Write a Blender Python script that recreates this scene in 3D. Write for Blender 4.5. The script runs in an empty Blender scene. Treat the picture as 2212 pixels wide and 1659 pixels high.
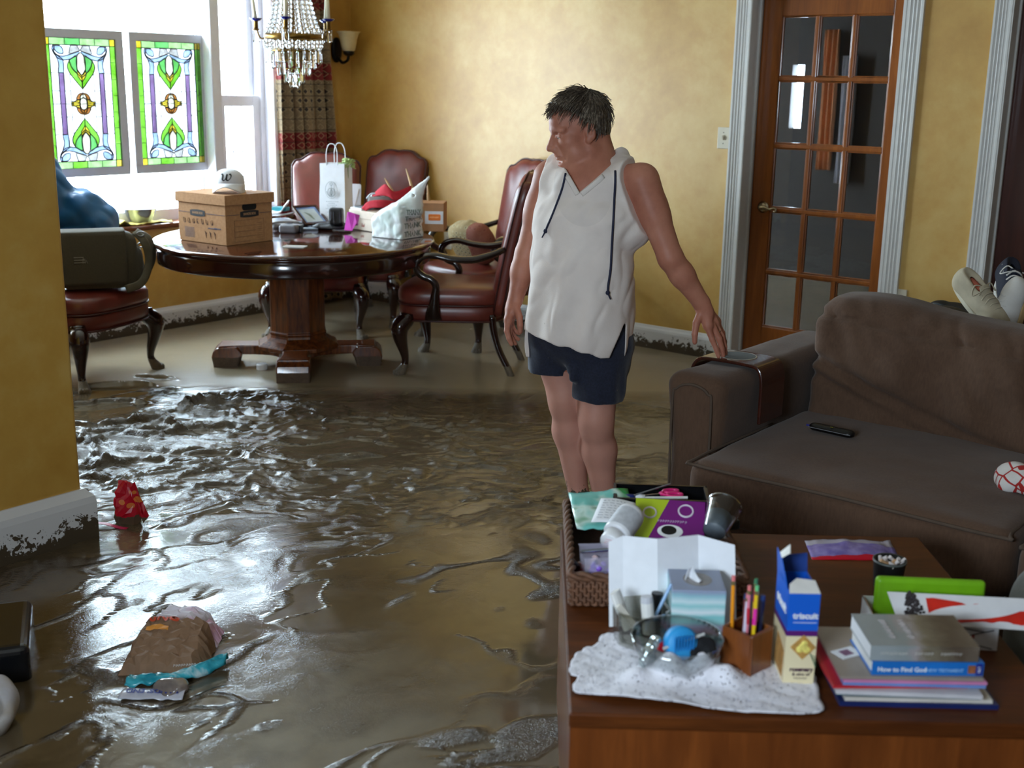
import bpy, bmesh, math, random
import numpy as np
from mathutils import Vector, Matrix, Euler

S = bpy.context.scene
COL = S.collection
PI = math.pi

# ------------------------------------------------------------------ camera
FPX, PIT, ROL, YAW, CAMH = 2578.285, 0.247252, -0.0164123, -0.6733053, 1.55
_fw = Vector((math.sin(YAW)*math.cos(PIT), math.cos(YAW)*math.cos(PIT), -math.sin(PIT)))
_rt = Vector((math.cos(YAW), -math.sin(YAW), 0))
_dn = _fw.cross(_rt)
_r2 = _rt*math.cos(ROL) + _dn*math.sin(ROL)
_d2 = -_rt*math.sin(ROL) + _dn*math.cos(ROL)
CAM = Vector((0, 0, CAMH))
cd = bpy.data.cameras.new('camera')
cd.sensor_width = 36
cd.lens = FPX/2212*36
cd.clip_start = 0.05
cd.dof.use_dof = True
cd.dof.focus_distance = 4.15
cd.dof.aperture_fstop = 3.6
cam = bpy.data.objects.new('camera', cd)
COL.objects.link(cam)
m = Matrix((_r2, -_d2, -_fw)).transposed().to_4x4()
m.translation = CAM
cam.matrix_world = m
S.camera = cam

# ------------------------------------------------------------------ sky and exposure
S.view_settings.view_transform = 'Standard'
S.view_settings.look = 'None'
S.view_settings.gamma = 1
S.view_settings.use_curve_mapping = False
S.view_settings.exposure = 0.0
W = bpy.data.worlds.new('overcast_sky')
S.world = W
W.use_nodes = True
_bg = W.node_tree.nodes['Background']
_bg.inputs[0].default_value = (0.72, 0.87, 1.0, 1)
SKY = 43.0
_bg.inputs[1].default_value = SKY

def portal(name, loc, rot, sx, sy):
    d = bpy.data.lights.new(name, 'AREA'); d.shape = 'RECTANGLE'; d.size = sx; d.size_y = sy
    d.cycles.is_portal = True
    o = bpy.data.objects.new(name, d); COL.objects.link(o); o.location = loc; o.rotation_euler = rot
portal('sky_portal', (-6.58, 3.95, 1.42), (0, -PI/2, 0), 1.75, 2.9)
portal('sky_portal', (-.75, -.84, 1.6), (PI/2, 0, 0), 1.0, .7)

# ------------------------------------------------------------------ points on real surfaces (pixel -> ray -> plane)
def _ray(x, y):
    return (_fw*FPX + _r2*(x-1106) + _d2*(y-829.5)).normalized()
def P(x, y, z=0.0):
    d = _ray(x, y); return CAM + d*((z-CAMH)/d.z)
def PX(x, y, X):
    d = _ray(x, y); return CAM + d*(X/d.x)
def PY(x, y, Y):
    d = _ray(x, y); return CAM + d*(Y/d.y)

# ------------------------------------------------------------------ object helpers
def tag(o, label=None, cat=None, group=None, kind=None):
    if label: o['label'] = label
    if cat: o['category'] = cat
    if group: o['group'] = group
    if kind: o['kind'] = kind
    return o
def thing(name, label, cat, loc=(0, 0, 0), rz=0.0, group=None, rot=None):
    o = bpy.data.objects.new(name, None); COL.objects.link(o)
    o.location = loc; o.rotation_euler = rot if rot else (0, 0, rz)
    o.empty_display_size = 0.05
    return tag(o, label, cat, group)
def mk(name, V, F, mats, parent=None, smooth=False, mi=None, loc=None):
    me = bpy.data.meshes.new(name)
    if isinstance(V, np.ndarray) and isinstance(F, np.ndarray):
        n, k = F.shape
        me.vertices.add(len(V)); me.vertices.foreach_set('co', V.astype(np.float32).ravel())
        me.loops.add(n*k); me.loops.foreach_set('vertex_index', F.astype(np.int32).ravel())
        me.polygons.add(n); me.polygons.foreach_set('loop_start', np.arange(0, n*k, k, dtype=np.int32))
        me.update(calc_edges=True)
    else:
        me.from_pydata([tuple(v) for v in V], [], [tuple(f) for f in F])
    if not isinstance(mats, (list, tuple)): mats = [mats]
    for mt in mats: me.materials.append(mt)
    if mi is not None: me.polygons.foreach_set('material_index', np.array(mi, dtype=np.int32))
    if smooth: me.polygons.foreach_set('use_smooth', np.ones(len(me.polygons), dtype=bool))
    me.update()
    o = bpy.data.objects.new(name, me); COL.objects.link(o)
    if parent is not None: o.parent = parent
    if loc is not None: o.location = loc
    return o
def bevel(o, w=0.004, seg=2, ang=0.6):
    b = o.modifiers.new('bevel', 'BEVEL'); b.width = w; b.segments = seg; b.limit_method = 'ANGLE'; b.angle_limit = ang
    b.harden_normals = False
    return o
def subsurf(o, n=1):
    s = o.modifiers.new('subsurf', 'SUBSURF'); s.levels = n; s.render_levels = n
    return o
def solid(o, t, off=-1):
    s = o.modifiers.new('solidify', 'SOLIDIFY'); s.thickness = t; s.offset = off
    return o
def copy_tree(o, parent=None):
    c = o.copy(); COL.objects.link(c)
    if parent is not None: c.parent = parent
    for ch in list(o.children): copy_tree(ch, c)
    return c

class MB:
    """collects shapes that become ONE mesh object"""
    def __init__(s): s.V = []; s.F = []; s.M = []; s.m = 0
    def add(s, V, F, T=None):
        n = len(s.V)
        for v in V:
            v = Vector(v)
            s.V.append(T @ v if T is not None else v)
        for f in F: s.F.append([n+i for i in f]); s.M.append(s.m)
        return s
    def box(s, c, d, rz=0, T=None, rot=None):
        x, y, z = d[0]/2, d[1]/2, d[2]/2
        V = [(-x,-y,-z),(x,-y,-z),(x,y,-z),(-x,y,-z),(-x,-y,z),(x,-y,z),(x,y,z),(-x,y,z)]
        F = [(0,3,2,1),(4,5,6,7),(0,1,5,4),(1,2,6,5),(2,3,7,6),(3,0,4,7)]
        R = (Euler(rot) if rot else Euler((0,0,rz))).to_matrix().to_4x4()
        M = Matrix.Translation(c) @ R
        return s.add(V, F, T @ M if T is not None else M)
    def bb(s, a, b, T=None):
        return s.box([(a[i]+b[i])/2 for i in range(3)], [abs(b[i]-a[i]) for i in range(3)], T=T)
    def tube(s, pts, r, seg=10, cap=True, T=None, flat=None, closed=False, up=None):
        pts = [Vector(p) for p in pts]; n = len(pts)
        if not hasattr(r, '__len__'): r = [r]*n
        V = []; F = []
        pu = None
        for i, p in enumerate(pts):
            if closed: t = pts[(i+1) % n]-pts[i-1]
            else: t = pts[min(i+1, n-1)]-pts[max(i-1, 0)]
            t.normalize() if t.length > 1e-9 else None
            if pu is None:
                u = Vector(up) if up else (Vector((0,0,1)) if abs(t.z) < 0.9 else Vector((1,0,0)))
            else: u = pu
            u = (u - t*u.dot(t)).normalized(); pu = u
            w = t.cross(u)
            ra = r[i] if hasattr(r[i], '__len__') else (r[i], r[i]*(flat or 1))
            for k in range(seg):
                a = 2*PI*k/seg
                V.append(p + w*math.cos(a)*ra[0] + u*math.sin(a)*ra[1])
        m_ = n if closed else n-1
        for i in range(m_):
            for k in range(seg):
                j = (i+1) % n
                F.append((i*seg+k, i*seg+(k+1) % seg, j*seg+(k+1) % seg, j*seg+k))
        if cap and not closed:
            F.append(list(range(seg))[::-1]); F.append([(n-1)*seg+k for k in range(seg)])
        return s.add(V, F, T)
    def lathe(s, prof, c=(0,0,0), seg=24, T=None, sx=1, sy=1, cap=True):
        V = []; F = []; n = len(prof)
        for (r, z) in prof:
            for k in range(seg):
                a = 2*PI*k/seg
                V.append((c[0]+r*math.cos(a)*sx, c[1]+r*math.sin(a)*sy, c[2]+z))
        for i in range(n-1):
            for k in range(seg):
                F.append((i*seg+k, i*seg+(k+1) % seg, (i+1)*seg+(k+1) % seg, (i+1)*seg+k))
        if cap:
            if prof[0][0] > 1e-5: F.append(list(range(seg))[::-1])
            if prof[-1][0] > 1e-5: F.append([(n-1)*seg+k for k in range(seg)])
        return s.add(V, F, T)
    def ell(s, c, r, seg=14, rings=8, T=None, rot=None):
        V = []; F = []
        R = Euler(rot).to_matrix() if rot else None
        if not hasattr(r, '__len__'): r = (r, r, r)
        for i in range(rings+1):
            ph = PI*i/rings
            for k in range(seg):
                a = 2*PI*k/seg
                v = Vector((r[0]*math.sin(ph)*math.cos(a), r[1]*math.sin(ph)*math.sin(a), -r[2]*math.cos(ph)))
                if R: v = R @ v
                V.append(v + Vector(c))
        for i in range(rings):
            for k in range(seg):
                F.append((i*seg+k, i*seg+(k+1) % seg, (i+1)*seg+(k+1) % seg, (i+1)*seg+k))
        return s.add(V, F, T)
    def prism(s, poly, h0, h1, ax='z', T=None):
        n = len(poly)
        def mp(a, b, h): return {'z': (a, b, h), 'y': (a, h, b), 'x': (h, a, b)}[ax]
        V = [mp(a, b, h0) for a, b in poly] + [mp(a, b, h1) for a, b in poly]
        F = [list(range(n))[::-1], [n+i for i in range(n)]]
        for i in range(n): j = (i+1) % n; F.append((i, j, n+j, n+i))
        return s.add(V, F, T)
    def loft(s, rings, cap=True, T=None, closed=True):
        n = len(rings[0]); V = [v for r in rings for v in r]; F = []
        for i in range(len(rings)-1):
            for k in range(n if closed else n-1):
                F.append((i*n+k, i*n+(k+1) % n, (i+1)*n+(k+1) % n, (i+1)*n+k))
        if cap and closed:
            F.append(list(range(n))[::-1]); F.append([(len(rings)-1)*n+k for k in range(n)])
        return s.add(V, F, T)
    def grid(s, nu, nv, fn, T=None):
        V = [fn(i/(nu-1), j/(nv-1)) for j in range(nv) for i in range(nu)]
        F = [(j*nu+i, j*nu+i+1, (j+1)*nu+i+1, (j+1)*nu+i) for j in range(nv-1) for i in range(nu-1)]
        return s.add(V, F, T)
    def build(s, name, mats, parent=None, smooth=False, fix=True):
        o = mk(name, s.V, s.F, mats, parent, smooth, s.M)
        if fix:
            bm = bmesh.new(); bm.from_mesh(o.data)
            bmesh.ops.remove_doubles(bm, verts=bm.verts, dist=1e-5)
            bmesh.ops.recalc_face_normals(bm, faces=bm.faces); bm.to_mesh(o.data); bm.free()
        return o

def smooth_path(pts, n=24):
    """Catmull-Rom through points (any dimension)"""
    pts = [np.array(p, float) for p in pts]
    q = [2*pts[0]-pts[1]] + pts + [2*pts[-1]-pts[-2]]
    out = []; m_ = len(pts)-1
    for i in range(n):
        t = i/(n-1)*m_; k = min(int(t), m_-1); u = t-k
        a, b, c, d = q[k], q[k+1], q[k+2], q[k+3]
        out.append(0.5*((2*b)+(-a+c)*u+(2*a-5*b+4*c-d)*u*u+(-a+3*b-3*c+d)*u**3))
    return out
def rrect(w, h, r, n=5):
    o = []
    for cx_, cy_, a0 in ((w/2-r, h/2-r, 0), (-w/2+r, h/2-r, PI/2), (-w/2+r, -h/2+r, PI), (w/2-r, -h/2+r, 1.5*PI)):
        for k in range(n+1):
            a = a0+PI/2*k/n; o.append((cx_+r*math.cos(a), cy_+r*math.sin(a)))
    return o

def text(name, s, size, mat, parent, M, bold=0.0, ext=0.0004, align='CENTER', shear=0.0, sx=1.0, space=1.0):
    """lettering as mesh; M: local matrix with text in its xy plane"""
    c = bpy.data.curves.new('t', 'FONT'); c.body = s; c.size = size; c.extrude = ext; c.offset = bold
    c.align_x = align; c.align_y = 'CENTER'; c.shear = shear; c.resolution_u = 3; c.space_character = space
    o = bpy.data.objects.new('t', c); COL.objects.link(o)
    dg = bpy.context.evaluated_depsgraph_get(); dg.update()
    me = bpy.data.meshes.new_from_object(o.evaluated_get(dg)); me.name = name
    bpy.data.objects.remove(o); bpy.data.curves.remove(c)
    me.materials.clear(); me.materials.append(mat)
    r = bpy.data.objects.new(name, me); COL.objects.link(r); r.parent = parent
    r.matrix_local = M @ Matrix.Diagonal((sx, 1, 1, 1))
    return r
def scribble(parent, Mx, w, h, mat, n, seed=1):
    """print too blurred in the photo to read: a row of small strokes"""
    r = random.Random(seed); b = MB(); x = -w/2
    for k in range(n):
        cw = w/n*.62; a = r.random()
        b.tube([Mx @ Vector((x+cw*.1, -h*(.3+.2*a), 0)), Mx @ Vector((x+cw*(.1+.3*a), h*.4, 0)), Mx @ Vector((x+cw, -h*.35*a, 0)), Mx @ Vector((x+cw*.9, h*(.2+.2*r.random()), 0))], h*.09, 4); x += w/n
    return b.build('blurred_print', mat, parent, fix=False)
def face_M(origin, xdir, ydir):
    x = Vector(xdir).normalized(); y = Vector(ydir); y = (y - x*y.dot(x)).normalized(); z = x.cross(y)
    M = Matrix((x, y, z)).transposed().to_4x4(); M.translation = Vector(origin); return M

# ------------------------------------------------------------------ noise and implicit surfaces (numpy)
def _h(ix, iy, iz, seed):
    n = (ix*374761393 + iy*668265263 + iz*2147483647 + seed*974634777) & 0xffffffff
    n = ((n ^ (n >> 13))*1274126177) & 0xffffffff
    n = ((n ^ (n >> 15))*2246822519) & 0xffffffff
    return ((n ^ (n >> 16)) & 0xffff)/65535.0*2-1
def vnoise(x, y, z=0.0, seed=0):
    x, y, z = np.broadcast_arrays(np.asarray(x, float), np.asarray(y, float), np.asarray(z, float))
    ix, iy, iz = np.floor(x).astype(np.int64), np.floor(y).astype(np.int64), np.floor(z).astype(np.int64)
    fx, fy, fz = x-ix, y-iy, z-iz
    fx, fy, fz = [f*f*f*(f*(f*6-15)+10) for f in (fx, fy, fz)]
    def L(a, b, t): return a+(b-a)*t
    c = [[[ _h(ix+i, iy+j, iz+k, seed) for k in (0, 1)] for j in (0, 1)] for i in (0, 1)]
    a = [[L(c[0][j][k], c[1][j][k], fx) for k in (0, 1)] for j in (0, 1)]
    b = [L(a[0][k], a[1][k], fy) for k in (0, 1)]
    return L(b[0], b[1], fz)
def fbm(x, y, z=0.0, o=4, seed=0):
    s = 0; a = 1; t = 0; f = 1
    for i in range(o): s = s+a*vnoise(x*f, y*f, np.asarray(z)*f, seed+i*17); t += a; a *= .5; f *= 2.03
    return s/t

class SDF:
    """smooth union of primitives on a rectilinear grid, polygonised by surface nets"""
    def __init__(s, lo, hi, h):
        ax = []
        for i in range(3):
            hh = h[i] if hasattr(h, '__len__') else h
            if hasattr(hh, '__len__'): ax.append(np.array(hh, float))
            else: ax.append(np.arange(lo[i], hi[i]+hh, hh))
        s.ax = ax
        s.D = np.full([len(a) for a in ax], 1.0, np.float32)
    def _sub(s, lo, hi):
        sl = []
        for i in range(3):
            a = max(0, np.searchsorted(s.ax[i], lo[i])-1); b = min(len(s.ax[i]), np.searchsorted(s.ax[i], hi[i])+1)
            sl.append(slice(a, max(a, b)))
        X, Y, Z = np.meshgrid(*[s.ax[i][sl[i]] for i in range(3)], indexing='ij', sparse=True)
        return tuple(sl), X, Y, Z
    def _mix(s, sl, d, k, sub=False):
        A = s.D[sl]; d = d.astype(np.float32)
        if sub:
            d = -d
            hh = np.clip(0.5-0.5*(A-d)/k, 0, 1) if k > 0 else (d > A).astype(np.float32)
            s.D[sl] = A*(1-hh)+d*hh + k*hh*(1-hh)
        else:
            hh = np.clip(0.5+0.5*(A-d)/k, 0, 1) if k > 0 else (d < A).astype(np.float32)
            s.D[sl] = A*(1-hh)+d*hh - k*hh*(1-hh)
    def cap(s, a, b, ra, rb, k=0.02, sub=False, sq=None):
        """tapered capsule; sq: (axis vector, factor) squashes across that axis"""
        a = np.array(a, float); b = np.array(b, float); R = max(ra, rb)+3*k+0.02
        if sq is not None: R *= max(1, 1/sq[1]) if sq[1] < 1 else sq[1]
        sl, X, Y, Z = s._sub(np.minimum(a, b)-R, np.maximum(a, b)+R)
        if 0 in [q.stop-q.start for q in sl]: return s
        ab = b-a; L2 = max(ab @ ab, 1e-12)
        px, py, pz = X-a[0], Y-a[1], Z-a[2]
        t = np.clip((px*ab[0]+py*ab[1]+pz*ab[2])/L2, 0, 1)
        qx, qy, qz = px-t*ab[0], py-t*ab[1], pz-t*ab[2]
        if sq is not None:
            n = np.array(sq[0], float); n /= np.linalg.norm(n)
            dt = (qx*n[0]+qy*n[1]+qz*n[2])*(1/sq[1]-1)
            qx, qy, qz = qx+dt*n[0], qy+dt*n[1], qz+dt*n[2]
        d = np.sqrt(qx*qx+qy*qy+qz*qz)-(ra+(rb-ra)*t)
        s._mix(sl, d, k, sub); return s
    def ell(s, c, r, k=0.02, rot=None, sub=False, pw=2.0):
        c = np.array(c, float)
        if not hasattr(r, '__len__'): r = (r, r, r)
        R = max(r)+3*k+0.02
        sl, X, Y, Z = s._sub(c-R, c+R)
        if 0 in [q.stop-q.start for q in sl]: return s
        px, py, pz = X-c[0], Y-c[1], Z-c[2]
        if rot is not None:
            M = np.array(rot.to_matrix() if isinstance(rot, Euler) else rot, float)
            px, py, pz = [M[0][i]*px+M[1][i]*py+M[2][i]*pz for i in range(3)]
        q = (np.abs(px/r[0])**pw+np.abs(py/r[1])**pw+np.abs(pz/r[2])**pw)**(1/pw)
        g = np.sqrt((px/r[0]**2)**2+(py/r[1]**2)**2+(pz/r[2]**2)**2)+1e-9
        d = np.where(q < 0.4, (q-1)*min(r), q*(q-1)/g if pw == 2.0 else (q-1)*min(r))
        s._mix(sl, d, k, sub); return s
    def half(s, p, n, k=0.0):
        """remove everything on the n side of the plane through p"""
        sl, X, Y, Z = s._sub([a[0] for a in s.ax], [a[-1] for a in s.ax])
        n = np.array(n, float); n /= np.linalg.norm(n)
        d = (X-p[0])*n[0]+(Y-p[1])*n[1]+(Z-p[2])*n[2]
        s._mix(sl, -d, max(k, 1e-6), True); return s
    def fn(s, f):
        X, Y, Z = np.meshgrid(*s.ax, indexing='ij', sparse=True)
        s.D = (s.D + f(X, Y, Z)).astype(np.float32); return s
    def mesh(s):
        D = s.D; nx, ny, nz = D.shape
        ins = D < 0
        c = [ins[i:nx-1+i, j:ny-1+j, k:nz-1+k] for i in (0, 1) for j in (0, 1) for k in (0, 1)]
        cnt = sum(q.astype(np.int8) for q in c)
        act = (cnt > 0) & (cnt < 8)
        I = np.argwhere(act)
        idx = -np.ones(act.shape, np.int64); idx[act] = np.arange(len(I))
        sm = np.zeros((len(I), 3)); w = np.zeros(len(I))
        corner = [(i, j, k) for i in (0, 1) for j in (0, 1) for k in (0, 1)]
        vals = {cr: D[I[:, 0]+cr[0], I[:, 1]+cr[1], I[:, 2]+cr[2]] for cr in corner}
        for a in corner:
            for ax in range(3):
                if a[ax] == 0:
                    b = list(a); b[ax] = 1; b = tuple(b)
                    va, vb = vals[a], vals[b]
                    cr = (va < 0) != (vb < 0)
                    t = np.where(cr, va/(va-vb+1e-12*(va == vb)), 0)
                    p = np.tile(np.array(a, float), (len(I), 1)); p[:, ax] += t
                    sm[cr] += p[cr]; w[cr] += 1
        loc = sm/np.maximum(w, 1)[:, None]
        V = np.empty((len(I), 3))
        for ax in range(3):
            A = s.ax[ax]; i0 = I[:, ax]
            V[:, ax] = A[i0]+(A[i0+1]-A[i0])*loc[:, ax]
        Fs = []
        # x edges
        for ax in range(3):
            o1, o2 = [(1, 2), (2, 0), (0, 1)][ax]
            a = [slice(None)]*3; b = [slice(None)]*3
            a[ax] = slice(0, -1); b[ax] = slice(1, None)
            A_, B_ = ins[tuple(a)], ins[tuple(b)]
            ch = A_ != B_
            e = np.argwhere(ch)
            ok = (e[:, o1] > 0) & (e[:, o2] > 0) & (e[:, o1] < D.shape[o1]-1) & (e[:, o2] < D.shape[o2]-1)
            e = e[ok]
            def cell(d1, d2):
                q = e.copy(); q[:, o1] -= d1; q[:, o2] -= d2
                return idx[q[:, 0], q[:, 1], q[:, 2]]
            quad = np.stack([cell(1, 1), cell(0, 1), cell(0, 0), cell(1, 0)], 1)
            fl = A_[e[:, 0], e[:, 1], e[:, 2]]
            quad = np.where(fl[:, None], quad, quad[:, ::-1])
            Fs.append(quad)
        F = np.concatenate(Fs)
        F = F[(F >= 0).all(1)]
        return V, F
    def build(s, name, mats, parent=None, it=1, lam=0.5):
        V, F = s.mesh()
        if it:
            n = len(V)
            e = np.concatenate([F[:, [0, 1]], F[:, [1, 2]], F[:, [2, 3]], F[:, [3, 0]]])
            for q in range(it):
                for l in (lam, -lam*1.02):
                    acc = np.zeros((n, 3)); cn = np.zeros(n)
                    for ax in range(3):
                        acc[:, ax] = np.bincount(e[:, 0], V[e[:, 1], ax], n)+np.bincount(e[:, 1], V[e[:, 0], ax], n)
                    cn = np.bincount(e[:, 0], minlength=n)+np.bincount(e[:, 1], minlength=n)
                    V = V+l*(acc/np.maximum(cn, 1)[:, None]-V)
        return mk(name, V, F, mats, parent, True)
# ------------------------------------------------------------------ materials
def srgb(r, g, b):
    f = lambda c: c/12.92 if c <= .04045 else ((c+.055)/1.055)**2.4
    return (f(r/255), f(g/255), f(b/255), 1)
class NT:
    def __init__(s, name):
        s.m = bpy.data.materials.new(name); s.m.use_nodes = True
        s.t = s.m.node_tree; s.p = s.t.nodes['Principled BSDF']; s.out = s.t.nodes['Material Output']
    def n(s, ty, **k):
        q = s.t.nodes.new('ShaderNode'+ty)
        for a, b in k.items():
            if a.startswith('i_'):
                key = a[2:]; key = int(key) if key.isdigit() else key.replace('_', ' ')
                q.inputs[key].default_value = b
            else: setattr(q, a, b)
        return q
    def l(s, a, b): s.t.links.new(a, b)
    def coord(s, scale=(1, 1, 1), kind='Object', rot=(0, 0, 0)):
        c = s.n('TexCoord'); mp = s.n('Mapping'); mp.inputs['Scale'].default_value = scale; mp.inputs['Rotation'].default_value = rot
        s.l(c.outputs[kind], mp.inputs[0]); return mp.outputs[0]
    def noise(s, vec, scale=5, detail=4, rough=.5, dist=0):
        q = s.n('TexNoise'); q.inputs['Scale'].default_value = scale; q.inputs['Detail'].default_value = detail
        q.inputs['Roughness'].default_value = rough; q.inputs['Distortion'].default_value = dist
        s.l(vec, q.inputs['Vector']); return q.outputs['Fac']
    def ramp(s, fac, stops):
        q = s.n('ValToRGB'); e = q.color_ramp.elements
        while len(e) < len(stops): e.new(0.5)
        for a, (p, c) in zip(e, stops): a.position = p; a.color = c if len(c) == 4 else (*c, 1)
        s.l(fac, q.inputs[0]); return q.outputs[0]
    def math(s, op, a, b=None, c=None):
        q = s.n('Math', operation=op)
        for i, v in enumerate((a, b, c)):
            if v is None: continue
            if isinstance(v, (int, float)): q.inputs[i].default_value = v
            else: s.l(v, q.inputs[i])
        return q.outputs[0]
    def mix(s, f, a, b, blend='MIX'):
        q = s.n('Mix', data_type='RGBA', blend_type=blend)
        for sock, v in ((q.inputs[0], f), (q.inputs[6], a), (q.inputs[7], b)):
            if isinstance(v, (int, float)): sock.default_value = v
            elif isinstance(v, tuple): sock.default_value = v
            else: s.l(v, sock)
        return q.outputs[2]
    def sep(s, vec):
        q = s.n('SeparateXYZ'); s.l(vec, q.inputs[0]); return q.outputs
    def bump(s, h, strength=.2, dist=.01):
        q = s.n('Bump'); q.inputs['Strength'].default_value = strength; q.inputs['Distance'].default_value = dist
        s.l(h, q.inputs['Height']); s.l(q.outputs[0], s.p.inputs['Normal']); return q
    def base(s, v):
        if isinstance(v, tuple): s.p.inputs['Base Color'].default_value = v
        else: s.l(v, s.p.inputs['Base Color'])
    def set(s, **k):
        for a, b in k.items():
            key = {'rough': 'Roughness', 'metal': 'Metallic', 'spec': 'Specular IOR Level', 'trans': 'Transmission Weight', 'ior': 'IOR',
                   'coat': 'Coat Weight', 'coatr': 'Coat Roughness', 'sheen': 'Sheen Weight', 'sss': 'Subsurface Weight', 'alpha': 'Alpha'}[a]
            if isinstance(b, (int, float)): s.p.inputs[key].default_value = b
            else: s.l(b, s.p.inputs[key])
        return s
_mc = {}
def M(name, c, rough=.5, var=.12, scale=30, bump=0.0, metal=0, coat=0, coatr=.05, spec=.5, sheen=0, aniso=(1, 1, 1)):
    """simple procedural material: colour with a noise variation and a fine bump"""
    if name in _mc: return _mc[name]
    t = NT(name); v = t.coord(aniso); f = t.noise(v, scale)
    c = srgb(*c); d = tuple(max(0, x*(1-var)) for x in c[:3])+(1,); e = tuple(min(1, x*(1+var)) for x in c[:3])+(1,)
    t.base(t.ramp(f, [(.3, d), (.7, e)])); t.set(rough=rough, metal=metal, coat=coat, coatr=coatr, spec=spec, sheen=sheen)
    if bump: t.bump(f, bump, .004)
    _mc[name] = t.m; return t.m
def wood(name, c1, c2, rough=.25, scale=3, axis='x', coat=.4, stretch=14, streak=None):
    t = NT(name); sc = {'x': (1, stretch, stretch), 'y': (stretch, 1, stretch), 'z': (stretch, stretch, 1)}[axis]
    v = t.coord(sc); f = t.noise(v, scale, 6, .6, .6); g = t.noise(v, scale*6, 3, .6)
    a = t.math('ADD', t.math('MULTIPLY', f, .75), t.math('MULTIPLY', g, .25))
    t.base(t.ramp(a, [(.3, srgb(*c1)), (.52, srgb(*[(x+y)/2 for x, y in zip(c1, c2)])), (.7, srgb(*c2))]))
    t.set(rough=rough, coat=coat, coatr=.08); t.bump(g, .05, .002); return t.m
def thin_glass(name, tint=(1, 1, 1), amount=1.0, rough=0.0, refl=1.0):
    t = NT(name); tr = t.n('BsdfTransparent'); gl = t.n('BsdfGlossy'); tr.inputs[0].default_value = (*tint, 1)
    gl.inputs['Roughness'].default_value = rough
    fr = t.n('Fresnel'); t.l(t.math('SUBTRACT', 1.5, t.math('MULTIPLY', t.n('NewGeometry').outputs['Backfacing'], .8333)), fr.inputs[0])   # both faces reflect alike
    mx = t.n('MixShader'); t.l(t.math('MULTIPLY', fr.outputs[0], refl), mx.inputs[0]); t.l(tr.outputs[0], mx.inputs[1]); t.l(gl.outputs[0], mx.inputs[2])
    t.l(mx.outputs[0], t.out.inputs[0]); return t.m
def glass(name, c=(1, 1, 1), rough=.02, ior=1.5):
    t = NT(name); t.base((*c, 1)); t.set(rough=rough, trans=1.0, ior=ior); return t.m

# walls: sponged yellow plaster
def wall_mat(name):
    t = NT(name); v = t.coord(); f = t.noise(v, 1.6, 5, .6, .5); g = t.noise(v, 7, 5, .65); h = t.noise(v, 60, 3)
    a = t.math('ADD', t.math('MULTIPLY', f, .6), t.math('MULTIPLY', g, .4))
    c = t.ramp(a, [(.32, srgb(180, 130, 36)), (.5, srgb(196, 150, 60)), (.68, srgb(210, 174, 94))])
    t.base(c); t.set(rough=.5, spec=.5, coat=.9, coatr=.48); t.p.inputs['Coat IOR'].default_value = 1.62; t.bump(t.math('ADD', t.math('MULTIPLY', g, .6), t.math('MULTIPLY', h, .4)), .06, .01); return t.m
def muddy_white(name, z0=.0, z1=.10):
    """white paint with mud splashed on below z1 (object space z)"""
    t = NT(name); v = t.coord(); s = t.sep(v); n1 = t.noise(v, 22, 6, .7, .8); n2 = t.noise(v, 90, 4, .6); n3 = t.noise(v, 7, 3)
    band = t.n('MapRange'); t.l(s[2], band.inputs[0]); band.inputs[1].default_value = z0; band.inputs[2].default_value = z1
    band.inputs[3].default_value = .60; band.inputs[4].default_value = .40
    k = t.math('ADD', t.math('MULTIPLY', n1, .62), t.math('ADD', t.math('MULTIPLY', n2, .2), t.math('MULTIPLY', n3, .18)))
    k = t.math('SUBTRACT', k, t.math('SUBTRACT', .985, band.outputs[0]))
    k = t.math('MULTIPLY', t.math('GREATER_THAN', k, 0.0), t.math('LESS_THAN', s[2], z1*1.0))
    edge = t.math('MULTIPLY', t.math('LESS_THAN', s[2], t.math('ADD', z0+.004, t.math('MULTIPLY', n1, .03))), .95)
    k = t.math('MAXIMUM', k, edge)
    t.base(t.mix(k, srgb(216, 214, 212), srgb(74, 62, 46))); t.set(rough=.45); t.bump(k, .4, .003); return t.m
def muddy(name, c, z0, rough=.25, wood_c=None, mudc=(96, 84, 68), coat=.5):
    """dark polished surface whose foot is caked in mud below z0"""
    t = NT(name); v = t.coord(); s = t.sep(v); n1 = t.noise(v, 40, 5, .6)
    k = t.math('LESS_THAN', s[2], t.math('ADD', z0-.012, t.math('MULTIPLY', n1, .024)))
    g = t.noise(t.coord((14, 14, 2)), 4, 5, .6)
    w = t.ramp(g, [(.35, srgb(*c)), (.65, srgb(*(wood_c or c)))])
    t.base(t.mix(k, w, t.ramp(n1, [(.3, srgb(*[x*.8 for x in mudc])), (.7, srgb(*mudc))])))
    t.set(rough=t.math('ADD', rough, t.math('MULTIPLY', k, .45)), coat=t.math('MULTIPLY', t.math('SUBTRACT', 1.0, k), coat)); t.bump(t.math('MULTIPLY', k, n1), .6, .01); return t.m

WALL = wall_mat('yellow_sponged_plaster')
CEIL = M('ceiling_paint', (200, 190, 170), .8, .03)
TRIM = M('white_gloss_paint', (214, 212, 208), .35, .03)
BASEB = muddy_white('muddy_white_baseboard')
WHITE = M('white_plastic', (236, 236, 238), .35, .02)
VINYL = M('white_window_vinyl', (232, 232, 240), .35, .02)
BLACK = M('black_plastic', (16, 16, 18), .35, .1)
PANE = thin_glass('window_pane', (.96, .98, .98))
DARKPANE = thin_glass('door_pane', (.8, .82, .84), refl=1.6)
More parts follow.
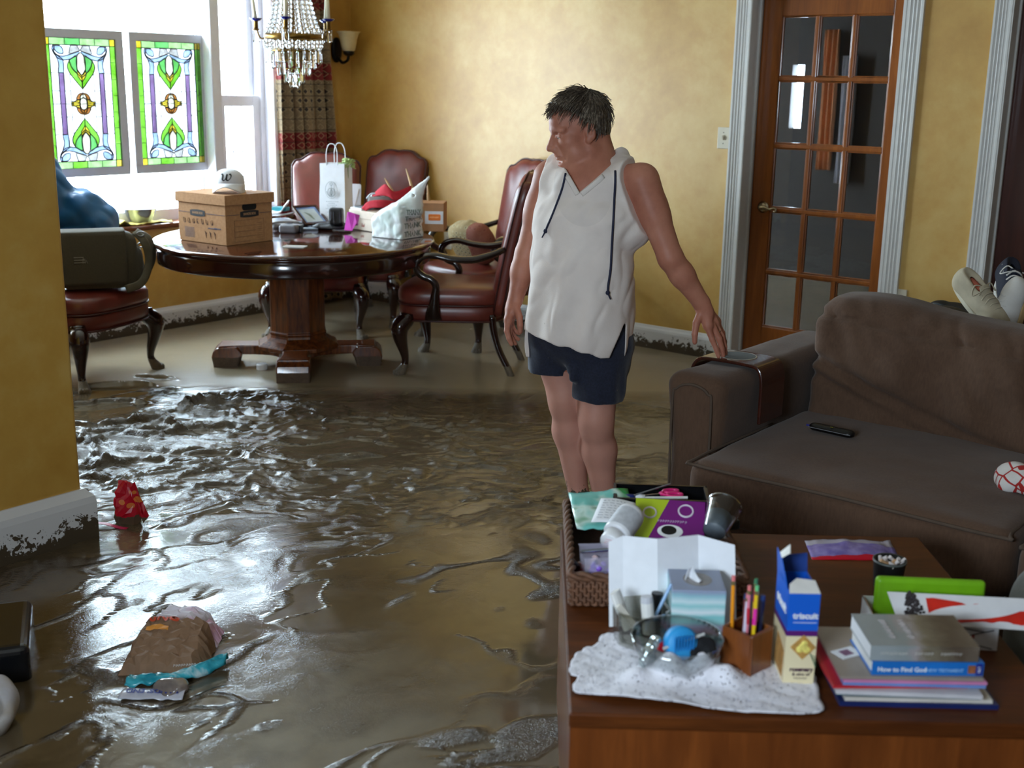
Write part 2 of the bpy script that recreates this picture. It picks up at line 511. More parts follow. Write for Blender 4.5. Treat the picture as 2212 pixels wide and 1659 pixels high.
# ------------------------------------------------------------------ the setting
XW, YB, XP, HC = -6.35, 6.08, -3.57, 2.62     # window wall, back wall, partition face, ceiling height
Y0W, Y1W, Z0W, Z1W = 2.62, 5.36, 0.65, 2.24     # window opening
DX0, DX1 = PY(1627, 0, YB).x, PY(1960, 0, YB).x   # door opening
EX0 = PY(2192, 0, YB).x
def structure(o): o['kind'] = 'structure'; return o

DIMWALL = M('dark_low_bounce_wall', (96, 72, 50), .6, .1)  # invented dark brown for the unseen walls, to cut bounced light
b = MB(); T_ = 0.27
b.bb((XW-T_, -1.6, -.1), (XW, Y0W, HC)); b.bb((XW-T_, Y1W, -.1), (XW, YB+.2, HC))
b.bb((XW-T_, Y0W, -.1), (XW, Y1W, Z0W)); b.bb((XW-T_, Y0W, Z1W), (XW, Y1W, HC))
structure(b.build('wall_left', WALL))
b = MB(); ZD = 2.06
b.bb((XW, YB, -.1), (DX0-.005, YB+.2, HC)); b.bb((DX1+.005, YB, -.1), (EX0, YB+.2, HC)); b.bb((DX0-.005, YB, ZD), (DX1+.005, YB+.2, HC))
b.bb((EX0, YB, ZD), (-.95, YB+.2, HC)); b.bb((-.95, YB, -.1), (1.7, YB+.2, HC))
structure(b.build('wall_back', WALL))
b = MB(); b.bb((XP-.13, -1.6, -.1), (XP, 2.115, HC)); structure(bevel(b.build('wall_partition', WALL), .012, 3))
b = MB(); b.bb((1.5, -1.6, -.1), (1.7, YB, HC)); structure(b.build('wall_right', DIMWALL))
b = MB(); RX0, RX1, RZ0, RZ1 = -1.25, -.25, 1.25, 1.95
b.bb((XW, -.9, -.1), (RX0, -.7, HC)); b.bb((RX1, -.9, -.1), (1.7, -.7, HC)); b.bb((RX0, -.9, -.1), (RX1, -.7, RZ0)); b.bb((RX0, -.9, RZ1), (RX1, -.7, HC))
structure(b.build('wall_rear', DIMWALL))
b = MB(); b.bb((XW-T_, -1.8, HC), (1.7, 9.7, HC+.1)); structure(b.build('ceiling', CEIL))

# baseboards
b = MB()
prof = [(0, -.1), (.024, -.1), (.024, .105), (.02, .118), (.012, .128), (.006, .14), (0, .14)]
def baseboard(nm, a, c, nrm):
    bb = MB(); rings = []
    for p in (a, c): rings.append([(p[0]+nrm[0]*d, p[1]+nrm[1]*d, z) for d, z in prof])
    bb.loft(rings); return structure(bb.build(nm, BASEB))
baseboard('baseboard_left', (XW, -.5), (XW, YB), (1, 0))
baseboard('baseboard_back', (XW, YB), (DX0-.1, YB), (0, -1))
baseboard('baseboard_right', (DX1+.1, YB), (EX0-.1, YB), (0, -1))
bb = MB(); pr2 = [(0, -.1), (.034, -.1), (.034, .128), (.03, .15), (.016, .166), (.008, .176), (0, .176)]
rings = []
for p, n in (((XP, -1.6), (1, 0)), ((XP, 2.115), (1, 1)), ((XP-.13, 2.115), (-1, 1)), ((XP-.13, -.5), (-1, 0))):
    rings.append([(p[0]+n[0]*d, p[1]+n[1]*d, z) for d, z in pr2])
bb.loft(rings); structure(bb.build('baseboard_partition', muddy_white('muddy_white_partition_board', .0, .105)))

# window: fixed picture light + double hung sash, one deep wooden sill
XG = XW-.13
def frame(nm, y0, y1, z0, z1, w, mat, parent, x=XG, t=.06, wb=None, wt=None):
    f = MB(); wb = wb or w; wt = wt or w
    f.bb((x-t/2, y0, z0), (x+t/2, y0+w, z1)); f.bb((x-t/2, y1-w, z0), (x+t/2, y1, z1))
    f.bb((x-t/2, y0+w, z0), (x+t/2, y1-w, z0+wb)); f.bb((x-t/2, y0+w, z1-wt), (x+t/2, y1-w, z1))
    return bevel(f.build(nm, mat, parent), .004)
YS = 4.865
w1 = structure(thing('window_1', None, None, (0, 0, 0)))
frame('window_frame', Y0W, YS, Z0W+.02, Z1W, .014, VINYL, w1, t=.03, wb=.07, wt=.20)
g = MB(); g.bb((XG-.012, Y0W+.03, Z0W+.09), (XG-.006, YS-.014, Z1W-.2)); g.build('window_pane', PANE, w1)
w2 = structure(thing('window_2', None, None, (0, 0, 0)))
frame('window_frame', YS+.075, Y1W, Z0W+.02, Z1W, .04, VINYL, w2, t=.11, wb=.05, wt=.1)
ZM = 1.395
frame('upper_sash', YS+.115, Y1W-.04, ZM, Z1W-.1, .045, VINYL, w2, x=XG-.03, t=.035, wt=.06)
frame('lower_sash', YS+.105, Y1W-.03, Z0W+.07, ZM+.045, .065, VINYL, w2, x=XG+.02, t=.04, wt=.07)
g = MB(); g.bb((XG-.033, YS+.16, ZM+.04), (XG-.03, Y1W-.085, Z1W-.16)); g.build('window_pane', PANE, w2)
g = MB(); g.bb((XG+.016, YS+.17, Z0W+.13), (XG+.019, Y1W-.095, ZM-.02)); g.build('window_pane', PANE, w2)
g = MB()
for z0, z1, x, ya, yb in ((ZM+.045, Z1W-.16, XG-.036, YS+.16, Y1W-.085), (Z0W+.135, ZM-.025, XG+.013, YS+.17, Y1W-.095)):
    for k in (1, 2): y = ya+(yb-ya)*k/3; g.bb((x-.003, y-.005, z0), (x+.003, y+.005, z1))
    z = (z0+z1)/2; g.bb((x-.003, ya, z-.004), (x+.003, yb, z+.004))
g.build('grille_bar', M('grey_grille', (196, 200, 210), .4, .02), w2)
b = MB(); b.bb((XG-.015, YS, Z0W+.02), (XW+.012, YS+.075, Z1W)); structure(bevel(b.build('trim_1', VINYL), .006))
b = MB(); b.bb((XG-.06, Y1W-.005, Z0W), (XW+.016, Y1W+.06, Z1W)); b.bb((XG-.06, Y0W-.06, Z1W-.02), (XW+.016, Y1W+.06, Z1W+.08)); structure(bevel(b.build('trim_2', VINYL), .006))
SILLW = wood('sill_wood', (92, 48, 24), (150, 88, 48), .25, 3, 'y')
b = MB(); b.bb((XW-T_+.02, Y0W-.03, Z0W-.012), (XW+.035, Y1W+.03, Z0W+.02)); structure(bevel(b.build('trim_3', SILLW), .01, 3))

# french door and fluted casings
DOORW = wood('door_wood', (118, 62, 22), (164, 94, 38), .3, 2.2, 'z', .35, 10)
DARKW = wood('dark_red_door_wood', (58, 20, 10), (84, 34, 16), .35, 2, 'z', .3, 10)
def casing(nm, x0, x1):
    n = 40; sec = []
    for i in range(n+1):
        u = i/n; d = .022
        if .12 < u < .88:
            k = (u-.12)/.76*4; fr = k-int(k)
            d = .022-.007*max(0, math.sin(PI*min(max((fr-.12)/.76, 0), 1)))**.6
        sec.append((x0+(x1-x0)*u, YB-d))
    sec = [(x0, YB)]+sec+[(x1, YB)]
    q = MB(); q.prism(sec, -.05, 2.2, 'z'); return structure(q.build(nm, TRIM))
casing('trim_4', PY(1596, 0, YB).x, DX0+.004); casing('trim_5', DX1-.004, PY(2001, 0, YB).x); casing('trim_6', PY(2153, 0, YB).x, EX0)
b = MB()
for y0, y1, d in ((YB-.02, YB+.04, 0), (YB+.04, YB+.085, -.007), (YB+.085, YB+.1, .003), (YB+.1, YB+.2, -.005)):
    b.bb((DX0-.03, y0, -.05), (DX0+.008+d, y1, ZD)); b.bb((DX1-.008-d, y0, -.05), (DX1+.03, y1, ZD)); b.bb((EX0-.03, y0, -.05), (EX0+.008+d, y1, ZD))
b.bb((DX0, YB, ZD-.03), (DX1, YB+.2, ZD))
structure(b.build('trim_7', TRIM))
YD = YB+.115
d1 = structure(thing('door_1', None, None, (0, 0, 0)))
gx0, gx1 = PY(1690, 35, YD).x, PY(1931, 30, YD).x
gz = [PY(1684, y, YD).z for y in (710, 590, 454, 315, 170, 35)]
b = MB(); x0, x1 = DX0+.006, DX1-.004
b.bb((x0, YD, .0), (gx0, YD+.04, ZD-.03)); b.bb((gx1, YD, .0), (x1, YD+.04, ZD-.03))
b.bb((gx0, YD, 0), (gx1, YD+.04, gz[0])); b.bb((gx0, YD, gz[-1]), (gx1, YD+.04, ZD-.03))
bevel(b.build('door_frame', DOORW, d1), .005)
b = MB(); tw = .011
for i in (1, 2): x = gx0+(gx1-gx0)*i/3; b.bb((x-tw, YD+.004, gz[0]), (x+tw, YD+.036, gz[-1]))
for z in gz[1:-1]: b.bb((gx0, YD+.002, z-tw), (gx1, YD+.038, z+tw))
for i in range(3):
    for j in range(5):
        a0, a1 = gx0+(gx1-gx0)*i/3+tw*(i > 0), gx0+(gx1-gx0)*(i+1)/3-tw*(i < 2); c0, c1 = gz[j]+tw*(j > 0), gz[j+1]-tw*(j < 4)
        for q in (((a0, c0), (a0+.008, c1)), ((a1-.008, c0), (a1, c1)), ((a0, c0), (a1, c0+.008)), ((a0, c1-.008), (a1, c1))):
            b.bb((q[0][0], YD+.011, q[0][1]), (q[1][0], YD+.03, q[1][1]))
bevel(b.build('glazing_bar', DOORW, d1), .004)
for i in range(3):
    for j in range(5):
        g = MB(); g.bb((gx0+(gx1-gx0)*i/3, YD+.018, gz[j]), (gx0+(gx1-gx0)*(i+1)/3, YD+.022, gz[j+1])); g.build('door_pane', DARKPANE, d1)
BRASS = M('brushed_nickel', (176, 160, 128), .25, .05, metal=1)
h = PY(1649, 447, YD); b = MB()
T = Matrix.Translation(h) @ Matrix.Rotation(PI/2, 4, 'X')
b.lathe([(0, .0), (.033, .0), (.033, .006), (.026, .009), (.026, .013), (.019, .018), (.011, .02), (.011, .05), (0, .05)], T=T, seg=28)
b.tube([h+Vector(q) for q in smooth_path([(0, -.045, 0), (.03, -.048, .004), (.06, -.046, -.006), (.085, -.044, .002), (.1, -.044, -.004), (.098, -.044, -.018), (.086, -.044, -.014)], 24)], [.009-.0045*i/23 for i in range(24)], 8)
b.build('door_handle', BRASS, d1, True)
d2 = structure(thing('door_2', None, None, (0, 0, 0)))
b = MB(); b.bb((EX0+.006, YD, .0), (-.95, YD+.04, ZD)); b.build('door_panel', DARKW, d2)

# the dark back room seen through the door panes
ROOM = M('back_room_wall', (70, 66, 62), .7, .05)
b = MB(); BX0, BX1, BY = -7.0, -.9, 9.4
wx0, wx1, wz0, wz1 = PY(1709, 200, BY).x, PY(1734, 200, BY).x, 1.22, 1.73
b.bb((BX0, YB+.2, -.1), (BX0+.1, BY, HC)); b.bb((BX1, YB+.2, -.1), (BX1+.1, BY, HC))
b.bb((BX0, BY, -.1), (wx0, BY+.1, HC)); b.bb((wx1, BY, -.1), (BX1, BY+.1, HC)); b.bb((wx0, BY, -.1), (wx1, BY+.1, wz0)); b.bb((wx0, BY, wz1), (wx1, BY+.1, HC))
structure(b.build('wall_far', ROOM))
def curtain(nm, label, x0, x1, y, z0, z1, mat, waves, amp=.03):
    q = MB(); nx, nz = waves*10+1, 12
    q.grid(nx, nz, lambda u, v: (x0+(x1-x0)*u, y+amp*math.sin(u*waves*2*PI+.6*math.sin(v*4))*(.7+.3*v), z0+(z1-z0)*v))
    o = q.build(nm, mat, None, True); solid(o, .004, 0); return tag(o, label, 'curtain')
curtain('window_curtain', 'peach curtain hanging in the dark room behind the glass door', PY(1775, 200, BY-.08).x, PY(1800, 200, BY-.08).x+.03, BY-.09, .9, 2.0, M('peach_curtain', (226, 160, 116), .8, .05), 3)
curtain('window_curtain', 'white curtain hanging in the dark room behind the glass door', PY(1818, 200, BY-.08).x, PY(1850, 200, BY-.08).x, BY-.09, .8, 1.8, M('white_curtain', (196, 196, 204), .8, .05), 3)

# ------------------------------------------------------------------ the flooded floor
def mud():
    xs = np.concatenate([np.arange(-7.05, -6.4, .1), np.arange(-6.4, -1.0, .0095), np.arange(-1.0, 1.75, .08)])
    ys = np.concatenate([np.arange(-1.85, 1.0, .08), np.arange(1.0, 6.15, .0095), np.arange(6.15, 9.6, .06)])
    X, Y = np.meshgrid(xs, ys, indexing='ij')
    # depth along the view direction and position across it, both real floor distances
    d = X*-.6235+Y*.7818; a = X*.7818+Y*.6235
    wx = X+.12*fbm(X*2.4, Y*2.4, 0, 3, 5); wy = Y+.12*fbm(X*2.4, Y*2.4, 0, 3, 9)
    p_, q_ = wx*.7818+wy*.6235, -wx*.6235+wy*.7818          # long axis of the smears, and across
    r1 = 1-np.abs(fbm(p_*4.2, q_*8.0, 0, 4, 21))*3.2; r2 = 1-np.abs(fbm(p_*9+q_*2, q_*15.0, 0, 3, 26))*3.0
    ridge = np.clip(r1, 0, 1)**1.8; ridge2 = np.clip(r2, 0, 1)**1.6
    lump = fbm(wx*11, wy*11, 0, 4, 33)
    # trodden band between the partition and the middle of the room
    band = np.clip((d-4.0)/.3, 0, 1)*np.clip((5.92-d+.22*fbm(X*3, Y*3, 0, 3, 2))/.16, 0, 1)
    left = np.clip((-1.0-a)/1.2, 0, 1)
    hole = np.clip(fbm(X*1.6, Y*1.6, 0, 2, 77)*2.2+.75, 0, 1)
    churn = band*(left*1.0+.30*(1-left))*hole
    fore = np.clip((4.4-d)/.5, 0, 1)
    far = np.clip((d-5.85)/.2, 0, 1)
    sw = fbm((p_*.8+q_*.6)*2.2, (q_*.8-p_*.6)*5.0, 0, 4, 50)                       # drawn-out smears in front
    h = .002*fbm(X*1.5, Y*1.5, 0, 2, 1)*(1-fore)
    h = h+churn*(.032*ridge*(.5+.8*hole)+.020*ridge2+.018*lump-.016)
    pf, qf = p_*.62+q_*.78, -p_*.78+q_*.62
    crest = np.clip(1-np.abs(fbm(pf*1.5, qf*3.4, 0, 3, 61)-.02)*15, 0, 1)*np.clip(fbm(X*2.3, Y*2.3, 0, 2, 63)*2.2+.55, 0, 1)
    crest2 = np.clip(1-np.abs(fbm(pf*4.0, qf*7.0, 0, 3, 66))*12, 0, 1)*np.clip(fbm(X*3.1, Y*3.1, 0, 2, 68)*2+.35, 0, 1)
    mid = np.clip(1-fore-far, 0, 1)*(1-churn)
    crest = np.clip(crest+.7*crest2, 0, 1)*np.clip(fore+.5*mid, 0, 1)
    h = h+(fore+.35*mid)*(.0009*sw+.0019*crest+.0006*fbm(wx*16, wy*16, 0, 3, 62)*np.clip(sw*2+.5, 0, 1))
    h = h+far*(.0007*fbm(X*9, Y*9, 0, 3, 72))
    # footprints and a knocked-up clod near the side chair
    for cx_, cy_, r, an, dp in ((-5.30, 3.62, .085, .4, .012), (-5.28, 3.38, .12, .9, .02), (-5.02, 3.12, .13, 1.0, .022), (-4.62, 3.05, .12, .7, .02), (-4.3, 3.2, .12, .9, .02), (-4.12, 2.72, .12, .8, .018), (-4.62, 3.5, .13, .7, .02), (-3.95, 3.0, .11, .5, .018), (-3.6, 2.75, .11, .6, .014), (-4.85, 2.75, .12, 1.0, .02)):
        ux = (X-cx_)*math.cos(an)+(Y-cy_)*math.sin(an); uy = -(X-cx_)*math.sin(an)+(Y-cy_)*math.cos(an)
        q = np.sqrt((ux/r)**2+(uy/(r*.42))**2)+.3*fbm(X*12, Y*12, 0, 3, 91); h = h-dp*np.clip(1.1-q, 0, 1)**.6+dp*1.1*np.exp(-((q-1.25)/.22)**2)*(.5+.5*np.sign(uy))
    # a straight drag mark by the red wrapper
    g0, g1 = P(325, 1142, 0), P(560, 1068, 0); ex_, ey_ = g1.x-g0.x, g1.y-g0.y; L_ = math.hypot(ex_, ey_); tt_ = ((X-g0.x)*ex_+(Y-g0.y)*ey_)/L_**2; dd = ((X-g0.x)*ey_-(Y-g0.y)*ex_)/L_
    on = np.clip(tt_*12, 0, 1)*np.clip((1-tt_)*12, 0, 1); h = h+on*(.010*np.exp(-((dd-.012)/.011)**2)-.008*np.exp(-((dd+.012)/.012)**2))
    wl = .0001+.0005*fbm(X*3, Y*3, 0, 3, 80)
    # standing water fills the hollows in front: mirror-flat with a few fine ripples
    lev = .00022*fbm(p_*6, q_*16, 0, 2, 90)
    wet = (1/(1+np.exp(np.clip(-(wl-h)/.00022, -50, 50))))*np.clip(fore+.55*mid+band*.2, 0, 1)
    h = h*(1-wet)+(lev)*wet
    V = np.stack([X.ravel(), Y.ravel(), h.ravel()], 1)
    nx, ny = X.shape; I = np.arange(nx*ny).reshape(nx, ny)
    F = np.stack([I[:-1, :-1].ravel(), I[1:, :-1].ravel(), I[1:, 1:].ravel(), I[:-1, 1:].ravel()], 1)
    t = NT('wet_mud'); v = t.coord(); n = t.noise(v, 5, 6, .65, .4); g = t.noise(v, 70, 4, .6); f = t.noise(v, 260, 2, .5)
    at = t.n('Attribute', attribute_name='wet').outputs['Fac']; af = t.n('Attribute', attribute_name='far').outputs['Fac']; ac = t.n('Attribute', attribute_name='churn').outputs['Fac']
    cr = t.n('Attribute', attribute_name='crest').outputs['Fac']
    c = t.ramp(n, [(.3, srgb(58, 47, 35)), (.5, srgb(76, 63, 47)), (.72, srgb(96, 82, 63))])
    c = t.mix(af, c, srgb(150, 136, 112)); c = t.mix(t.math('MULTIPLY', at, .7), c, srgb(104, 90, 68)); c = t.mix(t.math('MULTIPLY', ac, .65), c, srgb(50, 43, 35))
    t.base(c)
    r = t.math('ADD', t.math('MULTIPLY', n, .16), .06); r = t.math('ADD', r, t.math('MULTIPLY', af, .10)); r = t.math('ADD', r, t.math('MULTIPLY', ac, .22))
    r = t.math('MULTIPLY', r, t.math('SUBTRACT', 1.0, t.math('MULTIPLY', at, .88))); r = t.math('MULTIPLY', r, t.math('SUBTRACT', 1.0, t.math('MULTIPLY', cr, .6)))
    t.set(rough=r, spec=.7)
    amp = t.math('ADD', t.math('ADD', .10, t.math('MULTIPLY', cr, 1.5)), t.math('ADD', t.math('MULTIPLY', ac, .5), t.math('MULTIPLY', af, -.02)))
    hh = t.math('ADD', t.math('MULTIPLY', g, .6), t.math('MULTIPLY', f, .4)); hh = t.math('MULTIPLY', hh, t.math('MULTIPLY', amp, t.math('SUBTRACT', 1.0, t.math('MULTIPLY', at, .96))))
    t.bump(hh, .9, .013)
    o = mk('floor', V, F, t.m, None, True)
    for nm, arr in (('wet', wet), ('far', far), ('churn', np.clip(churn, 0, 1)), ('crest', crest)):
        at_ = o.data.attributes.new(nm, 'FLOAT', 'POINT'); at_.data.foreach_set('value', arr.astype(np.float32).ravel())
    structure(o)
mud()
# ------------------------------------------------------------------ dining chairs
LEATHER = NT('oxblood_leather')
def _lea():
    t = LEATHER; v = t.coord(); n = t.noise(v, 6, 4); g = t.noise(v, 220, 3)
    t.base(t.ramp(n, [(.3, srgb(98, 38, 30)), (.7, srgb(132, 58, 48))])); t.set(rough=.33, coat=.35, coatr=.3, spec=.6); t.bump(g, .12, .002); return t.m
LEA = _lea()
LEGM = muddy('mahogany_muddy_foot', (34, 14, 12), .055, .16, (46, 18, 14), (118, 106, 90))
ARMM = M('dark_mahogany_arm', (30, 13, 11), .14, .2, 20, coat=.6)
WELT = M('dark_leather_welt', (66, 24, 20), .4, .1)

def seat_ring(wf, wb, d, z, y0=0.0, n=40, e=4.5):
    r = []
    for k in range(n):
        a = 2*PI*k/n; c, s = math.cos(a), math.sin(a)
        x = abs(c)**(2/e)*math.copysign(1, c); y = abs(s)**(2/e)*math.copysign(1, s)
        w = wb+(wf-wb)*(y*.5+.5)
        bow = .025*(1-x*x)*max(0, y)**2
        r.append((x*w/2, y*d/2+y0+bow, z))
    return r
def make_chair(label, loc, rz):
    t = thing('dining_armchair', label, 'chair', loc, rz, None)
    b = MB()
    Z = [(.385, .97), (.392, 1.0), (.41, 1.012), (.44, 1.01), (.458, .985), (.470, .93), (.480, .8), (.487, .55), (.49, .2)]
    b.loft([seat_ring(.62*s, .47*s, .56*s, z, -.005) for z, s in Z]); b.build('seat', LEA, t, True)
    b = MB(); b.loft([seat_ring(.62*s, .47*s, .56*s, z, -.005) for z, s in ((.296, .96), (.302, .985), (.34, 1.0), (.372, .99), (.382, .965))]); b.build('seat_rail', LEA, t, True)
    b = MB()
    for z in (.384, .299): b.tube([Vector(p) for p in seat_ring(.622, .472, .562, z, -.005)], .0055, 6, closed=True)
    b.build('welting', WELT, t, True)
    # tall cushioned back with a serpentine top
    def outline(inset, w0=.222, n=31):
        pts = []
        for i in range(n):
            u = i/(n-1)*2-1; au = abs(u); k = min(max((.80-au)/.36, 0), 1); k = k*k*(3-2*k)
            top = 1.042+.04*k+.008*math.sin(min(au/.5, 1)*PI)*(au < .5)-.035*(max(0, au-.86)/.14)**2
            pts.append((u*(w0-inset), top-inset))
        L = []
        for v in np.linspace(0, 1, 10)[1:]: L.append((1, v))
        right = [((w0-inset)*(1-.08*v), (pts[-1][1])*(1-v)+(.33+inset)*v) for _, v in L]
        left = [(-x, z) for x, z in right][::-1]
        return pts+right+left
    def lean(x, y, z): return (x, -.245-.12*((z-.33)/.75)-.04*((z-.33)/.75)**2+y, z)
    b = MB(); rings = []
    cz = .72
    for ins, y in ((.06, -.055), (.012, -.05), (.0, -.035), (.0, .0), (.012, .022), (.035, .034)):
        rings.append([lean(x, y, z) for x, z in outline(ins)])
    for k, yy in ((.66, .045), (.33, .05), (.05, .052)):
        rings.append([lean(x*k, yy, cz+(z-cz)*k) for x, z in outline(.035)])
    b.loft(rings); b.build('backrest', LEA, t, True)
    b = MB()
    for y, ins in ((.004, -.001), (-.046, .004)):
        b.tube([lean(x, y, z) for x, z in outline(ins)], .0055, 6, closed=True)
    b.build('back_welting', WELT, t, True)
    for s in (-1, 1):
        path = smooth_path([(s*.262, .215, .335), (s*.268, .222, .30), (s*.293, .252, .262), (s*.292, .25, .20), (s*.275, .232, .11), (s*.272, .23, .06), (s*.282, .245, .025), (s*.292, .262, -.01), (s*.294, .265, -.045)], 22)
        rad = smooth_path([(.04,), (.045,), (.05,), (.038,), (.023,), (.019,), (.026,), (.034,), (.034,)], 22)
        b = MB(); b.tube(path, [r[0] for r in rad], 14)
        for q in (-.5, 0, .5):
            a = math.atan2(.262, s*.292)+q*.9; c = Vector((s*.286+.018*math.cos(a), .25+.018*math.sin(a), .012))
            b.ell(c+Vector((math.cos(a)*.016, math.sin(a)*.016, -.004)), (.012, .012, .018), 8, 5)
        b.ell((s*.29, .25, .235), (.03, .03, .045), 12, 8)
        b.build('front_leg', LEGM, t, True)
        path = smooth_path([(s*.20, -.235, .335), (s*.20, -.245, .25), (s*.197, -.275, .14), (s*.197, -.33, .03), (s*.197, -.36, -.045)], 16)
        b = MB(); b.tube(path, [(.021, .026)]*6+[(.019, .022)]*10, 10); b.build('rear_leg', LEGM, t, True)
        arm = smooth_path([(s*.205, -.30, .69), (s*.25, -.24, .665), (s*.285, -.14, .64), (s*.305, -.03, .645), (s*.315, .05, .66), (s*.318, .115, .652), (s*.318, .152, .618), (s*.317, .15, .575), (s*.314, .115, .545), (s*.312, .075, .53), (s*.312, .05, .495), (s*.312, .055, .45), (s*.310, .06, .40), (s*.303, .068, .345), (s*.298, .068, .31)], 56)
        rd = smooth_path([(.018, .016), (.024, .018), (.028, .02), (.03, .018), (.029, .018), (.026, .018), (.023, .019), (.022, .02), (.022, .02), (.022, .02), (.021, .02), (.02, .022), (.02, .028), (.016, .04), (.012, .045)], 56)
        b = MB(); b.tube(arm, [tuple(r) for r in rd], 12, up=(0, 0, 1)); b.build('armrest', ARMM, t, True)
    return t
def face(fx, fy): return math.atan2(fy, fx)-PI/2
chA = make_chair('oxblood leather armchair seen from its side just left of the standing woman', (-4.345, 4.94, 0), face(-.87, -.5))
chairs = {'A': chA}
for k, lab, loc, f in (
    ('B', 'oxblood leather armchair behind the side-on one, with a patterned cushion on it', (-4.70, 5.57, 0), (-.2, -.98)),
    ('C', 'oxblood leather armchair in the room corner behind the antlers and red cap', (-5.69, 5.61, 0), (.3, -.95)),
    ('D', 'oxblood leather armchair by the curtain, behind the white paper bag', (-5.63, 5.09, 0), (.63, -.777)),
    ('E', 'oxblood leather armchair under the window carrying the grey-green messenger bag', (-5.65, 3.41, 0), (.955, .295))):
    c = copy_tree(chA); c.location = loc; c.rotation_euler = (0, 0, face(*f)); c['label'] = lab; chairs[k] = c
for c in chairs.values(): c['group'] = 'leather dining armchairs'

# ------------------------------------------------------------------ pedestal table
TBX, TBY, TBZ = -5.02, 4.365, 0.71
TOPW = wood('polished_mahogany', (44, 17, 9), (82, 36, 18), .10, 2.2, 'x', .8, 8)
PEDW = muddy('mahogany_pedestal', (70, 30, 12), .055, .30, (128, 68, 26), (104, 84, 68))
APRW = wood('dark_mahogany_apron', (34, 12, 9), (54, 22, 14), .15, 2, 'x', .6, 6)
tb = thing('dining_table', 'large round mahogany pedestal table loaded with boxes and bags', 'table', (TBX, TBY, 0))
b = MB(); b.lathe([(0, TBZ), (.745, TBZ), (.757, TBZ-.004), (.762, TBZ-.012), (.757, TBZ-.022), (.745, TBZ-.027), (.738, TBZ-.036), (0, TBZ-.036)], seg=96); o = b.build('table_top', TOPW, tb, True); bevel(o, .002, 2, .5)
b = MB(); b.lathe([(0, TBZ-.034), (.735, TBZ-.034), (.742, TBZ-.05), (.742, TBZ-.11), (.736, TBZ-.118), (0, TBZ-.118)], seg=96); o = b.build('apron', APRW, tb, True); bevel(o, .003, 2, .5)
b = MB()
rings = []
for z, r in ((.60, .155), (.20, .155), (.195, .162), (.185, .162), (.18, .155), (.165, .16), (.148, .178), (.135, .205), (.125, .225), (.118, .228), (.10, .228)):
    rings.append([(r*math.cos(a)*1.03, r*math.sin(a)*1.03, z) for a in [PI/8+math.radians(6)+k*PI/4 for k in range(8)]])
b.loft(rings); bevel(b.build('pedestal', PEDW, tb), .004, 2)
pl = []; n = 12
for q in range(4):
    a = PI/4+q*PI/2; ca, sa = math.cos(a), math.sin(a)
    pl += [(ca*.43+sa*.085, sa*.43-ca*.085), (ca*.43-sa*.085, sa*.43+ca*.085)]
    # concave side towards the next foot
    p0 = np.array([ca*.43-sa*.085, sa*.43+ca*.085]); a2 = a+PI/2
    p1 = np.array([math.cos(a2)*.43+math.sin(a2)*.085, math.sin(a2)*.43-math.cos(a2)*.085])
    am = a+PI/4; mid = np.array([math.cos(am), math.sin(am)])*.17
    for k in range(1, n):
        u = k/n; w = (1-u)**2*p0+2*u*(1-u)*(2*mid-.5*(p0+p1))+u*u*p1; pl.append(tuple(w))
b = MB(); b.prism(pl, .066, .118, 'z'); bevel(b.build('plinth', PEDW, tb), .008, 3)
for q in range(4):
    a = PI/4+q*PI/2
    sec = [(.30, .075), (.33, .112), (.41, .112), (.44, .104), (.46, .085), (.468, .055), (.462, .02), (.455, -.045), (.335, -.045), (.325, .01), (.315, .045)]
    T = Matrix.Rotation(a, 4, 'Z')
    b = MB(); b.prism([(r, z) for r, z in sec], -.088, .088, 'y', T=T); bevel(b.build('foot', PEDW, tb), .008, 3)
# ------------------------------------------------------------------ stained glass panels hung in the window
def tint(name, c, k=1.0):
    c = srgb(*c); t = NT(name); v = t.coord(); n = t.noise(v, 14, 4, .6)
    tr = t.n('BsdfTransparent'); gl = t.n('BsdfGlossy'); gl.inputs['Roughness'].default_value = .15
    a = tuple(x*k/SKY*.75 for x in c[:3])+(1,); b_ = tuple(min(1, x*k/SKY*1.4+.002*k) for x in c[:3])+(1,)
    t.l(t.ramp(n, [(.35, a), (.68, b_)]), tr.inputs[0])
    mx = t.n('MixShader'); mx.inputs[0].default_value = .05; t.l(tr.outputs[0], mx.inputs[1]); t.l(gl.outputs[0], mx.inputs[2]); t.l(mx.outputs[0], t.out.inputs[0]); return t.m
GW = [tint('clear_art_glass', (250, 248, 252), 4.5), tint('green_art_glass', (126, 214, 40), 2.10), tint('mid_green_art_glass', (96, 196, 90), 2.10), tint('pale_blue_art_glass', (176, 204, 246), 2.19),
      tint('mauve_art_glass', (160, 120, 178), 1.71), tint('yellow_art_glass', (250, 216, 30), 2.10), tint('amber_art_glass', (190, 112, 10), 1.71), tint('cream_art_glass', (255, 246, 214), 2.48), tint('grey_art_glass', (206, 200, 196), 1.90), tint('pale_green_art_glass', (176, 236, 140), 2.19)]
LEAD = M('lead_came', (34, 32, 34), .5, .1); PFR = M('grey_white_frame_paint', (190, 190, 196), .5, .03)
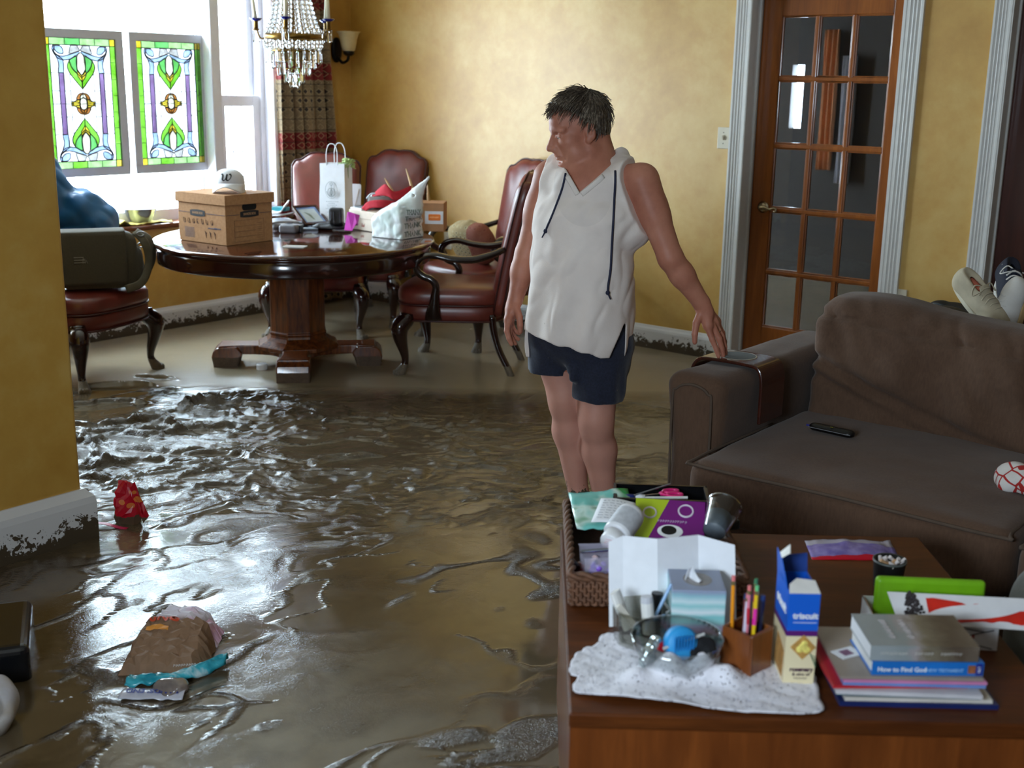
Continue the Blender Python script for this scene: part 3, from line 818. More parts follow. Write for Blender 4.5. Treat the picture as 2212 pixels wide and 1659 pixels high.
def stained(label, y0, z0, y1, z1, x=XG+.045):
    t = thing('stained_glass_panel', label, 'stained glass panel', (x, y0, z0), 0, 'stained glass panels')
    Wd, Hd = y1-y0, z1-z0; f = .05
    b = MB()
    b.bb((-.012, 0, 0), (.012, Wd, f)); b.bb((-.012, 0, Hd-f), (.012, Wd, Hd)); b.bb((-.012, 0, f), (.012, f, Hd-f)); b.bb((-.012, Wd-f, f), (.012, Wd, Hd-f))
    bevel(b.build('panel_frame', PFR, t), .003)
    w, h = Wd-2*f, Hd-2*f; g = MB(); ld = MB(); lead_w = .0034
    polys = []
    def pc(poly, m, lead=True):
        # poly in unit panel coordinates (0..1, 0..1, v up)
        polys.append((np.array(poly, float), m))
        if lead: ld.tube([(.002, f+u*w, f+v*h) for u, v in poly], lead_w, 5, closed=True, up=(1, 0, 0))
    def ln(*pts): ld.tube([(.002, f+u*w, f+v*h) for u, v in pts], .0026, 5, up=(1, 0, 0))
    bu, bv = .085, .055
    for a, c in ((0, 0), (1-bu, 0), (0, 1-bv), (1-bu, 1-bv)): pc([(a, c), (a+bu, c), (a+bu, c+bv), (a, c+bv)], 5)
    for k in range(4):
        a0, a1 = bu+(1-2*bu)*k/4, bu+(1-2*bu)*(k+1)/4
        pc([(a0, 0), (a1, 0), (a1, bv), (a0, bv)], (9, 1, 9, 9)[k]); pc([(a0, 1-bv), (a1, 1-bv), (a1, 1), (a0, 1)], (9, 2, 9, 9)[k])
    for k in range(7):
        a0, a1 = bv+(1-2*bv)*k/7, bv+(1-2*bv)*(k+1)/7
        pc([(0, a0), (bu, a0), (bu, a1), (0, a1)], 1); pc([(1-bu, a0), (1, a0), (1, a1), (1-bu, a1)], 1)
    for s in (1, -1):
        V = (lambda v: v) if s == 1 else (lambda v: 1-v)
        def sym(poly, m):
            pc([(u, V(v)) for u, v in poly], m); pc([(1-u, V(v)) for u, v in poly], m)
        # ribbon
        sym([tuple(p) for p in smooth_path([(.15, .925), (.14, .90), (.17, .875), (.24, .86), (.34, .872), (.485, .90)], 12)]+[tuple(p) for p in smooth_path([(.485, .885), (.38, .845), (.27, .83), (.19, .845), (.145, .875), (.12, .91), (.13, .935), (.15, .94)], 12)], 3)
        sym([tuple(p) for p in smooth_path([(.15, .935), (.2, .94), (.255, .925), (.27, .885)], 8)]+[tuple(p) for p in smooth_path([(.25, .875), (.19, .885), (.15, .91)], 6)], 3)
        sym([tuple(p) for p in smooth_path([(.13, .885), (.17, .85), (.195, .80), (.185, .755), (.185, .735)], 10)]+[tuple(p) for p in smooth_path([(.255, .735), (.265, .79), (.255, .835), (.22, .85)], 8)], 3)
        sym([(.185, .735), (.255, .735), (.255, .50), (.185, .50)], 4)
        # tulip leaf cup
        sym([tuple(p) for p in smooth_path([(.5, .61), (.42, .67), (.33, .74), (.31, .79), (.34, .83)], 10)]+[tuple(p) for p in smooth_path([(.34, .83), (.37, .775), (.44, .73), (.5, .70)], 8)], 1)
        sym([tuple(p) for p in smooth_path([(.34, .83), (.37, .775), (.44, .73)], 8)]+[(.445, .80), (.45, .85), (.43, .868)], 2)
        pc([(u, V(v)) for u, v in [(.5+.062*math.sin(a), .805+.085*math.cos(a)) for a in np.linspace(0, 2*PI, 20)[:-1]]], 7)
        sym([(.5, .665), (.5, .715), (.445, .765), (.44, .715)], 5)
        sym([(.5, .905), (.46, .948), (.37, .948), (.34, .88), (.40, .885)], 8)
        # small lotus in the middle
        sym([tuple(p) for p in smooth_path([(.5, .585), (.44, .575), (.405, .545), (.41, .525)], 8)]+[(.45, .535), (.5, .545)], 6)
        sym([tuple(p) for p in smooth_path([(.45, .535), (.39, .525), (.33, .49), (.36, .483), (.45, .49)], 10)]+[(.455, .51)], 5)
        pc([(u, V(v)) for u, v in [(.5+.055*math.sin(a)*(1 if math.cos(a) > 0 else 1), .49+(.058 if math.cos(a) > 0 else .066)*math.cos(a)) for a in np.linspace(0, 2*PI, 20)[:-1]]], 7)
        for u in (.335, .665): ln((u, V(.745)), (u, V(.5)))
        for v in (.735, .60, .5):
            ln((bu, V(v)), (.185, V(v))); ln((.815+.0, V(v)), (1-bu, V(v)))
            if v < .7: ln((.255, V(v)), (.34, V(v))); ln((.66, V(v)), (.745, V(v)))
    ln((.5, .61), (.5, .585)); ln((.5, .415), (.5, .39)); ln((.335, .5), (.665, .5))
    nu, nv = 170, 260; U, Vv = np.meshgrid((np.arange(nu)+.5)/nu, (np.arange(nv)+.5)/nv, indexing='ij'); mi = np.zeros(U.shape, int)
    for poly, m in polys:
        ins = np.zeros(U.shape, bool); q = np.roll(poly, -1, 0)
        for (x0_, y0_), (x1_, y1_) in zip(poly, q):
            if y0_ != y1_: ins ^= ((y0_ > Vv) != (y1_ > Vv)) & (U < (x1_-x0_)*(Vv-y0_)/(y1_-y0_)+x0_)
        mi[ins] = m
    gu, gv = np.meshgrid(f+w*np.arange(nu+1)/nu, f+h*np.arange(nv+1)/nv, indexing='ij'); I = np.arange((nu+1)*(nv+1)).reshape(nu+1, nv+1)
    mk('stained_pane', np.stack([gu*0, gu, gv], -1).reshape(-1, 3), np.stack([I[:-1, :-1], I[1:, :-1], I[1:, 1:], I[:-1, 1:]], -1).reshape(-1, 4), GW, t, False, mi.ravel())
    ld.build('lead_came', LEAD, t)
    for y in (.06, Wd-.06):
        b = MB(); b.tube([(0, y, Hd), (0, y, 2.06-z0)], .0012, 5); b.build('hanging_cord', M('cord_grey', (150, 150, 155), .6), t)
    return t
sx = XG+.045
def pp(x, y): p = PX(x, y, sx); return p.y, p.z
r0, r1 = pp(275, 72), pp(460, 365); yw = pp(443, 74)[0]-r0[0]
zt, zb = pp(360, 72)[1], pp(380, 371)[1]
stained('stained glass panel hung in the window, nearer the curtain and fully in view', r0[0], zb, r0[0]+yw, zt)
l1 = pp(262, 68)[0]
stained('stained glass panel hung in the window, partly cut off by the yellow partition', l1-yw, zb, l1, zt)

# ------------------------------------------------------------------ curtain
def curtain_mat():
    t = NT('woven_tapestry_fabric'); v = t.coord(); s = t.sep(t.n('TexCoord').outputs['UV']); u, w = s[0], s[1]
    def band(per, off, lo, hi):
        f = t.math('FRACT', t.math('ADD', t.math('MULTIPLY', w, per), off)); return t.math('MULTIPLY', t.math('GREATER_THAN', f, lo), t.math('LESS_THAN', f, hi))
    n = t.noise(v, 120, 3); c = t.ramp(n, [(.3, srgb(112, 92, 64)), (.7, srgb(146, 122, 88))])
    wv = t.n('TexWave', wave_type='BANDS', bands_direction='Y'); cm = t.n('CombineXYZ'); t.l(u, cm.inputs[0]); t.l(w, cm.inputs[1]); t.l(cm.outputs[0], wv.inputs[0]); wv.inputs['Scale'].default_value = 9
    vo = t.n('TexVoronoi'); mp = t.n('Mapping'); mp.inputs['Scale'].default_value = (13, 17, 1); t.l(cm.outputs[0], mp.inputs[0]); t.l(mp.outputs[0], vo.inputs[0]); vo.inputs['Scale'].default_value = 1; vo.inputs['Randomness'].default_value = .0; vo.distance = 'MANHATTAN'
    dia = t.math('MULTIPLY', t.math('LESS_THAN', vo.outputs['Distance'], .24), band(2.2, .1, .0, .45))
    ring = t.math('MULTIPLY', t.math('GREATER_THAN', vo.outputs['Distance'], .32), t.math('LESS_THAN', vo.outputs['Distance'], .40))
    c = t.mix(t.math('MULTIPLY', ring, .55), c, srgb(186, 168, 130))
    red = band(2.2, .1, .5, .74); c = t.mix(red, c, srgb(122, 26, 22))
    c = t.mix(t.math('MULTIPLY', red, t.math('MULTIPLY', ring, .9)), c, srgb(186, 160, 120))
    c = t.mix(dia, c, srgb(40, 30, 26))
    li = t.math('LESS_THAN', t.math('FRACT', t.math('MULTIPLY', w, 13.2)), .07); c = t.mix(t.math('MULTIPLY', li, .8), c, srgb(56, 42, 30))
    t.base(c); t.set(rough=.85, sheen=.2); t.bump(n, .2, .003); return t.m
def wide_curtain():
    nx, nz = 181, 60; V = []; UV = []
    for j in range(nz):
        v = j/(nz-1); z = .03+2.3*v
        ya = PX(592, 200, XW+.07).y; yb_ = 5.86-(.075 if z > 1 else .075)*max(0, min(1, (z-.9)/1.2))
        for i in range(nx):
            u = i/(nx-1); ph = u*2*PI*5.5+.5*math.sin(v*3)
            y = ya+(yb_-ya)*(u+.012*math.sin(ph*2)); x = XW+.075+.042*math.sin(ph)+.012*math.sin(ph*2.3+v*5)
            V.append((x, y, z)); UV.append((u*1.9, z))
    F = [(j*nx+i, j*nx+i+1, (j+1)*nx+i+1, (j+1)*nx+i) for j in range(nz-1) for i in range(nx-1)]
    t = thing('window_curtain', 'patterned beige and dark red curtain hanging to the right of the window', 'curtain', (0, 0, 0))
    o = mk('curtain_panel', V, F, curtain_mat(), t, True)
    uv = o.data.uv_layers.new(name='UVMap')
    vi = np.empty(len(o.data.loops), np.int32); o.data.loops.foreach_get('vertex_index', vi)
    uv.data.foreach_set('uv', np.array(UV)[vi].ravel()); solid(o, .003, 0)
    b = MB(); b.tube([(XW+.075, 5.2, 2.36), (XW+.075, 6.0, 2.36)], .014, 12); b.build('curtain_rod', M('dark_bronze', (42, 34, 28), .4, .1, metal=.8), t, True)
wide_curtain()

# ------------------------------------------------------------------ wall lamp, switch, outlets
BRONZE = M('dark_bronze_metal', (30, 25, 22), .4, .1, metal=.6)
pw = PX(726, 108, XW+.02)
t = thing('wall_sconce', 'bronze wall sconce with a frosted bell shade in the room corner', 'wall lamp', pw)
b = MB(); b.lathe([(0, 0), (.045, 0), (.044, .012), (.034, .02), (0, .022)], T=Matrix.Rotation(PI/2, 4, 'Y') @ Matrix.Diagonal((1.9, 1, 1, 1)), seg=28)
b.build('back_plate', BRONZE, t, True)
b = MB(); b.tube(smooth_path([(.02, 0, -.05), (.06, 0, -.085), (.11, 0, -.07), (.125, 0, -.035)], 14), .01, 10); b.lathe([(0, 0), (.02, 0), (.036, .012), (.04, .03), (.034, .034), (0, .034)], (.125, 0, -.04), 20)
b.build('arm', BRONZE, t, True)
b = MB(); b.lathe([(.034, -.01), (.045, .0), (.052, .03), (.058, .07), (.07, .105), (.083, .12), (.08, .121), (.066, .105), (.054, .07), (.047, .03), (.036, .004)], (.125, 0, 0), 32, cap=False)
b.build('lamp_shade', M('frosted_cream_glass', (214, 196, 150), .5, .04), t, True)
PLATE = M('almond_plate', (216, 208, 188), .35, .02)
def plate(name, label, cat, p, w, h, outlet):
    t = thing(name, label, cat, (p.x, YB, p.z))
    b = MB(); b.box((0, -.004, 0), (w, .008, h)); bevel(b.build('cover_plate', PLATE, t), .003)
    b = MB()
    if outlet:
        for z in (-.02, .02):
            b.lathe([(0, 0), (.0155, 0), (.015, .003), (0, .003)], (0, 0, 0), 20, T=Matrix.Translation((0, -.008, z)) @ Matrix.Rotation(PI/2, 4, 'X'))
        b.build('socket', PLATE, t)
        for z in (-.02, .02):
            for x in (-.006, .006): b = MB(); b.box((x, -.0115, z+.003), (.002, .001, .008)); b.build('slot', BLACK, t)
    else:
        b.box((0, -.014, .002), (.009, .016, .022), rot=(.4, 0, 0)); b.build('toggle', PLATE, t)
        for z in (-.03, .03):
            b = MB(); b.lathe([(0, 0), (.0032, 0), (.003, .001), (0, .001)], T=Matrix.Translation((0, -.008, z)) @ Matrix.Rotation(PI/2, 4, 'X'), seg=10)
            b.build('screw', M('old_screw', (90, 80, 60), .4, .1, metal=.8), t)
    return t
plate('light_switch', 'almond light switch on the wall left of the glass door', 'light switch', PY(1564, 298, YB), .075, .118, False)
plate('wall_outlet', 'wall outlet behind the sofa, right of the glass door trim', 'outlet', PY(1944, 648, YB), .07, .115, True)
plate('wall_outlet', 'wall outlet low on the wall between table edge and patterned cushion', 'outlet', PY(969, 520, YB), .07, .115, True)

# ------------------------------------------------------------------ crystal chandelier
CRY = glass('cut_crystal', (.97, .98, 1), .0, 1.52)
CRYB = glass('crystal_bead', (.94, .95, .97), .03, 1.5)
COB = NT('cobalt_glass'); COB.base(srgb(12, 24, 130)); COB.set(rough=.08, coat=.6, trans=.25); COB = COB.m
GILT = M('aged_gilt_brass', (126, 96, 42), .35, .15, metal=.9)
WAX = M('cream_candle', (232, 222, 190), .55, .02)
CX, CY = -5.215, 4.56
ch = thing('chandelier', 'crystal bead chandelier with candles hanging over the round table', 'chandelier', (CX, CY, 0))
rt2 = Vector((_rt.x, _rt.y, 0)); fw2 = Vector((-_rt.y, _rt.x, 0))
def cpol(a, r, z): a = math.radians(a); v = rt2*math.cos(a)*r+fw2*math.sin(a)*r; return Vector((v.x, v.y, z))
ZR = 1.775
def ring(z, r, h, nm='ring_band'):
    b = MB(); b.lathe([(r-.004, z-h/2), (r, z-h/2), (r+.003, z), (r, z+h/2), (r-.004, z+h/2)], seg=48, cap=False); b.build(nm, GILT, ch, True)
ring(ZR, .155, .028); ring(ZR-.075, .125, .008); ring(ZR-.125, .09, .006); ring(ZR-.17, .055, .006)
b = MB(); b.tube([(0, 0, 1.62), (0, 0, 2.62)], .006, 8); b.lathe([(.05, 2.26), (.06, 2.27), (.05, 2.28)], seg=24); b.lathe([(.0, HC-.03), (.06, HC-.02), (.06, HC), (0, HC)], seg=24); b.build('stem', GILT, ch, True)
def bead_chain(pts, r, nm, mat=CRYB, elong=1.25, step=2.05):
    b = MB(); pts = [Vector(p) for p in pts]; acc = 0; L = [0]
    for i in range(1, len(pts)): L.append(L[-1]+(pts[i]-pts[i-1]).length)
    d = r
    while d < L[-1]:
        i = next(k for k in range(1, len(L)) if L[k] >= d); f_ = (d-L[i-1])/(L[i]-L[i-1]+1e-9); b.ell(pts[i-1].lerp(pts[i], f_), (r, r, r*elong), 8, 5); d += r*step
    return b.build(nm, mat, ch, True)
for k in range(20):
    a = k*18+4
    bead_chain([cpol(a, .152-.105*(u**.62)-.0*u, ZR+.02+.47*u) for u in np.linspace(0, 1, 16)], .0125, 'bead_strand')
for k in range(26):
    a = k*360/26; bead_chain([cpol(a, .157, ZR-.018), cpol(a, .152, ZR-.062)], .0105, 'bead_drop', elong=1.05)
pm = None
def prism(p, L, s=1.0):
    global pm
    if pm is None:
        b = MB(); q = [(0, 0), (.0042, -.006), (.0058, -.02), (.0068, -.062), (.0060, -.068), (0, -.08)]
        b.lathe(q, seg=6, cap=False); b.ell((0, 0, .006), .0055, 8, 5); o = b.build('crystal_prism', CRY, ch); o.location = p; o.scale = (s, s, L/.08); pm = o; o.rotation_euler = (0, 0, p.x*40); return o
    o = pm.copy(); COL.objects.link(o); o.parent = ch; o.location = p; o.scale = (s, s, L/.08); o.rotation_euler = (0, 0, p.x*40+p.y*23); return o
for k in range(24): prism(cpol(k*15+3, .15, ZR-.07), .075, 1.0)
for k in range(18): prism(cpol(k*20+8, .116, ZR-.09), .085)
for k in range(14): prism(cpol(k*360/14+8, .085, ZR-.135), .075)
for k in range(9): prism(cpol(k*40+8, .052, ZR-.18), .07)
for k in range(4): prism(cpol(k*90+20, .02, ZR-.2), .075, 1.4)
for a, tilt in ((176, 7), (270, -1), (350, 2), (38, -3), (112, 0)):
    ar = smooth_path([cpol(a, .155, ZR), cpol(a, .17, ZR-.012), cpol(a, .188, ZR-.002), cpol(a, .197, ZR+.02), cpol(a, .2, ZR+.045)], 14)
    b = MB(); b.tube(ar, .0045, 8); cc = cpol(a, .205, 0); b.lathe([(0, ZR+.03), (.012, ZR+.03), (.011, ZR+.075), (.014, ZR+.08), (0, ZR+.08)], (cc.x, cc.y, 0), 14)
    b.lathe([(.016, ZR+.035), (.019, ZR+.038), (.016, ZR+.041)], (cc.x, cc.y, 0), 16); b.build('candle_arm', GILT, ch, True)
    b = MB(); b.lathe([(.01, ZR+.08), (.022, ZR+.083), (.034, ZR+.094), (.032, ZR+.096), (.02, ZR+.088), (.01, ZR+.087)], (cc.x, cc.y, 0), 24); b.build('drip_dish', COB, ch, True)
    top = Vector((cc.x, cc.y, ZR+.28))-rt2*math.sin(math.radians(tilt))*.2
    b = MB(); b.tube([(cc.x, cc.y, ZR+.08), top], [.0112, .0085], 14); b.build('candle', WAX, ch, True)
    b = MB(); b.tube([top, top+Vector((0, 0, .012))], .0012, 5); b.build('candle_wick', BLACK, ch)
    for q in (-40, 10, 60, 120): prism(cc+Vector((.016*math.cos(q), .016*math.sin(q), ZR+.028)), .06, .8)
# ------------------------------------------------------------------ things on the round table
CARD = NT('brown_cardboard')
def _card():
    t = CARD; v = t.coord(); n = t.noise(v, 60, 4, .7); g = t.noise(t.coord((1, 1, 120)), 8, 2)
    t.base(t.ramp(n, [(.3, srgb(166, 122, 84)), (.7, srgb(186, 142, 102))])); t.set(rough=.8, spec=.2); t.bump(g, .05, .002); return t.m
CARDM = _card()
INKB = M('blue_black_ink', (52, 56, 84), .7, .05); INKD = M('dark_ink', (34, 32, 36), .7, .05); INKL = M('cardboard_lettering', (190, 150, 112), .7, .05)
PAPER = M('white_paper', (236, 237, 242), .7, .03); PAPER2 = M('soft_white_paper', (226, 227, 232), .75, .04)
TZ = TBZ
def box_thing(name, label, cat, f, l, r, h, z0):
    """cardboard carton from its front, left and right bottom corners"""
    t = thing(name, label, cat, (f.x, f.y, z0)); ex = (l-f); ey = (r-f); return t, ex, ey
f_, l_, r_ = P(490, 532, TZ), P(388, 518, TZ), P(594, 520, TZ)
ex = (l_-f_).normalized(); Lx = (l_-f_).length; Ly = .318; ey = Vector((-ex.y, ex.x, 0)); ey = ey if ey.dot(r_-f_) > 0 else -ey
t = thing('storage_box', 'brown cardboard file box with lid standing on the round table', 'cardboard box', (f_.x, f_.y, TZ))
T = Matrix((( ex.x, ey.x, 0, 0), (ex.y, ey.y, 0, 0), (0, 0, 1, 0), (0, 0, 0, 1)))
HB = .258
b = MB(); b.bb((0, 0, .001), (Lx, Ly, HB-.02), T=T); bevel(b.build('carton', CARDM, t), .003)
b = MB(); o_ = .009; zl = HB-.052
b.bb((-o_, -o_, HB-.004), (Lx+o_, Ly+o_, HB), T=T)
for a, c in (((-o_, -o_), (Lx+o_, -o_+.005)), ((-o_, Ly+o_-.005), (Lx+o_, Ly+o_)), ((-o_, -o_), (-o_+.005, Ly+o_)), ((Lx+o_-.005, -o_), (Lx+o_, Ly+o_))): b.bb((*a, zl), (*c, HB), T=T)
bevel(b.build('lid', CARDM, t), .003)
def fM(u, v, side):      # 0: face along ex (left in view), 1: face along ey (right in view)
    if side == 0: return face_M(ex*u-ey*.0012+Vector((0, 0, v)), -ex, (0, 0, 1))
    return face_M(-ex*.0012+ey*u+Vector((0, 0, v)), ey, (0, 0, 1))
def flat_poly(name, pts, mat, parent, Mt, th=.0006):
    b = MB(); b.prism(pts, 0, th, 'z', T=Mt); return b.build(name, mat, parent)
loz = lambda w, h: [(-w/2, -h*.36), (-w*.3, -h*.46), (0, -h/2), (w*.3, -h*.46), (w/2, -h*.36), (w/2, h*.36), (w*.3, h*.46), (0, h/2), (-w*.3, h*.46), (-w/2, h*.36)]
for side, u, w in ((0, Lx*.58, .118), (1, Ly*.5, .125)):
    flat_poly('label_panel', loz(w, .036), INKD, t, fM(u, .155, side))
    text('lettering', 'BANKERS BOX', .0175, INKL, t, fM(u, .155, side) @ Matrix.Translation((0, 0, .0008)), .0002, sx=.72)
    Lf = Lx if side == 0 else Ly
    for a, c in ((0.004, u-w*.54), (u+w*.54, Lf-.004)):
        flat_poly('printed_line', [(-(c-a)/2, -.0012), ((c-a)/2, -.0012), ((c-a)/2, .0012), (-(c-a)/2, .0012)], INKB, t, fM((a+c)/2, .155, side))
flat_poly('hand_hole', rrect(.098, .036, .0175, 6), M('hole_dark', (14, 13, 13), .9), t, fM(Ly*.5, .192, 1))
b = MB(); rn = random.Random(3)
for k in range(7):     # handling pictograms
    c0 = Lx-.05-.036*k
    for q in range(4):
        a = rn.random()*6; p = [(c0+.011*math.cos(a+i*.6+q)*(1-.1*q), .112+.014*math.sin(a+i*.7+q*2)) for i in range(6)]
        b.tube([ex*x-ey*.0008+Vector((0, 0, z)) for x, z in p], .0005, 4)
for k in range(9): z = .075-.006*k; b.tube([ex*(Lx-.05)-ey*.001+Vector((0, 0, z)), ex*(Lx-.05-.085+.01*rn.random())-ey*.001+Vector((0, 0, z))], .0008, 4)
for k in range(4): b.tube([ex*(.09+.05*(k % 2))-ey*.001+Vector((0, 0, .085-.002*k)), ex*(.09-.05+.03*(k % 2))-ey*.001+Vector((0, 0, .085-.002*k))], .0012, 4)
for k in range(3):
    for q in range(3): b.tube([ex*(.165-.035*k-.006*q)-ey*.001+Vector((0, 0, .065-.004*q)), ex*(.155-.035*k)-ey*.001+Vector((0, 0, .03+.01*q))], .0009, 4)
b.build('printed_symbols', INKB, t)
b = MB()
def rect_line(u0, v0, u1, v1):
    pts = [(u0, v0), (u1, v0), (u1, v1), (u0, v1), (u0, v0)]
    b.tube([ey*u-ex*.0008+Vector((0, 0, v)) for u, v in pts], .0006, 4)
rect_line(.055, .015, .255, .125); rect_line(.055, .04, .2, .04); rect_line(.055, .068, .2, .068); rect_line(.055, .095, .2, .095); rect_line(.2, .015, .2, .125)
for k in range(8): rect_line(.21, .028+.011*k, .245, .028+.011*k)
b.build('printed_form', M('faint_ink', (96, 72, 56), .7), t)

# white cap
CAPW = M('white_cap_cotton', (214, 214, 220), .85, .03, 200, .1)
cpos = P(496, 414, TZ+HB); fdir = Vector((-.25, -.97, 0))
ct = thing('baseball_cap', 'white baseball cap with a dark letter lying on the file box', 'cap', (cpos.x, cpos.y, TZ+HB), math.atan2(-.87, -.02)+PI/2+.80)
b = MB(); nu, nv = 48, 14      # crown, front is -y
def crown(u, v):
    a = u*2*PI; r = math.cos(v*PI/2)**.72; x = .082*r*math.cos(a); y = .1*r*math.sin(a)
    z = .038+.082*math.sin(v*PI/2)**.9; fr = max(0, -math.sin(a)); z += .012*fr*(1-v)*0; y -= .012*fr*math.sin(v*PI)*.8
    return (x*(1+.015*math.cos(a*6)*v*(1-v)*2), y, z-.028*max(0, math.sin(a))*(1-v)*.6)
b.grid(nu, nv, crown); o = b.build('crown', CAPW, ct, True); solid(o, .002, -1)
b = MB()
def brim(u, v):
    a = PI+(u)*PI; x = .082*math.cos(a)*(1+.1*v); y0 = .1*math.sin(a)-.012*abs(math.sin(a)); s = math.sin(u*PI)
    return (x*(1-.1*v), y0-.072*v*s**.55-.002, .04+.01*s-(.03+.0*v)*v*1.1*(abs(math.cos(a))**1.5)*1.1-.012*v)
b.grid(28, 8, brim); o = b.build('brim', CAPW, ct, True); solid(o, .003, 0)
b = MB(); b.ell((0, -.004, .12), (.008, .008, .004), 12, 6); b.build('top_button', CAPW, ct, True)
b = MB(); Mw = Matrix.Translation((-.03, -.1145, .066)) @ Matrix.Rotation(PI/2-.42, 4, 'X')
for pts, rd in (([(.002, .034), (.010, .036), (.012, .024), (.010, .008), (.016, .001), (.026, .010), (.034, .036)], (.001, .004, .0045, .0045, .003, .0022, .0045)), ([(.034, .036), (.031, .020), (.031, .006), (.038, .001), (.048, .010), (.054, .026), (.050, .036), (.045, .032)], (.0045, .0045, .0045, .003, .0022, .003, .004, .0045))):
    q = smooth_path(pts, 26); rr_ = smooth_path([(r_,) for r_ in rd], 26); b.tube([Mw @ Vector((float(x), float(y), -.1*float(x-.03)**2*12)) for x, y in q], [(float(r_[0]), .0022) for r_ in rr_], 8, up=tuple(Mw.to_3x3() @ Vector((0, 0, 1))))
b.build('letter_mark', INKD, ct, True)

# white paper carrier bag with a green flower head
def paper_bag():
    t = thing('paper_bag', 'white paper carrier bag with handles and a round emblem on the table', 'paper bag', P(746, 486, TZ), 0)
    c0 = Vector(t.location); exb = (P(684, 490, TZ)-P(732, 498, TZ)); exb.z = 0; exb.normalize(); exb = Vector((-.86, -.5, 0)).normalized(); eyb = Vector((-.35, .93, 0)).normalized()
    wx_, wy_, h = .15, .105, .36
    def pt(u, v, z):
        k = z/h; bul = 1+.05*math.sin(PI*min(1, k*1.4)); return exb*(u*wx_*bul)+eyb*(v*wy_*(1-.0*k))+Vector((0, 0, z))
    b = MB(); nz = 10
    rings = []
    for j in range(nz):
        z = h*j/(nz-1); r = []
        for k in range(8): r.append(pt(k/8, 0, z))
        for k in range(8): vv = k/8; r.append(pt(1-.1*math.sin(PI*vv)*(z/h), vv, z))
        for k in range(8): r.append(pt(1-k/8, 1, z))
        for k in range(8): vv = 1-k/8; r.append(pt(.14*math.sin(PI*vv)*(z/h), vv, z))
        rings.append(r)
    b.loft(rings, cap=False); b.F.append(list(range(32))); b.M.append(0)
    o = b.build('bag_body', PAPER, t); solid(o, .001, -1)
    for v, sgn in ((0, -1), (1, 1)):
        b = MB(); p0, p1 = pt(.28, v, h-.01), pt(.72, v, h-.01); up = Vector((0, 0, .125))
        b.tube(smooth_path([p0, p0+up*.6, p0.lerp(p1, .2)+up*.92, p0.lerp(p1, .5)+up, p0.lerp(p1, .8)+up*.92, p1+up*.6, p1], 26), .0028, 8); b.build('handle', PAPER2, t, True)
    Mt = face_M(pt(.5, 0, .205)-eyb*.004-Vector((0, 0, 0)), -exb, (0, 0, 1))
    if Mt.to_3x3().col[2].dot(-eyb) < 0: pass
    b = MB(); n = exb.cross(Vector((0, 0, 1)))
    n = n if n.dot(-eyb) > 0 else -n
    ctr = pt(.52, 0, .205)+n*.007
    def cpt(x, z): return ctr-exb*x+Vector((0, 0, z))
    b.tube([cpt(.036*math.cos(a), .05*math.sin(a)) for a in np.linspace(0, 2*PI, 40)], .0009, 5)
    for s in (-1, 1):
        b.tube([cpt(s*(.008+.014*math.sin(a)), -.012+.022*math.cos(a)) for a in np.linspace(0, 2*PI, 20)], .0011, 5)
        b.tube([cpt(s*x, z) for x, z in smooth_path([(0, -.04), (.012, -.036), (.024, -.024), (.03, -.008)], 10)], .0011, 5)
    b.tube([cpt(0, .03), cpt(0, -.034)], .0012, 5); b.tube([cpt(.007*math.cos(a), .036+.008*math.sin(a)) for a in np.linspace(0, 2*PI, 14)], .0011, 5)
    b.build('emblem', M('grey_green_ink', (110, 120, 120), .7), t)
    b = MB(); rn = random.Random(5)
    for k in range(7):
        z = -.068-.0105*k; w = (.034, .02, .03, .026, .036, .012, .03)[k]; x = -w
        while x < w: l = .004+.008*rn.random(); b.tube([cpt(x, z), cpt(x+l, z)], .0011, 4); x += l+.003
    b.build('printed_address', M('grey_ink', (130, 134, 140), .7), t)
    fl = thing('green_hydrangea', 'pale green flower head poking out of the white paper bag', 'flower', c0+pt(.1, .75, h-.03))
    b = MB(); rn = random.Random(8)
    for k in range(90):
        a, e = rn.random()*6.28, rn.random()*1.4; r = .03+.028*rn.random(); v = Vector((math.cos(a)*math.cos(e), math.sin(a)*math.cos(e), math.sin(e)))*r
        for q in range(3): w = Vector((rn.uniform(-1, 1), rn.uniform(-1, 1), rn.uniform(-.3, 1))).normalized()*.006; b.ell(v+w, (.0055, .0055, .003), 5, 3)
    b.build('flower_head', M('pale_green_petals', (170, 192, 122), .7, .25, 60), fl, True)
    b = MB(); b.tube([(0, 0, -.1), (0, 0, .01)], .004, 6); b.build('flower_stem', M('flower_stem_green', (96, 128, 60), .6), fl)
paper_bag()

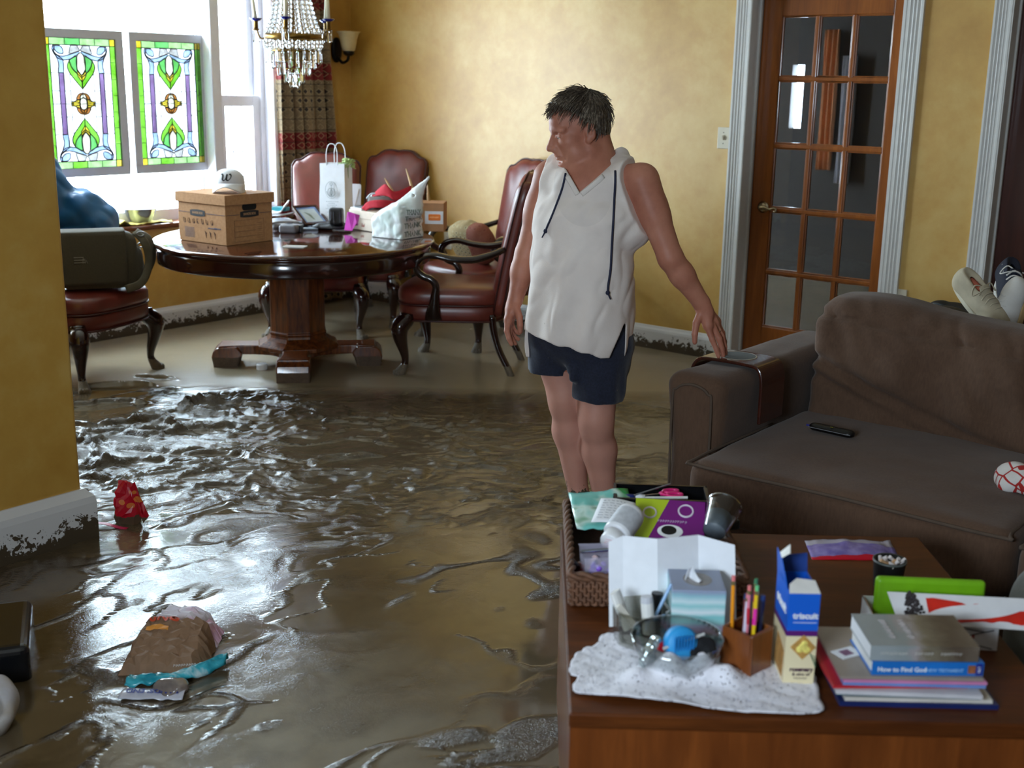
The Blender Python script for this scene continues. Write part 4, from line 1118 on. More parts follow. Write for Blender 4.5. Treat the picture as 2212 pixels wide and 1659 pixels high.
# tilted picture frame and the heap around it
def quad_frame():
    # four corners: bottom edge on the table, leaning back
    bl, br = P(655, 476, TZ), P(707, 474, TZ); bl = Vector((-5.36, 4.72, TZ+.012)); 
    t = thing('picture_frame', 'dark wooden picture frame with a pale drawing, leaning back on the table', 'picture frame', P(660, 486, TZ+.012))
    xa = Vector((.204, .977, 0)).normalized(); up = (Vector((-.85, .177, .5))).normalized(); wd, hh = .165, .185
    Mt = face_M((0, 0, 0), xa, up)
    fr = M('dark_walnut_frame', (64, 34, 24), .25, .1, coat=.5)
    b = MB(); w = .013
    b.bb((0, 0, -.008), (wd, w, .008), T=Mt); b.bb((0, hh-w, -.008), (wd, hh, .008), T=Mt); b.bb((0, w, -.008), (w, hh-w, .008), T=Mt); b.bb((wd-w, w, -.008), (wd, hh-w, .008), T=Mt)
    bevel(b.build('frame_moulding', fr, t), .002)
    b = MB(); b.bb((w, w, -.004), (wd-w, hh-w, -.002), T=Mt); b.build('blue_mount', M('blue_mount', (120, 150, 196), .6, .05), t)
    b = MB(); b.bb((w+.016, w+.016, -.002), (wd-w-.016, hh-w-.016, -.001), T=Mt); b.build('picture', M('pale_print', (206, 214, 214), .5, .04), t)
    b = MB(); b.grid(14, 5, lambda u, v: (wd*.3+u*.05+.008*math.sin(u*5)+(v-.5)*.014*math.sin(u*PI), hh*.68-u*.085+(v-.5)*.02*math.sin(u*PI), 0), T=Mt); b.build('drawing', M('grey_green_drawing', (128, 140, 128), .7, .3, 120), t)
    b = MB(); b.bb((w, w, .001), (wd-w, hh-w, .002), T=Mt); b.build('frame_glass', thin_glass('frame_glass', refl=1.0), t)
    b = MB(); b.bb((wd*.45, hh*.1, -.012), (wd*.55, hh*.62, -.008), T=Mt); b.build('easel_back', fr, t)
quad_frame()
def slab(name, label, cat, c, d, rz, mat, bev=.004, z=TZ, group=None, parts=None):
    t = thing(name, label, cat, (c[0], c[1], z), rz, group)
    b = MB(); b.bb((-d[0]/2, -d[1]/2, 0), (d[0]/2, d[1]/2, d[2])); bevel(b.build(parts or 'body', mat, t), bev, 3); return t
p = P(727, 496, TZ); t = slab('speaker', 'small black cube speaker in front of the white paper bag', 'speaker', (p.x, p.y), (.08, .06, .095), math.radians(30), M('speaker_black', (20, 22, 26), .4, .1), .014, TZ+.03)
b = MB(); b.tube([(x-.02, -.033, z) for x, z in smooth_path([(0, .075), (0, .05), (-.004, .03), (-.02, .02), (-.026, .004)], 14)], .0016, 6); b.tube([(x-.008, -.033, z) for x, z in ((0, .075), (.001, .04), (.003, .005))], .0012, 6); b.build('cable', M('grey_cable', (84, 86, 92), .5), t)
p = P(716, 494, TZ)
s = SDF((-.13, -.09, -.01), (.13, .09, .05), .005); s.ell((0, 0, .012), (.115, .07, .022), .01); s.ell((.05, .03, .014), (.06, .04, .02), .01); s.fn(lambda X, Y, Z: .004*vnoise(X*40, Y*40, Z*40, 3)); s.half((0, 0, .001), (0, 0, -1))
t = thing('camera_pouch', 'soft black pouch under the cube speaker', 'pouch', (p.x, p.y, TZ), math.radians(35)); s.build('pouch_body', M('black_nylon', (20, 20, 26), .5, .2), t)
p = P(631, 500, TZ); t = slab('wrapped_packet', 'black packet half covered in shiny clear film on the table', 'packet', (p.x, p.y), (.12, .05, .036), math.radians(32), M('black_packet', (26, 26, 28), .3, .2), .004)
b = MB(); b.grid(16, 8, lambda u, v: (-.06+.12*u, -.026+.055*v, .0375+.004*abs(vnoise(u*6, v*4, 0, 2))+.002)); solid(b.build('shiny_film', M('silver_film', (220, 222, 228), .15, .1, 40, .2, metal=.5), t, True), .0006)
for nm, lab, (x, y), d, rz, col, h in (
    ('phone_charger', 'grey plastic charger lying behind the black wrapped packet', (650, 487), (.07, .05, .022), .3, (96, 106, 112), 0),
    ('plastic_sachet', 'pale blue plastic sachet lying right of the black packet', (668, 495), (.1, .045, .008), .9, (170, 190, 208), 0),
    ('game_controller', 'thin black gadget lying right of the picture frame foot', (695, 488), (.12, .05, .018), 1.1, (18, 18, 22), 0),
    ('purple_notebook', 'small dark purple booklet at the foot of the picture frame', (690, 482), (.08, .05, .012), .5, (70, 60, 104), 0),
    ('white_card', 'white card lying near the table rim by the file box', (637, 534), (.115, .075, .006), .55, (226, 228, 232), 0),
    ('label_card', 'white card standing on the heap before the picture frame', (672, 484), (.05, .035, .014), .6, (214, 222, 230), 0)):
    p = P(x, y, TZ); slab(nm, lab, nm.split('_')[1], (p.x, p.y), d, rz, M(nm+'_mat', col, .4, .08), .003)
# pink-topped bits
p = P(622, 487, TZ); t = thing('plastic_bag_scrap', 'crumpled clear bag with pink print beside the file box', 'plastic bag', (p.x, p.y, TZ))
s = SDF((-.06, -.05, -.01), (.06, .05, .06), .004); s.ell((0, 0, .018), (.048, .035, .02), .01); s.fn(lambda X, Y, Z: .007*vnoise(X*45, Y*45, Z*45, 8)); s.half((0, 0, .001), (0, 0, -1)); s.build('bag_film', M('pinkish_film', (222, 196, 204), .25, .15, 25), t)
# paper pile
p = P(597, 492, 0.71); pile = [(.17, .2, 0.03, .1), (.16, .18, .035, .5), (.18, .19, .05, -.2), (.15, .17, .075, .35), (.15, .16, .092, .8)]
for k, (w, d, z, rz) in enumerate(pile):
    t = thing('paper_sheet', ('thick grey folder at the bottom of the paper pile behind the file box', 'white sheets second from the bottom of the paper pile', 'bent white sheet in the middle of the paper pile', 'white printed sheet near the top of the paper pile', 'curling white sheet topmost of the paper pile behind the file box')[k], 'paper', (p.x, p.y, TZ+z), rz, 'paper pile behind the file box')
    b = MB(); b.grid(12, 10, lambda u, v: ((u-.5)*w, (v-.5)*d, .004*math.sin(u*4+k)+(.05*max(0, u-.7)/.3*(k == 4))+.006*vnoise(u*3, v*3, k)+(-.03*max(0, .3-u)/.3*(k == 2)))); o = b.build('sheet', (PAPER, PAPER2)[k % 2] if k else M('grey_folder', (120, 122, 128), .6), t, True); solid(o, .03 if k == 0 else .006, -1)
t = slab('teal_pen_case', 'teal case lying on the white paper pile', 'case', (p.x+.02, p.y+.02), (.09, .06, .022), .4, M('teal_plastic', (20, 130, 140), .5), .006, TZ+.1)
t = slab('grey_tin', 'grey box beside the paper pile partly behind the file box', 'tin', (-5.19, 4.47), (.1, .07, .045), .5, M('grey_tin', (96, 96, 102), .4), .012)
# magenta folded gift bag, mint tin
s = thing('gift_bag', 'folded magenta gift bag beside the cream shoe box', 'gift bag', P(752, 480, TZ+.06))
b = MB(); b.add([(-.035, 0, -.05), (.02, .01, -.05), (.05, .02, .0), (.035, .02, .045), (-.005, .0, .06), (-.02, .03, .055), (-.04, .03, -.03), (.03, .05, -.02), (.045, .05, .04)], [(0, 1, 4), (1, 2, 3), (1, 3, 4), (4, 3, 8, 5), (0, 4, 5, 6), (2, 7, 8, 3), (6, 5, 8, 7), (0, 6, 7, 2, 1)]); bevel(b.build('folded_paper', M('magenta_paper', (196, 56, 170), .5, .12), s), .003)
# cream shoe box
f1, f2 = P(754, 493, TZ), P(812, 503, TZ); xd = (f2-f1).normalized(); yd = Vector((-xd.y, xd.x, 0)); SBL, SBW, SBH = .27, .15, .112
t = thing('shoe_box', 'cream lidded shoe box with red script, between paper bag and plastic bag', 'box', (f1.x, f1.y, TZ)); T = Matrix(((xd.x, yd.x, 0, 0), (xd.y, yd.y, 0, 0), (0, 0, 1, 0), (0, 0, 0, 1)))
CREAM = M('cream_card', (206, 190, 172), .6, .04)
b = MB(); b.bb((.004, .004, .0008), (SBL-.004, SBW-.004, SBH-.01), T=T); bevel(b.build('carton', CREAM, t), .002)
b = MB(); b.bb((0, 0, SBH-.045), (SBL, SBW, SBH), T=T); bevel(b.build('lid', CREAM, t), .003)
text('lettering', 'Sal', .03, M('red_ink', (150, 50, 60), .6), t, face_M(xd*.135-yd*.0005+Vector((0, 0, .03))+yd*.003, xd, (0, 0, 1)), 0, shear=.3)
zs = TZ+SBH
def on_box(u, v): return Vector((f1.x, f1.y, 0))+xd*u+yd*v
c = on_box(.06, .05); slab('paperback_book', 'thin white book lying on the cream shoe box', 'book', (c.x, c.y), (.11, .085, .012), math.atan2(xd.y, xd.x), PAPER2, .002, zs)
c = on_box(.08, .07); slab('tablet', 'thin dark tablet lying on the white book over the shoe box', 'tablet', (c.x, c.y), (.12, .08, .008), math.atan2(xd.y, xd.x)+.15, M('dark_tablet', (52, 54, 62), .35), .003, zs+.0125)
# the grey board with rounded corners standing behind
p = P(766, 480, TZ); t = thing('cutting_board', 'pale grey board with rounded corners standing upright behind the shoe box', 'board', (p.x-.02, p.y, TZ), math.radians(38), rot=(math.radians(-8), 0, math.radians(32)))
b = MB(); b.prism([(x, z+.115) for x, z in rrect(.105, .23, .012)], -.004, .004, 'y'); bevel(b.build('board', M('pale_grey_board', (196, 188, 188), .5, .03), t), .002)
b = MB(); b.tube([(.04, -.006, .2), (.03, -.007, .15), (.018, -.006, .1)], .0018, 6); b.build('cord_loop', M('tan_cord', (150, 120, 80), .7), t)
# cyan glossy cup thing, red visor, antlers
c = on_box(.16, .13)
t = thing('visor_cap', 'red visor lying on the shoe box in front of the antlers', 'visor', (c.x, c.y, zs+.0))
RED = M('red_cotton', (176, 24, 44), .8, .1, 80, .1); cr, cu = Vector((_rt.x, _rt.y, 0)), Vector((0, 0, 1)); cf = Vector((-_rt.y, _rt.x, 0))
def band(nm, top, bot, mat, th=.004):
    a, c_ = smooth_path(top, 24), smooth_path(bot, 24); b = MB()
    b.grid(24, 5, lambda u, v: cr*((1-v)*a[round(u*23)][0]+v*c_[round(u*23)][0])+cu*((1-v)*a[round(u*23)][1]+v*c_[round(u*23)][1])+cf*(((1-v)*a[round(u*23)][2]+v*c_[round(u*23)][2])))
    solid(b.build(nm, mat, t, True), th, 0)
band('brim', [(-.12, .015, -.05), (-.075, .055, -.07), (0, .066, -.08), (.09, .055, -.05)], [(-.09, -.002, -.06), (-.06, .02, -.09), (.0, .025, -.11), (.09, .02, -.07)], RED)
band('crown_band', [(-.06, .085, .02), (-.02, .125, .0), (.02, .15, -.02), (.07, .11, -.03), (.16, .14, .04)], [(-.065, .075, .0), (-.02, .085, -.03), (.03, .085, -.05), (.08, .06, -.06), (.16, .06, .02)], RED)
band('sweat_band', [(-.08, .08, -.03), (-.01, .082, -.05), (.06, .08, -.04), (.12, .07, -.01)], [(-.08, .05, -.04), (-.01, .055, -.06), (.06, .055, -.05), (.12, .05, -.02)], M('grey_lining', (120, 112, 110), .8))
t = thing('deer_antlers', 'two slim pale antler tips rising behind the red visor', 'antlers', (c.x+.05, c.y+.08, zs))
for k, (x0, x1, h) in enumerate(((-.035, -.085, .18), (.075, .04, .235), (.17, .165, .145))):
    b = MB(); b.tube([cr*x+cu*z+cf*.02 for x, z in smooth_path([(x0+.012, 0), (x0, h*.5), (x0+(x1-x0)*.55, h*.8), (x1, h)], 16)], [.011-.009*(i/15)**1.3 for i in range(16)], 10); b.build('antler_tine', M('pale_antler', (206, 172, 126), .5, .15, 20), t, True)
t = thing('bike_helmet', 'glossy dark teal helmet behind the red visor on the table', 'helmet', (c.x-.06, c.y+.02, zs-.005))
b = MB(); b.ell((0, 0, .055), (.07, .06, .05), 20, 12); b.build('shell', M('gloss_teal_black', (24, 44, 50), .12, .3, coat=.6), t, True)
b = MB(); b.tube([cr*x+cu*z-cf*.05 for x, z in smooth_path([(-.06, .07), (-.03, .098), (.02, .09), (.06, .07)], 12)], .005, 8); b.build('rim', M('pale_trim', (200, 214, 220), .3), t, True)
# orange labelled carton
c = Vector((-4.765, 5.105, TZ)); t = thing('shipping_box', 'small brown carton with an orange label behind the plastic bag', 'cardboard box', c, math.atan2(_rt.y, _rt.x)-.05)
b = MB(); b.bb((-.14, -.08, .001), (.14, .08, .165)); bevel(b.build('carton', M('tan_cardboard', (176, 128, 88), .75, .06), t), .003)
b = MB(); b.bb((.03, -.0812, .045), (.135, -.0805, .118)); b.build('paper_label', PAPER2, t)
b = MB(); b.prism([(x+.085, z+.083) for x, z in rrect(.07, .036, .006)], -.0822, -.0812, 'y'); b.build('orange_label', M('orange_print', (226, 118, 20), .5), t)
scribble(t, face_M((.085, -.0824, .083), (1, 0, 0), (0, 0, 1)), .052, .011, M('pale_orange', (250, 190, 130), .5), 9)

# white plastic THANK YOU bag
def thank_bag():
    g0, g1 = P(868, 519, TZ), P(940, 508, TZ); a, b0 = P(801, 512, TZ), None
    t = thing('plastic_bag', 'white plastic carrier bag printed with thank you at the table edge', 'plastic bag', (g0.x, g0.y, TZ))
    xr = (g1-g0).normalized(); xl = (a-g0).normalized(); n = Vector((xr.y, -xr.x, 0))
    cen = xr*.06+xl*.06+Vector((-n.x*.05, -n.y*.05, 0))
    F3 = Matrix((cr, cf, cu)).transposed()
    s = SDF((-.26, -.2, -.02), (.26, .24, .40), .0055)
    # local frame: x right in view, y away, z up
    # box-shaped below, slanting up to the tied handle
    RF = F3.transposed(); aa, gg = RF @ (a-g0), RF @ (g1-g0)
    def pl(p, n): n = np.array(n, float); n /= np.linalg.norm(n); return lambda X, Y, Z: (X-p[0])*n[0]+(Y-p[1])*n[1]+(Z-p[2])*n[2]
    nl = (-abs(aa[1]), -abs(aa[0])*1.0, 0); nr = (gg[1], -gg[0], 0)
    P_ = [pl((0, 0, 0), (aa[1], -aa[0], 0) if (aa[1]*.1-0) < 0 else (-aa[1], aa[0], 0)), pl((0, 0, 0), nr), pl((gg[0], gg[1], 0), (1, .15, .05)), pl((aa[0], aa[1], 0), (-1, .05, 0)), pl((0, .17, 0), (0, 1, 0)),
          pl((-.165, 0, .118), (-.60, -.05, 1)), pl((.10, 0, .222), (.25, -.12, 1)), pl((.165, 0, .19), (1, 0, .9)), pl((0, 0, .16), (-.1, -1, .55))]
    s.fn(lambda X, Y, Z: -1+np.log(sum(np.exp(np.clip(f(X, Y, Z)/.008, -60, 60)) for f in P_))*.008)
    s.cap((.055, .05, .17), (.085, .05, .25), .06, .03, .03, sq=((0, 1, 0), .7)); s.cap((.075, .05, .24), (.142, .05, .335), .026, .012, .02, sq=((0, 1, 0), .35))
    s.cap((-.02, .05, .165), (.125, .06, .318), .03, .012, .02, sq=((0, 1, 0), .35))
    s.cap((.05, -.05, .225), (.085, .16, .262), .009, .006, .003, sub=True)
    s.fn(lambda X, Y, Z: .0035*(1-2.2*np.abs(vnoise(X*16+Z*12, Y*16, Z*14-X*10, 4)))+.0016*(1-np.abs(vnoise(X*40, Y*40, Z*40, 9))*2))
    s.half((0, 0, .0015), (0, 0, -1))
    m_ = NT('white_film'); v = m_.coord(); nn = m_.noise(v, 9, 3); m_.base(m_.ramp(nn, [(.35, srgb(214, 226, 222)), (.6, srgb(238, 240, 242))])); m_.set(rough=.22, sss=.0, spec=.5); m_.p.inputs['Subsurface Weight'].default_value = .25; m_.p.inputs['Subsurface Radius'].default_value = (.05, .05, .05); m_.bump(m_.noise(v, 40, 4, .6), .12, .004)
    o = s.build('bag_film', m_.m, t); o.matrix_local = F3.to_4x4()
    # printed words follow the bulging face
    bm = bmesh.new(); bm.from_mesh(o.data)
    from mathutils.bvhtree import BVHTree
    bv = BVHTree.FromBMesh(bm); bm.free()
    gm = M('green_outline_ink', (92, 116, 102), .5)
    for k, (z, x) in enumerate(((.150, .092), (.112, .085), (.072, .08), (.026, .08))):
        q = text('lettering', 'THANK YOU', .041, gm, o, Matrix.Identity(4), 0, 0, sx=.56)
        me = q.data; bmq = bmesh.new(); bmq.from_mesh(me)
        eds = [e for e in bmq.edges if len(e.link_faces) < 2]; segs = [(e.verts[0].co.copy(), e.verts[1].co.copy()) for e in eds]; bmq.free()
        def prj(p):
            lx, lz = x+p.x*.56, z+p.y*(1+.0)+.02*p.x*(3-k)/3
            hit = bv.ray_cast(Vector((lx, -.4, max(lz, .006))), Vector((0, 1, 0)))
            return (hit[0]+Vector((0, -.0006, 0))) if hit[0] else None
        b = MB()
        for p0, p1 in segs:
            a0, a1 = prj(p0), prj(p1)
            if a0 and a1 and (a0-a1).length < .03: b.tube([a0, a1], .0011, 4)
        bpy.data.objects.remove(q)
        if b.V: b.build('lettering', gm, o, fix=False)
thank_bag()

# patterned cushion on the second armchair
t = thing('throw_cushion', 'patterned beige and red cushion on the armchair behind the side-on one', 'cushion', (-4.68, 5.50, .50), face(-.2, -.98), rot=(math.radians(0), 0, face(-.2, -.98)))
cm_ = NT('tapestry_cushion'); v = cm_.coord((1, 1, 1)); s_ = cm_.sep(v); vo = cm_.n('TexVoronoi'); cm_.l(cm_.coord((26, 26, 40)), vo.inputs[0]); vo.inputs['Scale'].default_value = 1; vo.inputs['Randomness'].default_value = .15; vo.distance = 'MANHATTAN'
c1 = cm_.ramp(vo.outputs['Distance'], [(.28, srgb(92, 76, 56)), (.4, srgb(178, 164, 124)), (.62, srgb(150, 130, 92))]); rr = cm_.math('LESS_THAN', s_[0], -.05)
cm_.base(cm_.mix(cm_.math('MULTIPLY', rr, .8), c1, srgb(128, 50, 44))); cm_.set(rough=.85)
s = SDF((-.24, -.16, -.02), (.24, .16, .36), .008); s.ell((0, -.03, .13), (.185, .075, .135), .02, pw=3.0); s.fn(lambda X, Y, Z: .004*vnoise(X*18, Y*18, Z*18, 2)); o = s.build('cushion_cover', cm_.m, t); o.rotation_euler = (-.42, 0, 0); o.location = (0, -.0, -.02)

# jacket over the window armchair and the messenger bag on its seat
ce = chairs['E']; Me = Matrix.Translation(ce.location) @ Matrix.Rotation(ce.rotation_euler.z, 4, 'Z')
t = thing('blue_jacket', 'blue nylon jacket draped over the window armchair behind the partition edge', 'jacket', ce.location, ce.rotation_euler.z)
s = SDF((-.5, -.62, .42), (.42, .14, 1.25), .009)
s.ell((0, -.40, 1.08), (.25, .075, .05), .05); s.ell((0, -.33, .85), (.27, .085, .24), .06); s.ell((0, -.47, .85), (.24, .05, .25), .05)
s.cap((.2, -.36, 1.04), (.30, -.30, .60), .075, .06, .05); s.cap((-.2, -.36, 1.06), (-.30, -.14, .62), .085, .10, .05); s.ell((-.27, -.16, .80), (.11, .17, .16), .06); s.cap((-.3, -.05, .80), (-.33, .0, .6), .06, .05, .04)
s.fn(lambda X, Y, Z: .016*vnoise(X*9+Z*5, Y*9, Z*8-X*4, 6)+.01*(1-2*np.abs(vnoise(X*14-Z*8, Y*12, Z*10, 12))))
s.build('jacket_shell', M('blue_nylon', (36, 92, 140), .4, .15, 12), t)
BAGC = M('grey_green_canvas', (78, 72, 60), .8, .1, 160, .15)
bp = P(215, 622, .49); t = thing('messenger_bag', 'grey-green messenger bag standing on the window armchair seat', 'bag', (bp.x, bp.y, .495), math.radians(62))
s = SDF((-.24, -.14, -.01), (.26, .16, .34), .007)
s.ell((0, 0, .14), (.195, .085, .15), .01, pw=5.0); s.ell((.17, .02, .10), (.055, .075, .11), .03); s.fn(lambda X, Y, Z: .005*vnoise(X*14, Y*14, Z*12, 5)+.004*np.clip(X-.12, 0, 1)/.1*vnoise(X*30, Y*30, Z*20, 6)); s.half((0, 0, .002), (0, 0, -1)); s.build('bag_body', BAGC, t)
b = MB()
def flap(u, v):
    x = -.195+.33*u; k = min(v/.3, 1); 
    if v < .3: y = .075-.165*k; z = .292+.006*math.sin(k*PI)
    else: w = (v-.3)/.7; y = -.094-.008*math.sin(w*PI); z = .292-.265*w
    if v > .85: x = x*(1-.06*((v-.85)/.15)**2)
    return (x, y+.002*math.sin(u*9), z)
b.grid(24, 24, flap); o = b.build('flap', BAGC, t, True); solid(o, .006, 0)
b = MB(); b.tube(smooth_path([(.19, -.03, .285), (.235, -.06, .22), (.245, -.06, .12), (.2, -.1, .03), (.12, -.11, .0)], 24), [(.004, .021)]*24, 8, up=(1, 0, 0)); b.tube(smooth_path([(.2, .03, .28), (.26, 0, .24), (.275, .0, .14), (.235, .02, .04)], 20), [(.004, .018)]*20, 8, up=(1, 0, 0)); b.build('shoulder_strap', M('strap_webbing', (92, 86, 72), .7), t, True)
b = MB()
for z in (.272, .215):
    b.tube([(.215+.018*math.cos(a), -.05, z+.012*math.sin(a)) for a in np.linspace(0, 2*PI, 14)], .004, 6)
b.build('buckle', M('grey_metal_buckle', (150, 150, 150), .3, metal=.8), t, True)
b = MB()
for k in range(3): b.tube([(-.12, -.106, .17-.013*k), (-.075+.005*k, -.106, .17-.013*k)], .0028, 5)
for k in range(3): b.tube([(-.074+.012*k-.005, -.106, .139), (-.07+.006*k-.005, -.106, .172-.008*k)], .002, 5)
b.build('embroidered_mark', M('pale_thread', (130, 124, 114), .8), t)

# window sill things
ZS = Z0W+.02
STEEL = M('brushed_steel', (160, 168, 186), .18, .05, metal=1)
p = P(303, 479, ZS); p.x = -6.43; p = PX(303, 477, -6.43)
t = thing('steel_bowl', 'fluted stainless steel bowl standing on the window sill', 'bowl', (-6.43, p.y, ZS))
b = MB(); prof = [(.0, .001), (.045, .001), (.06, .01), (.078, .04), (.09, .07), (.098, .088), (.104, .094), (.101, .095), (.087, .07), (.074, .038), (.056, .013), (0, .008)]
V = []; nseg = 64
for r, z in prof: V.append([(r*(1+.05*abs(math.cos(4*a))*min(1, z/.03))*math.cos(a), r*(1+.05*abs(math.cos(4*a))*min(1, z/.03))*math.sin(a), z) for a in [2*PI*k/nseg for k in range(nseg)]])
b.loft(V, cap=False); b.build('bowl_body', STEEL, t, True)
p = PX(208, 480, -6.40); t = slab('wooden_box', 'small dark red wooden box standing on the window sill', 'box', (-6.40, p.y), (.06, .105, .112), .05, M('dark_red_box', (84, 34, 26), .4, .1), .003, ZS)
b = MB(); b.ell((0, -.02, .118), (.012, .012, .012), 12, 8); b.build('knob', M('box_knob', (150, 130, 96), .4), t, True)
p = PX(235, 490, -6.345); slab('black_case', 'flat black case lying on the sill edge beside the red box', 'case', (-6.345, p.y), (.045, .13, .026), .02, BLACK, .006, ZS)
p = PX(262, 480, -6.39)
t = thing('yellow_cloth', 'crumpled yellow and white cloth lying under the steel bowl', 'cloth', (-6.39, p.y+.12, ZS))
b = MB(); b.grid(30, 12, lambda u, v: ((v-.5)*.12+.02*vnoise(u*5, v*3, 1), (u-.5)*.42, .004+.012*abs(vnoise(u*9, v*5, 3))+.03*max(0, 1-abs(u-.18)/.1)*(v > .5))); solid(b.build('cloth', M('yellow_white_cloth', (196, 178, 92), .85, .35, 14), t, True), .003, 1)
# bottle cap on the mud below the table
p = P(566, 797, 0); t = thing('bottle_cap', 'white screw cap lying on the mud in front of the table base', 'cap', (p.x, p.y, .0))
b = MB(); b.lathe([(0, .026), (.026, .026), (.029, .022), (.029, -.01), (0, -.01)], (0, 0, .004), 40); b.build('cap_shell', WHITE, t)
b = MB()
for k in range(36): a = 2*PI*k/36; b.box((.029*math.cos(a), .029*math.sin(a), .012), (.0014, .0014, .022), a)
b.build('grip_rib', WHITE, t)
# ------------------------------------------------------------------ sofa
def _sofa():
    t = NT('brown_corduroy'); v = t.coord(); n = t.noise(v, 3, 5, .6, .3); g = t.noise(t.coord((1, 1, .2)), 150, 3, .6); h = t.noise(v, 420, 2)
    a = t.math('ADD', t.math('MULTIPLY', n, .6), t.math('MULTIPLY', g, .4))
    t.base(t.ramp(a, [(.3, srgb(76, 55, 42)), (.7, srgb(100, 76, 60))])); t.set(rough=.9, sheen=.12, spec=.2); t.bump(t.math('ADD', g, h), .25, .003); return t.m
SOFAM = _sofa(); SEAMM = M('sofa_piping', (84, 68, 56), .9, .1)
sf = thing('sofa', 'brown corduroy sofa in front of the glass door', 'sofa', (-1.3, 3.8, 0))
SO = Vector(sf.location)
def sput(s, nm, par=None): o = s.build(nm, SOFAM, par or sf); o.location = -SO if par is None else (0, 0, 0); return o
def wr(X, Y, Z, sc, amp, seed): return amp*fbm(X*sc, Y*sc, Z*sc, 3, seed)
s = SDF((-2.1, 3.3, -.06), (-1.74, 4.5, .70), .012)
def armf(X, Y, Z):
    dx, dy = np.abs(X+1.92)-.035, np.abs(Y-3.89)-.47; dz = np.maximum(Z-.565, -Z-.2)
    dx = dx-.025*np.clip((Z-.3)/.3, 0, 1)+.012*np.clip((.2-Z)/.3, -1, 1)*0
    q = np.sqrt(np.maximum(dx, 0)**2+np.maximum(dy, 0)**2+np.maximum(dz, 0)**2)
    return np.minimum(np.maximum(np.maximum(dx, dy), dz), 0)+q-.055
s.fn(lambda X, Y, Z: -1+armf(X, Y, Z)+wr(X, Y, Z, 5, .006, 3)); sput(s, 'armrest')
b = MB(); b.tube(smooth_path([(-1.85, 3.367, -.02), (-1.846, 3.365, .5), (-1.862, 3.364, .57), (-1.92, 3.363, .592), (-1.978, 3.364, .57), (-1.994, 3.365, .5), (-1.99, 3.367, -.02)], 44), .0045, 6); o = b.build('piping', SEAMM, sf, True); o.location = -SO
b = MB(); b.bb((-1.8, 3.32, -.06), (.95, 4.3, .24)); b.bb((-1.86, 4.24, -.06), (.95, 4.46, .62)); o = bevel(b.build('base_frame', SOFAM, sf), .03, 4); o.location = -SO
def cushion(nm, c, hd, r, seed, amp=.01, pf=None):
    s = SDF([c[i]-hd[i]-.06 for i in range(3)], [c[i]+hd[i]+.09 for i in range(3)], .013)
    def f(X, Y, Z):
        bul = 1-((X-c[0])/hd[0])**2; bu2 = 1-((Y-c[1])/hd[1])**2
        dx, dy, dz = np.abs(X-c[0])-(hd[0]-r), np.abs(Y-c[1])-(hd[1]-r), np.abs(Z-c[2])-(hd[2]-r)-.025*np.clip(bul, 0, 1)*np.clip(bu2, 0, 1)
        q = np.sqrt(np.maximum(dx, 0)**2+np.maximum(dy, 0)**2+np.maximum(dz, 0)**2)
        return -1+np.minimum(np.maximum(np.maximum(dx, dy), dz), 0)+q-r+wr(X, Y, Z, 4, amp, seed)+(pf(X, Y, Z) if pf else 0)
    s.fn(f); return sput(s, nm)
cushion('seat_cushion', (-1.315, 3.60, .30), (.51, .43, .10), .05, 1)
cushion('seat_cushion', (-.29, 3.58, .30), (.50, .45, .10), .05, 2)
for x0, x1, yf in ((-1.80, -.83, 3.175), (-.765, .18, 3.135)):
    b = MB()
    b.tube(smooth_path([(x0-.01, 3.75, .395), (x0-.012, yf+.06, .392), (x0+.03, yf+.006, .385), ((x0+x1)/2, yf-.002, .392), (x1-.03, yf+.006, .385), (x1, yf+.06, .392), (x1, 3.75, .395)], 60), .0055, 6)
    o = b.build('piping', SEAMM, sf, True); o.location = -SO
# leaning back cushion with sagging folds
s = SDF((-1.92, 3.75, .30), (.3, 4.42, .95), .0125)
def backf(X, Y, Z):
    top = .80+.028*np.exp(-((X+1.62)/.2)**2)-.05*np.clip((X+1.5)/1.0, 0, 1)
    lean = .26*(Z-.38)
    yc = Y-lean-3.965
    dx = np.abs(X+.82)-.93; dz = np.maximum(Z-top+.05, .36-Z); 
    th = .085+.03*np.clip((Z-.4)/.2, 0, 1)*np.clip((top-Z)/.1, 0, 1)
    dy = np.abs(yc-.08)-th+.03
    q = np.sqrt(np.maximum(dx, 0)**2+np.maximum(dy, 0)**2+np.maximum(dz, 0)**2)
    d = np.minimum(np.maximum(np.maximum(dx, dy), dz), 0)+q-.05
    # long smile-shaped creases along the bottom and gathers at the seam
    u = X+1.75
    c1 = Z-(.60-.42*np.clip(u, 0, 3)+.17*np.clip(u, 0, 3)**2); c2 = Z-(.54-.42*np.clip(u, 0, 3)+.18*np.clip(u, 0, 3)**2)
    front = np.clip((.05-yc)/.06, 0, 1)
    cr_ = .026*np.exp(-(c1/.018)**2)+.022*np.exp(-(c2/.016)**2)
    seam = .016*np.exp(-((Z-(.755-.10*u*(u > 0)+.035*u*u))/.009)**2)
    g = X+1.03+.12*(Z-.66); gath = .030*np.exp(-(g/.018)**2)*np.clip((Z-.48)/.1, 0, 1)
    g2 = X+1.27+.5*(Z-.70); gath = gath+.009*np.exp(-(g2/.014)**2)*np.clip((Z-.66)/.05, 0, 1)
    return d+front*(cr_+seam+gath)+.022*fbm(X*4, Y*4, Z*5, 4, 12)*front+.012*(1-2*np.abs(fbm(X*7+Z*5, Y*4, Z*3, 3, 14)))*front
s.fn(lambda X, Y, Z: -1+backf(X, Y, Z)); sput(s, 'back_cushion')

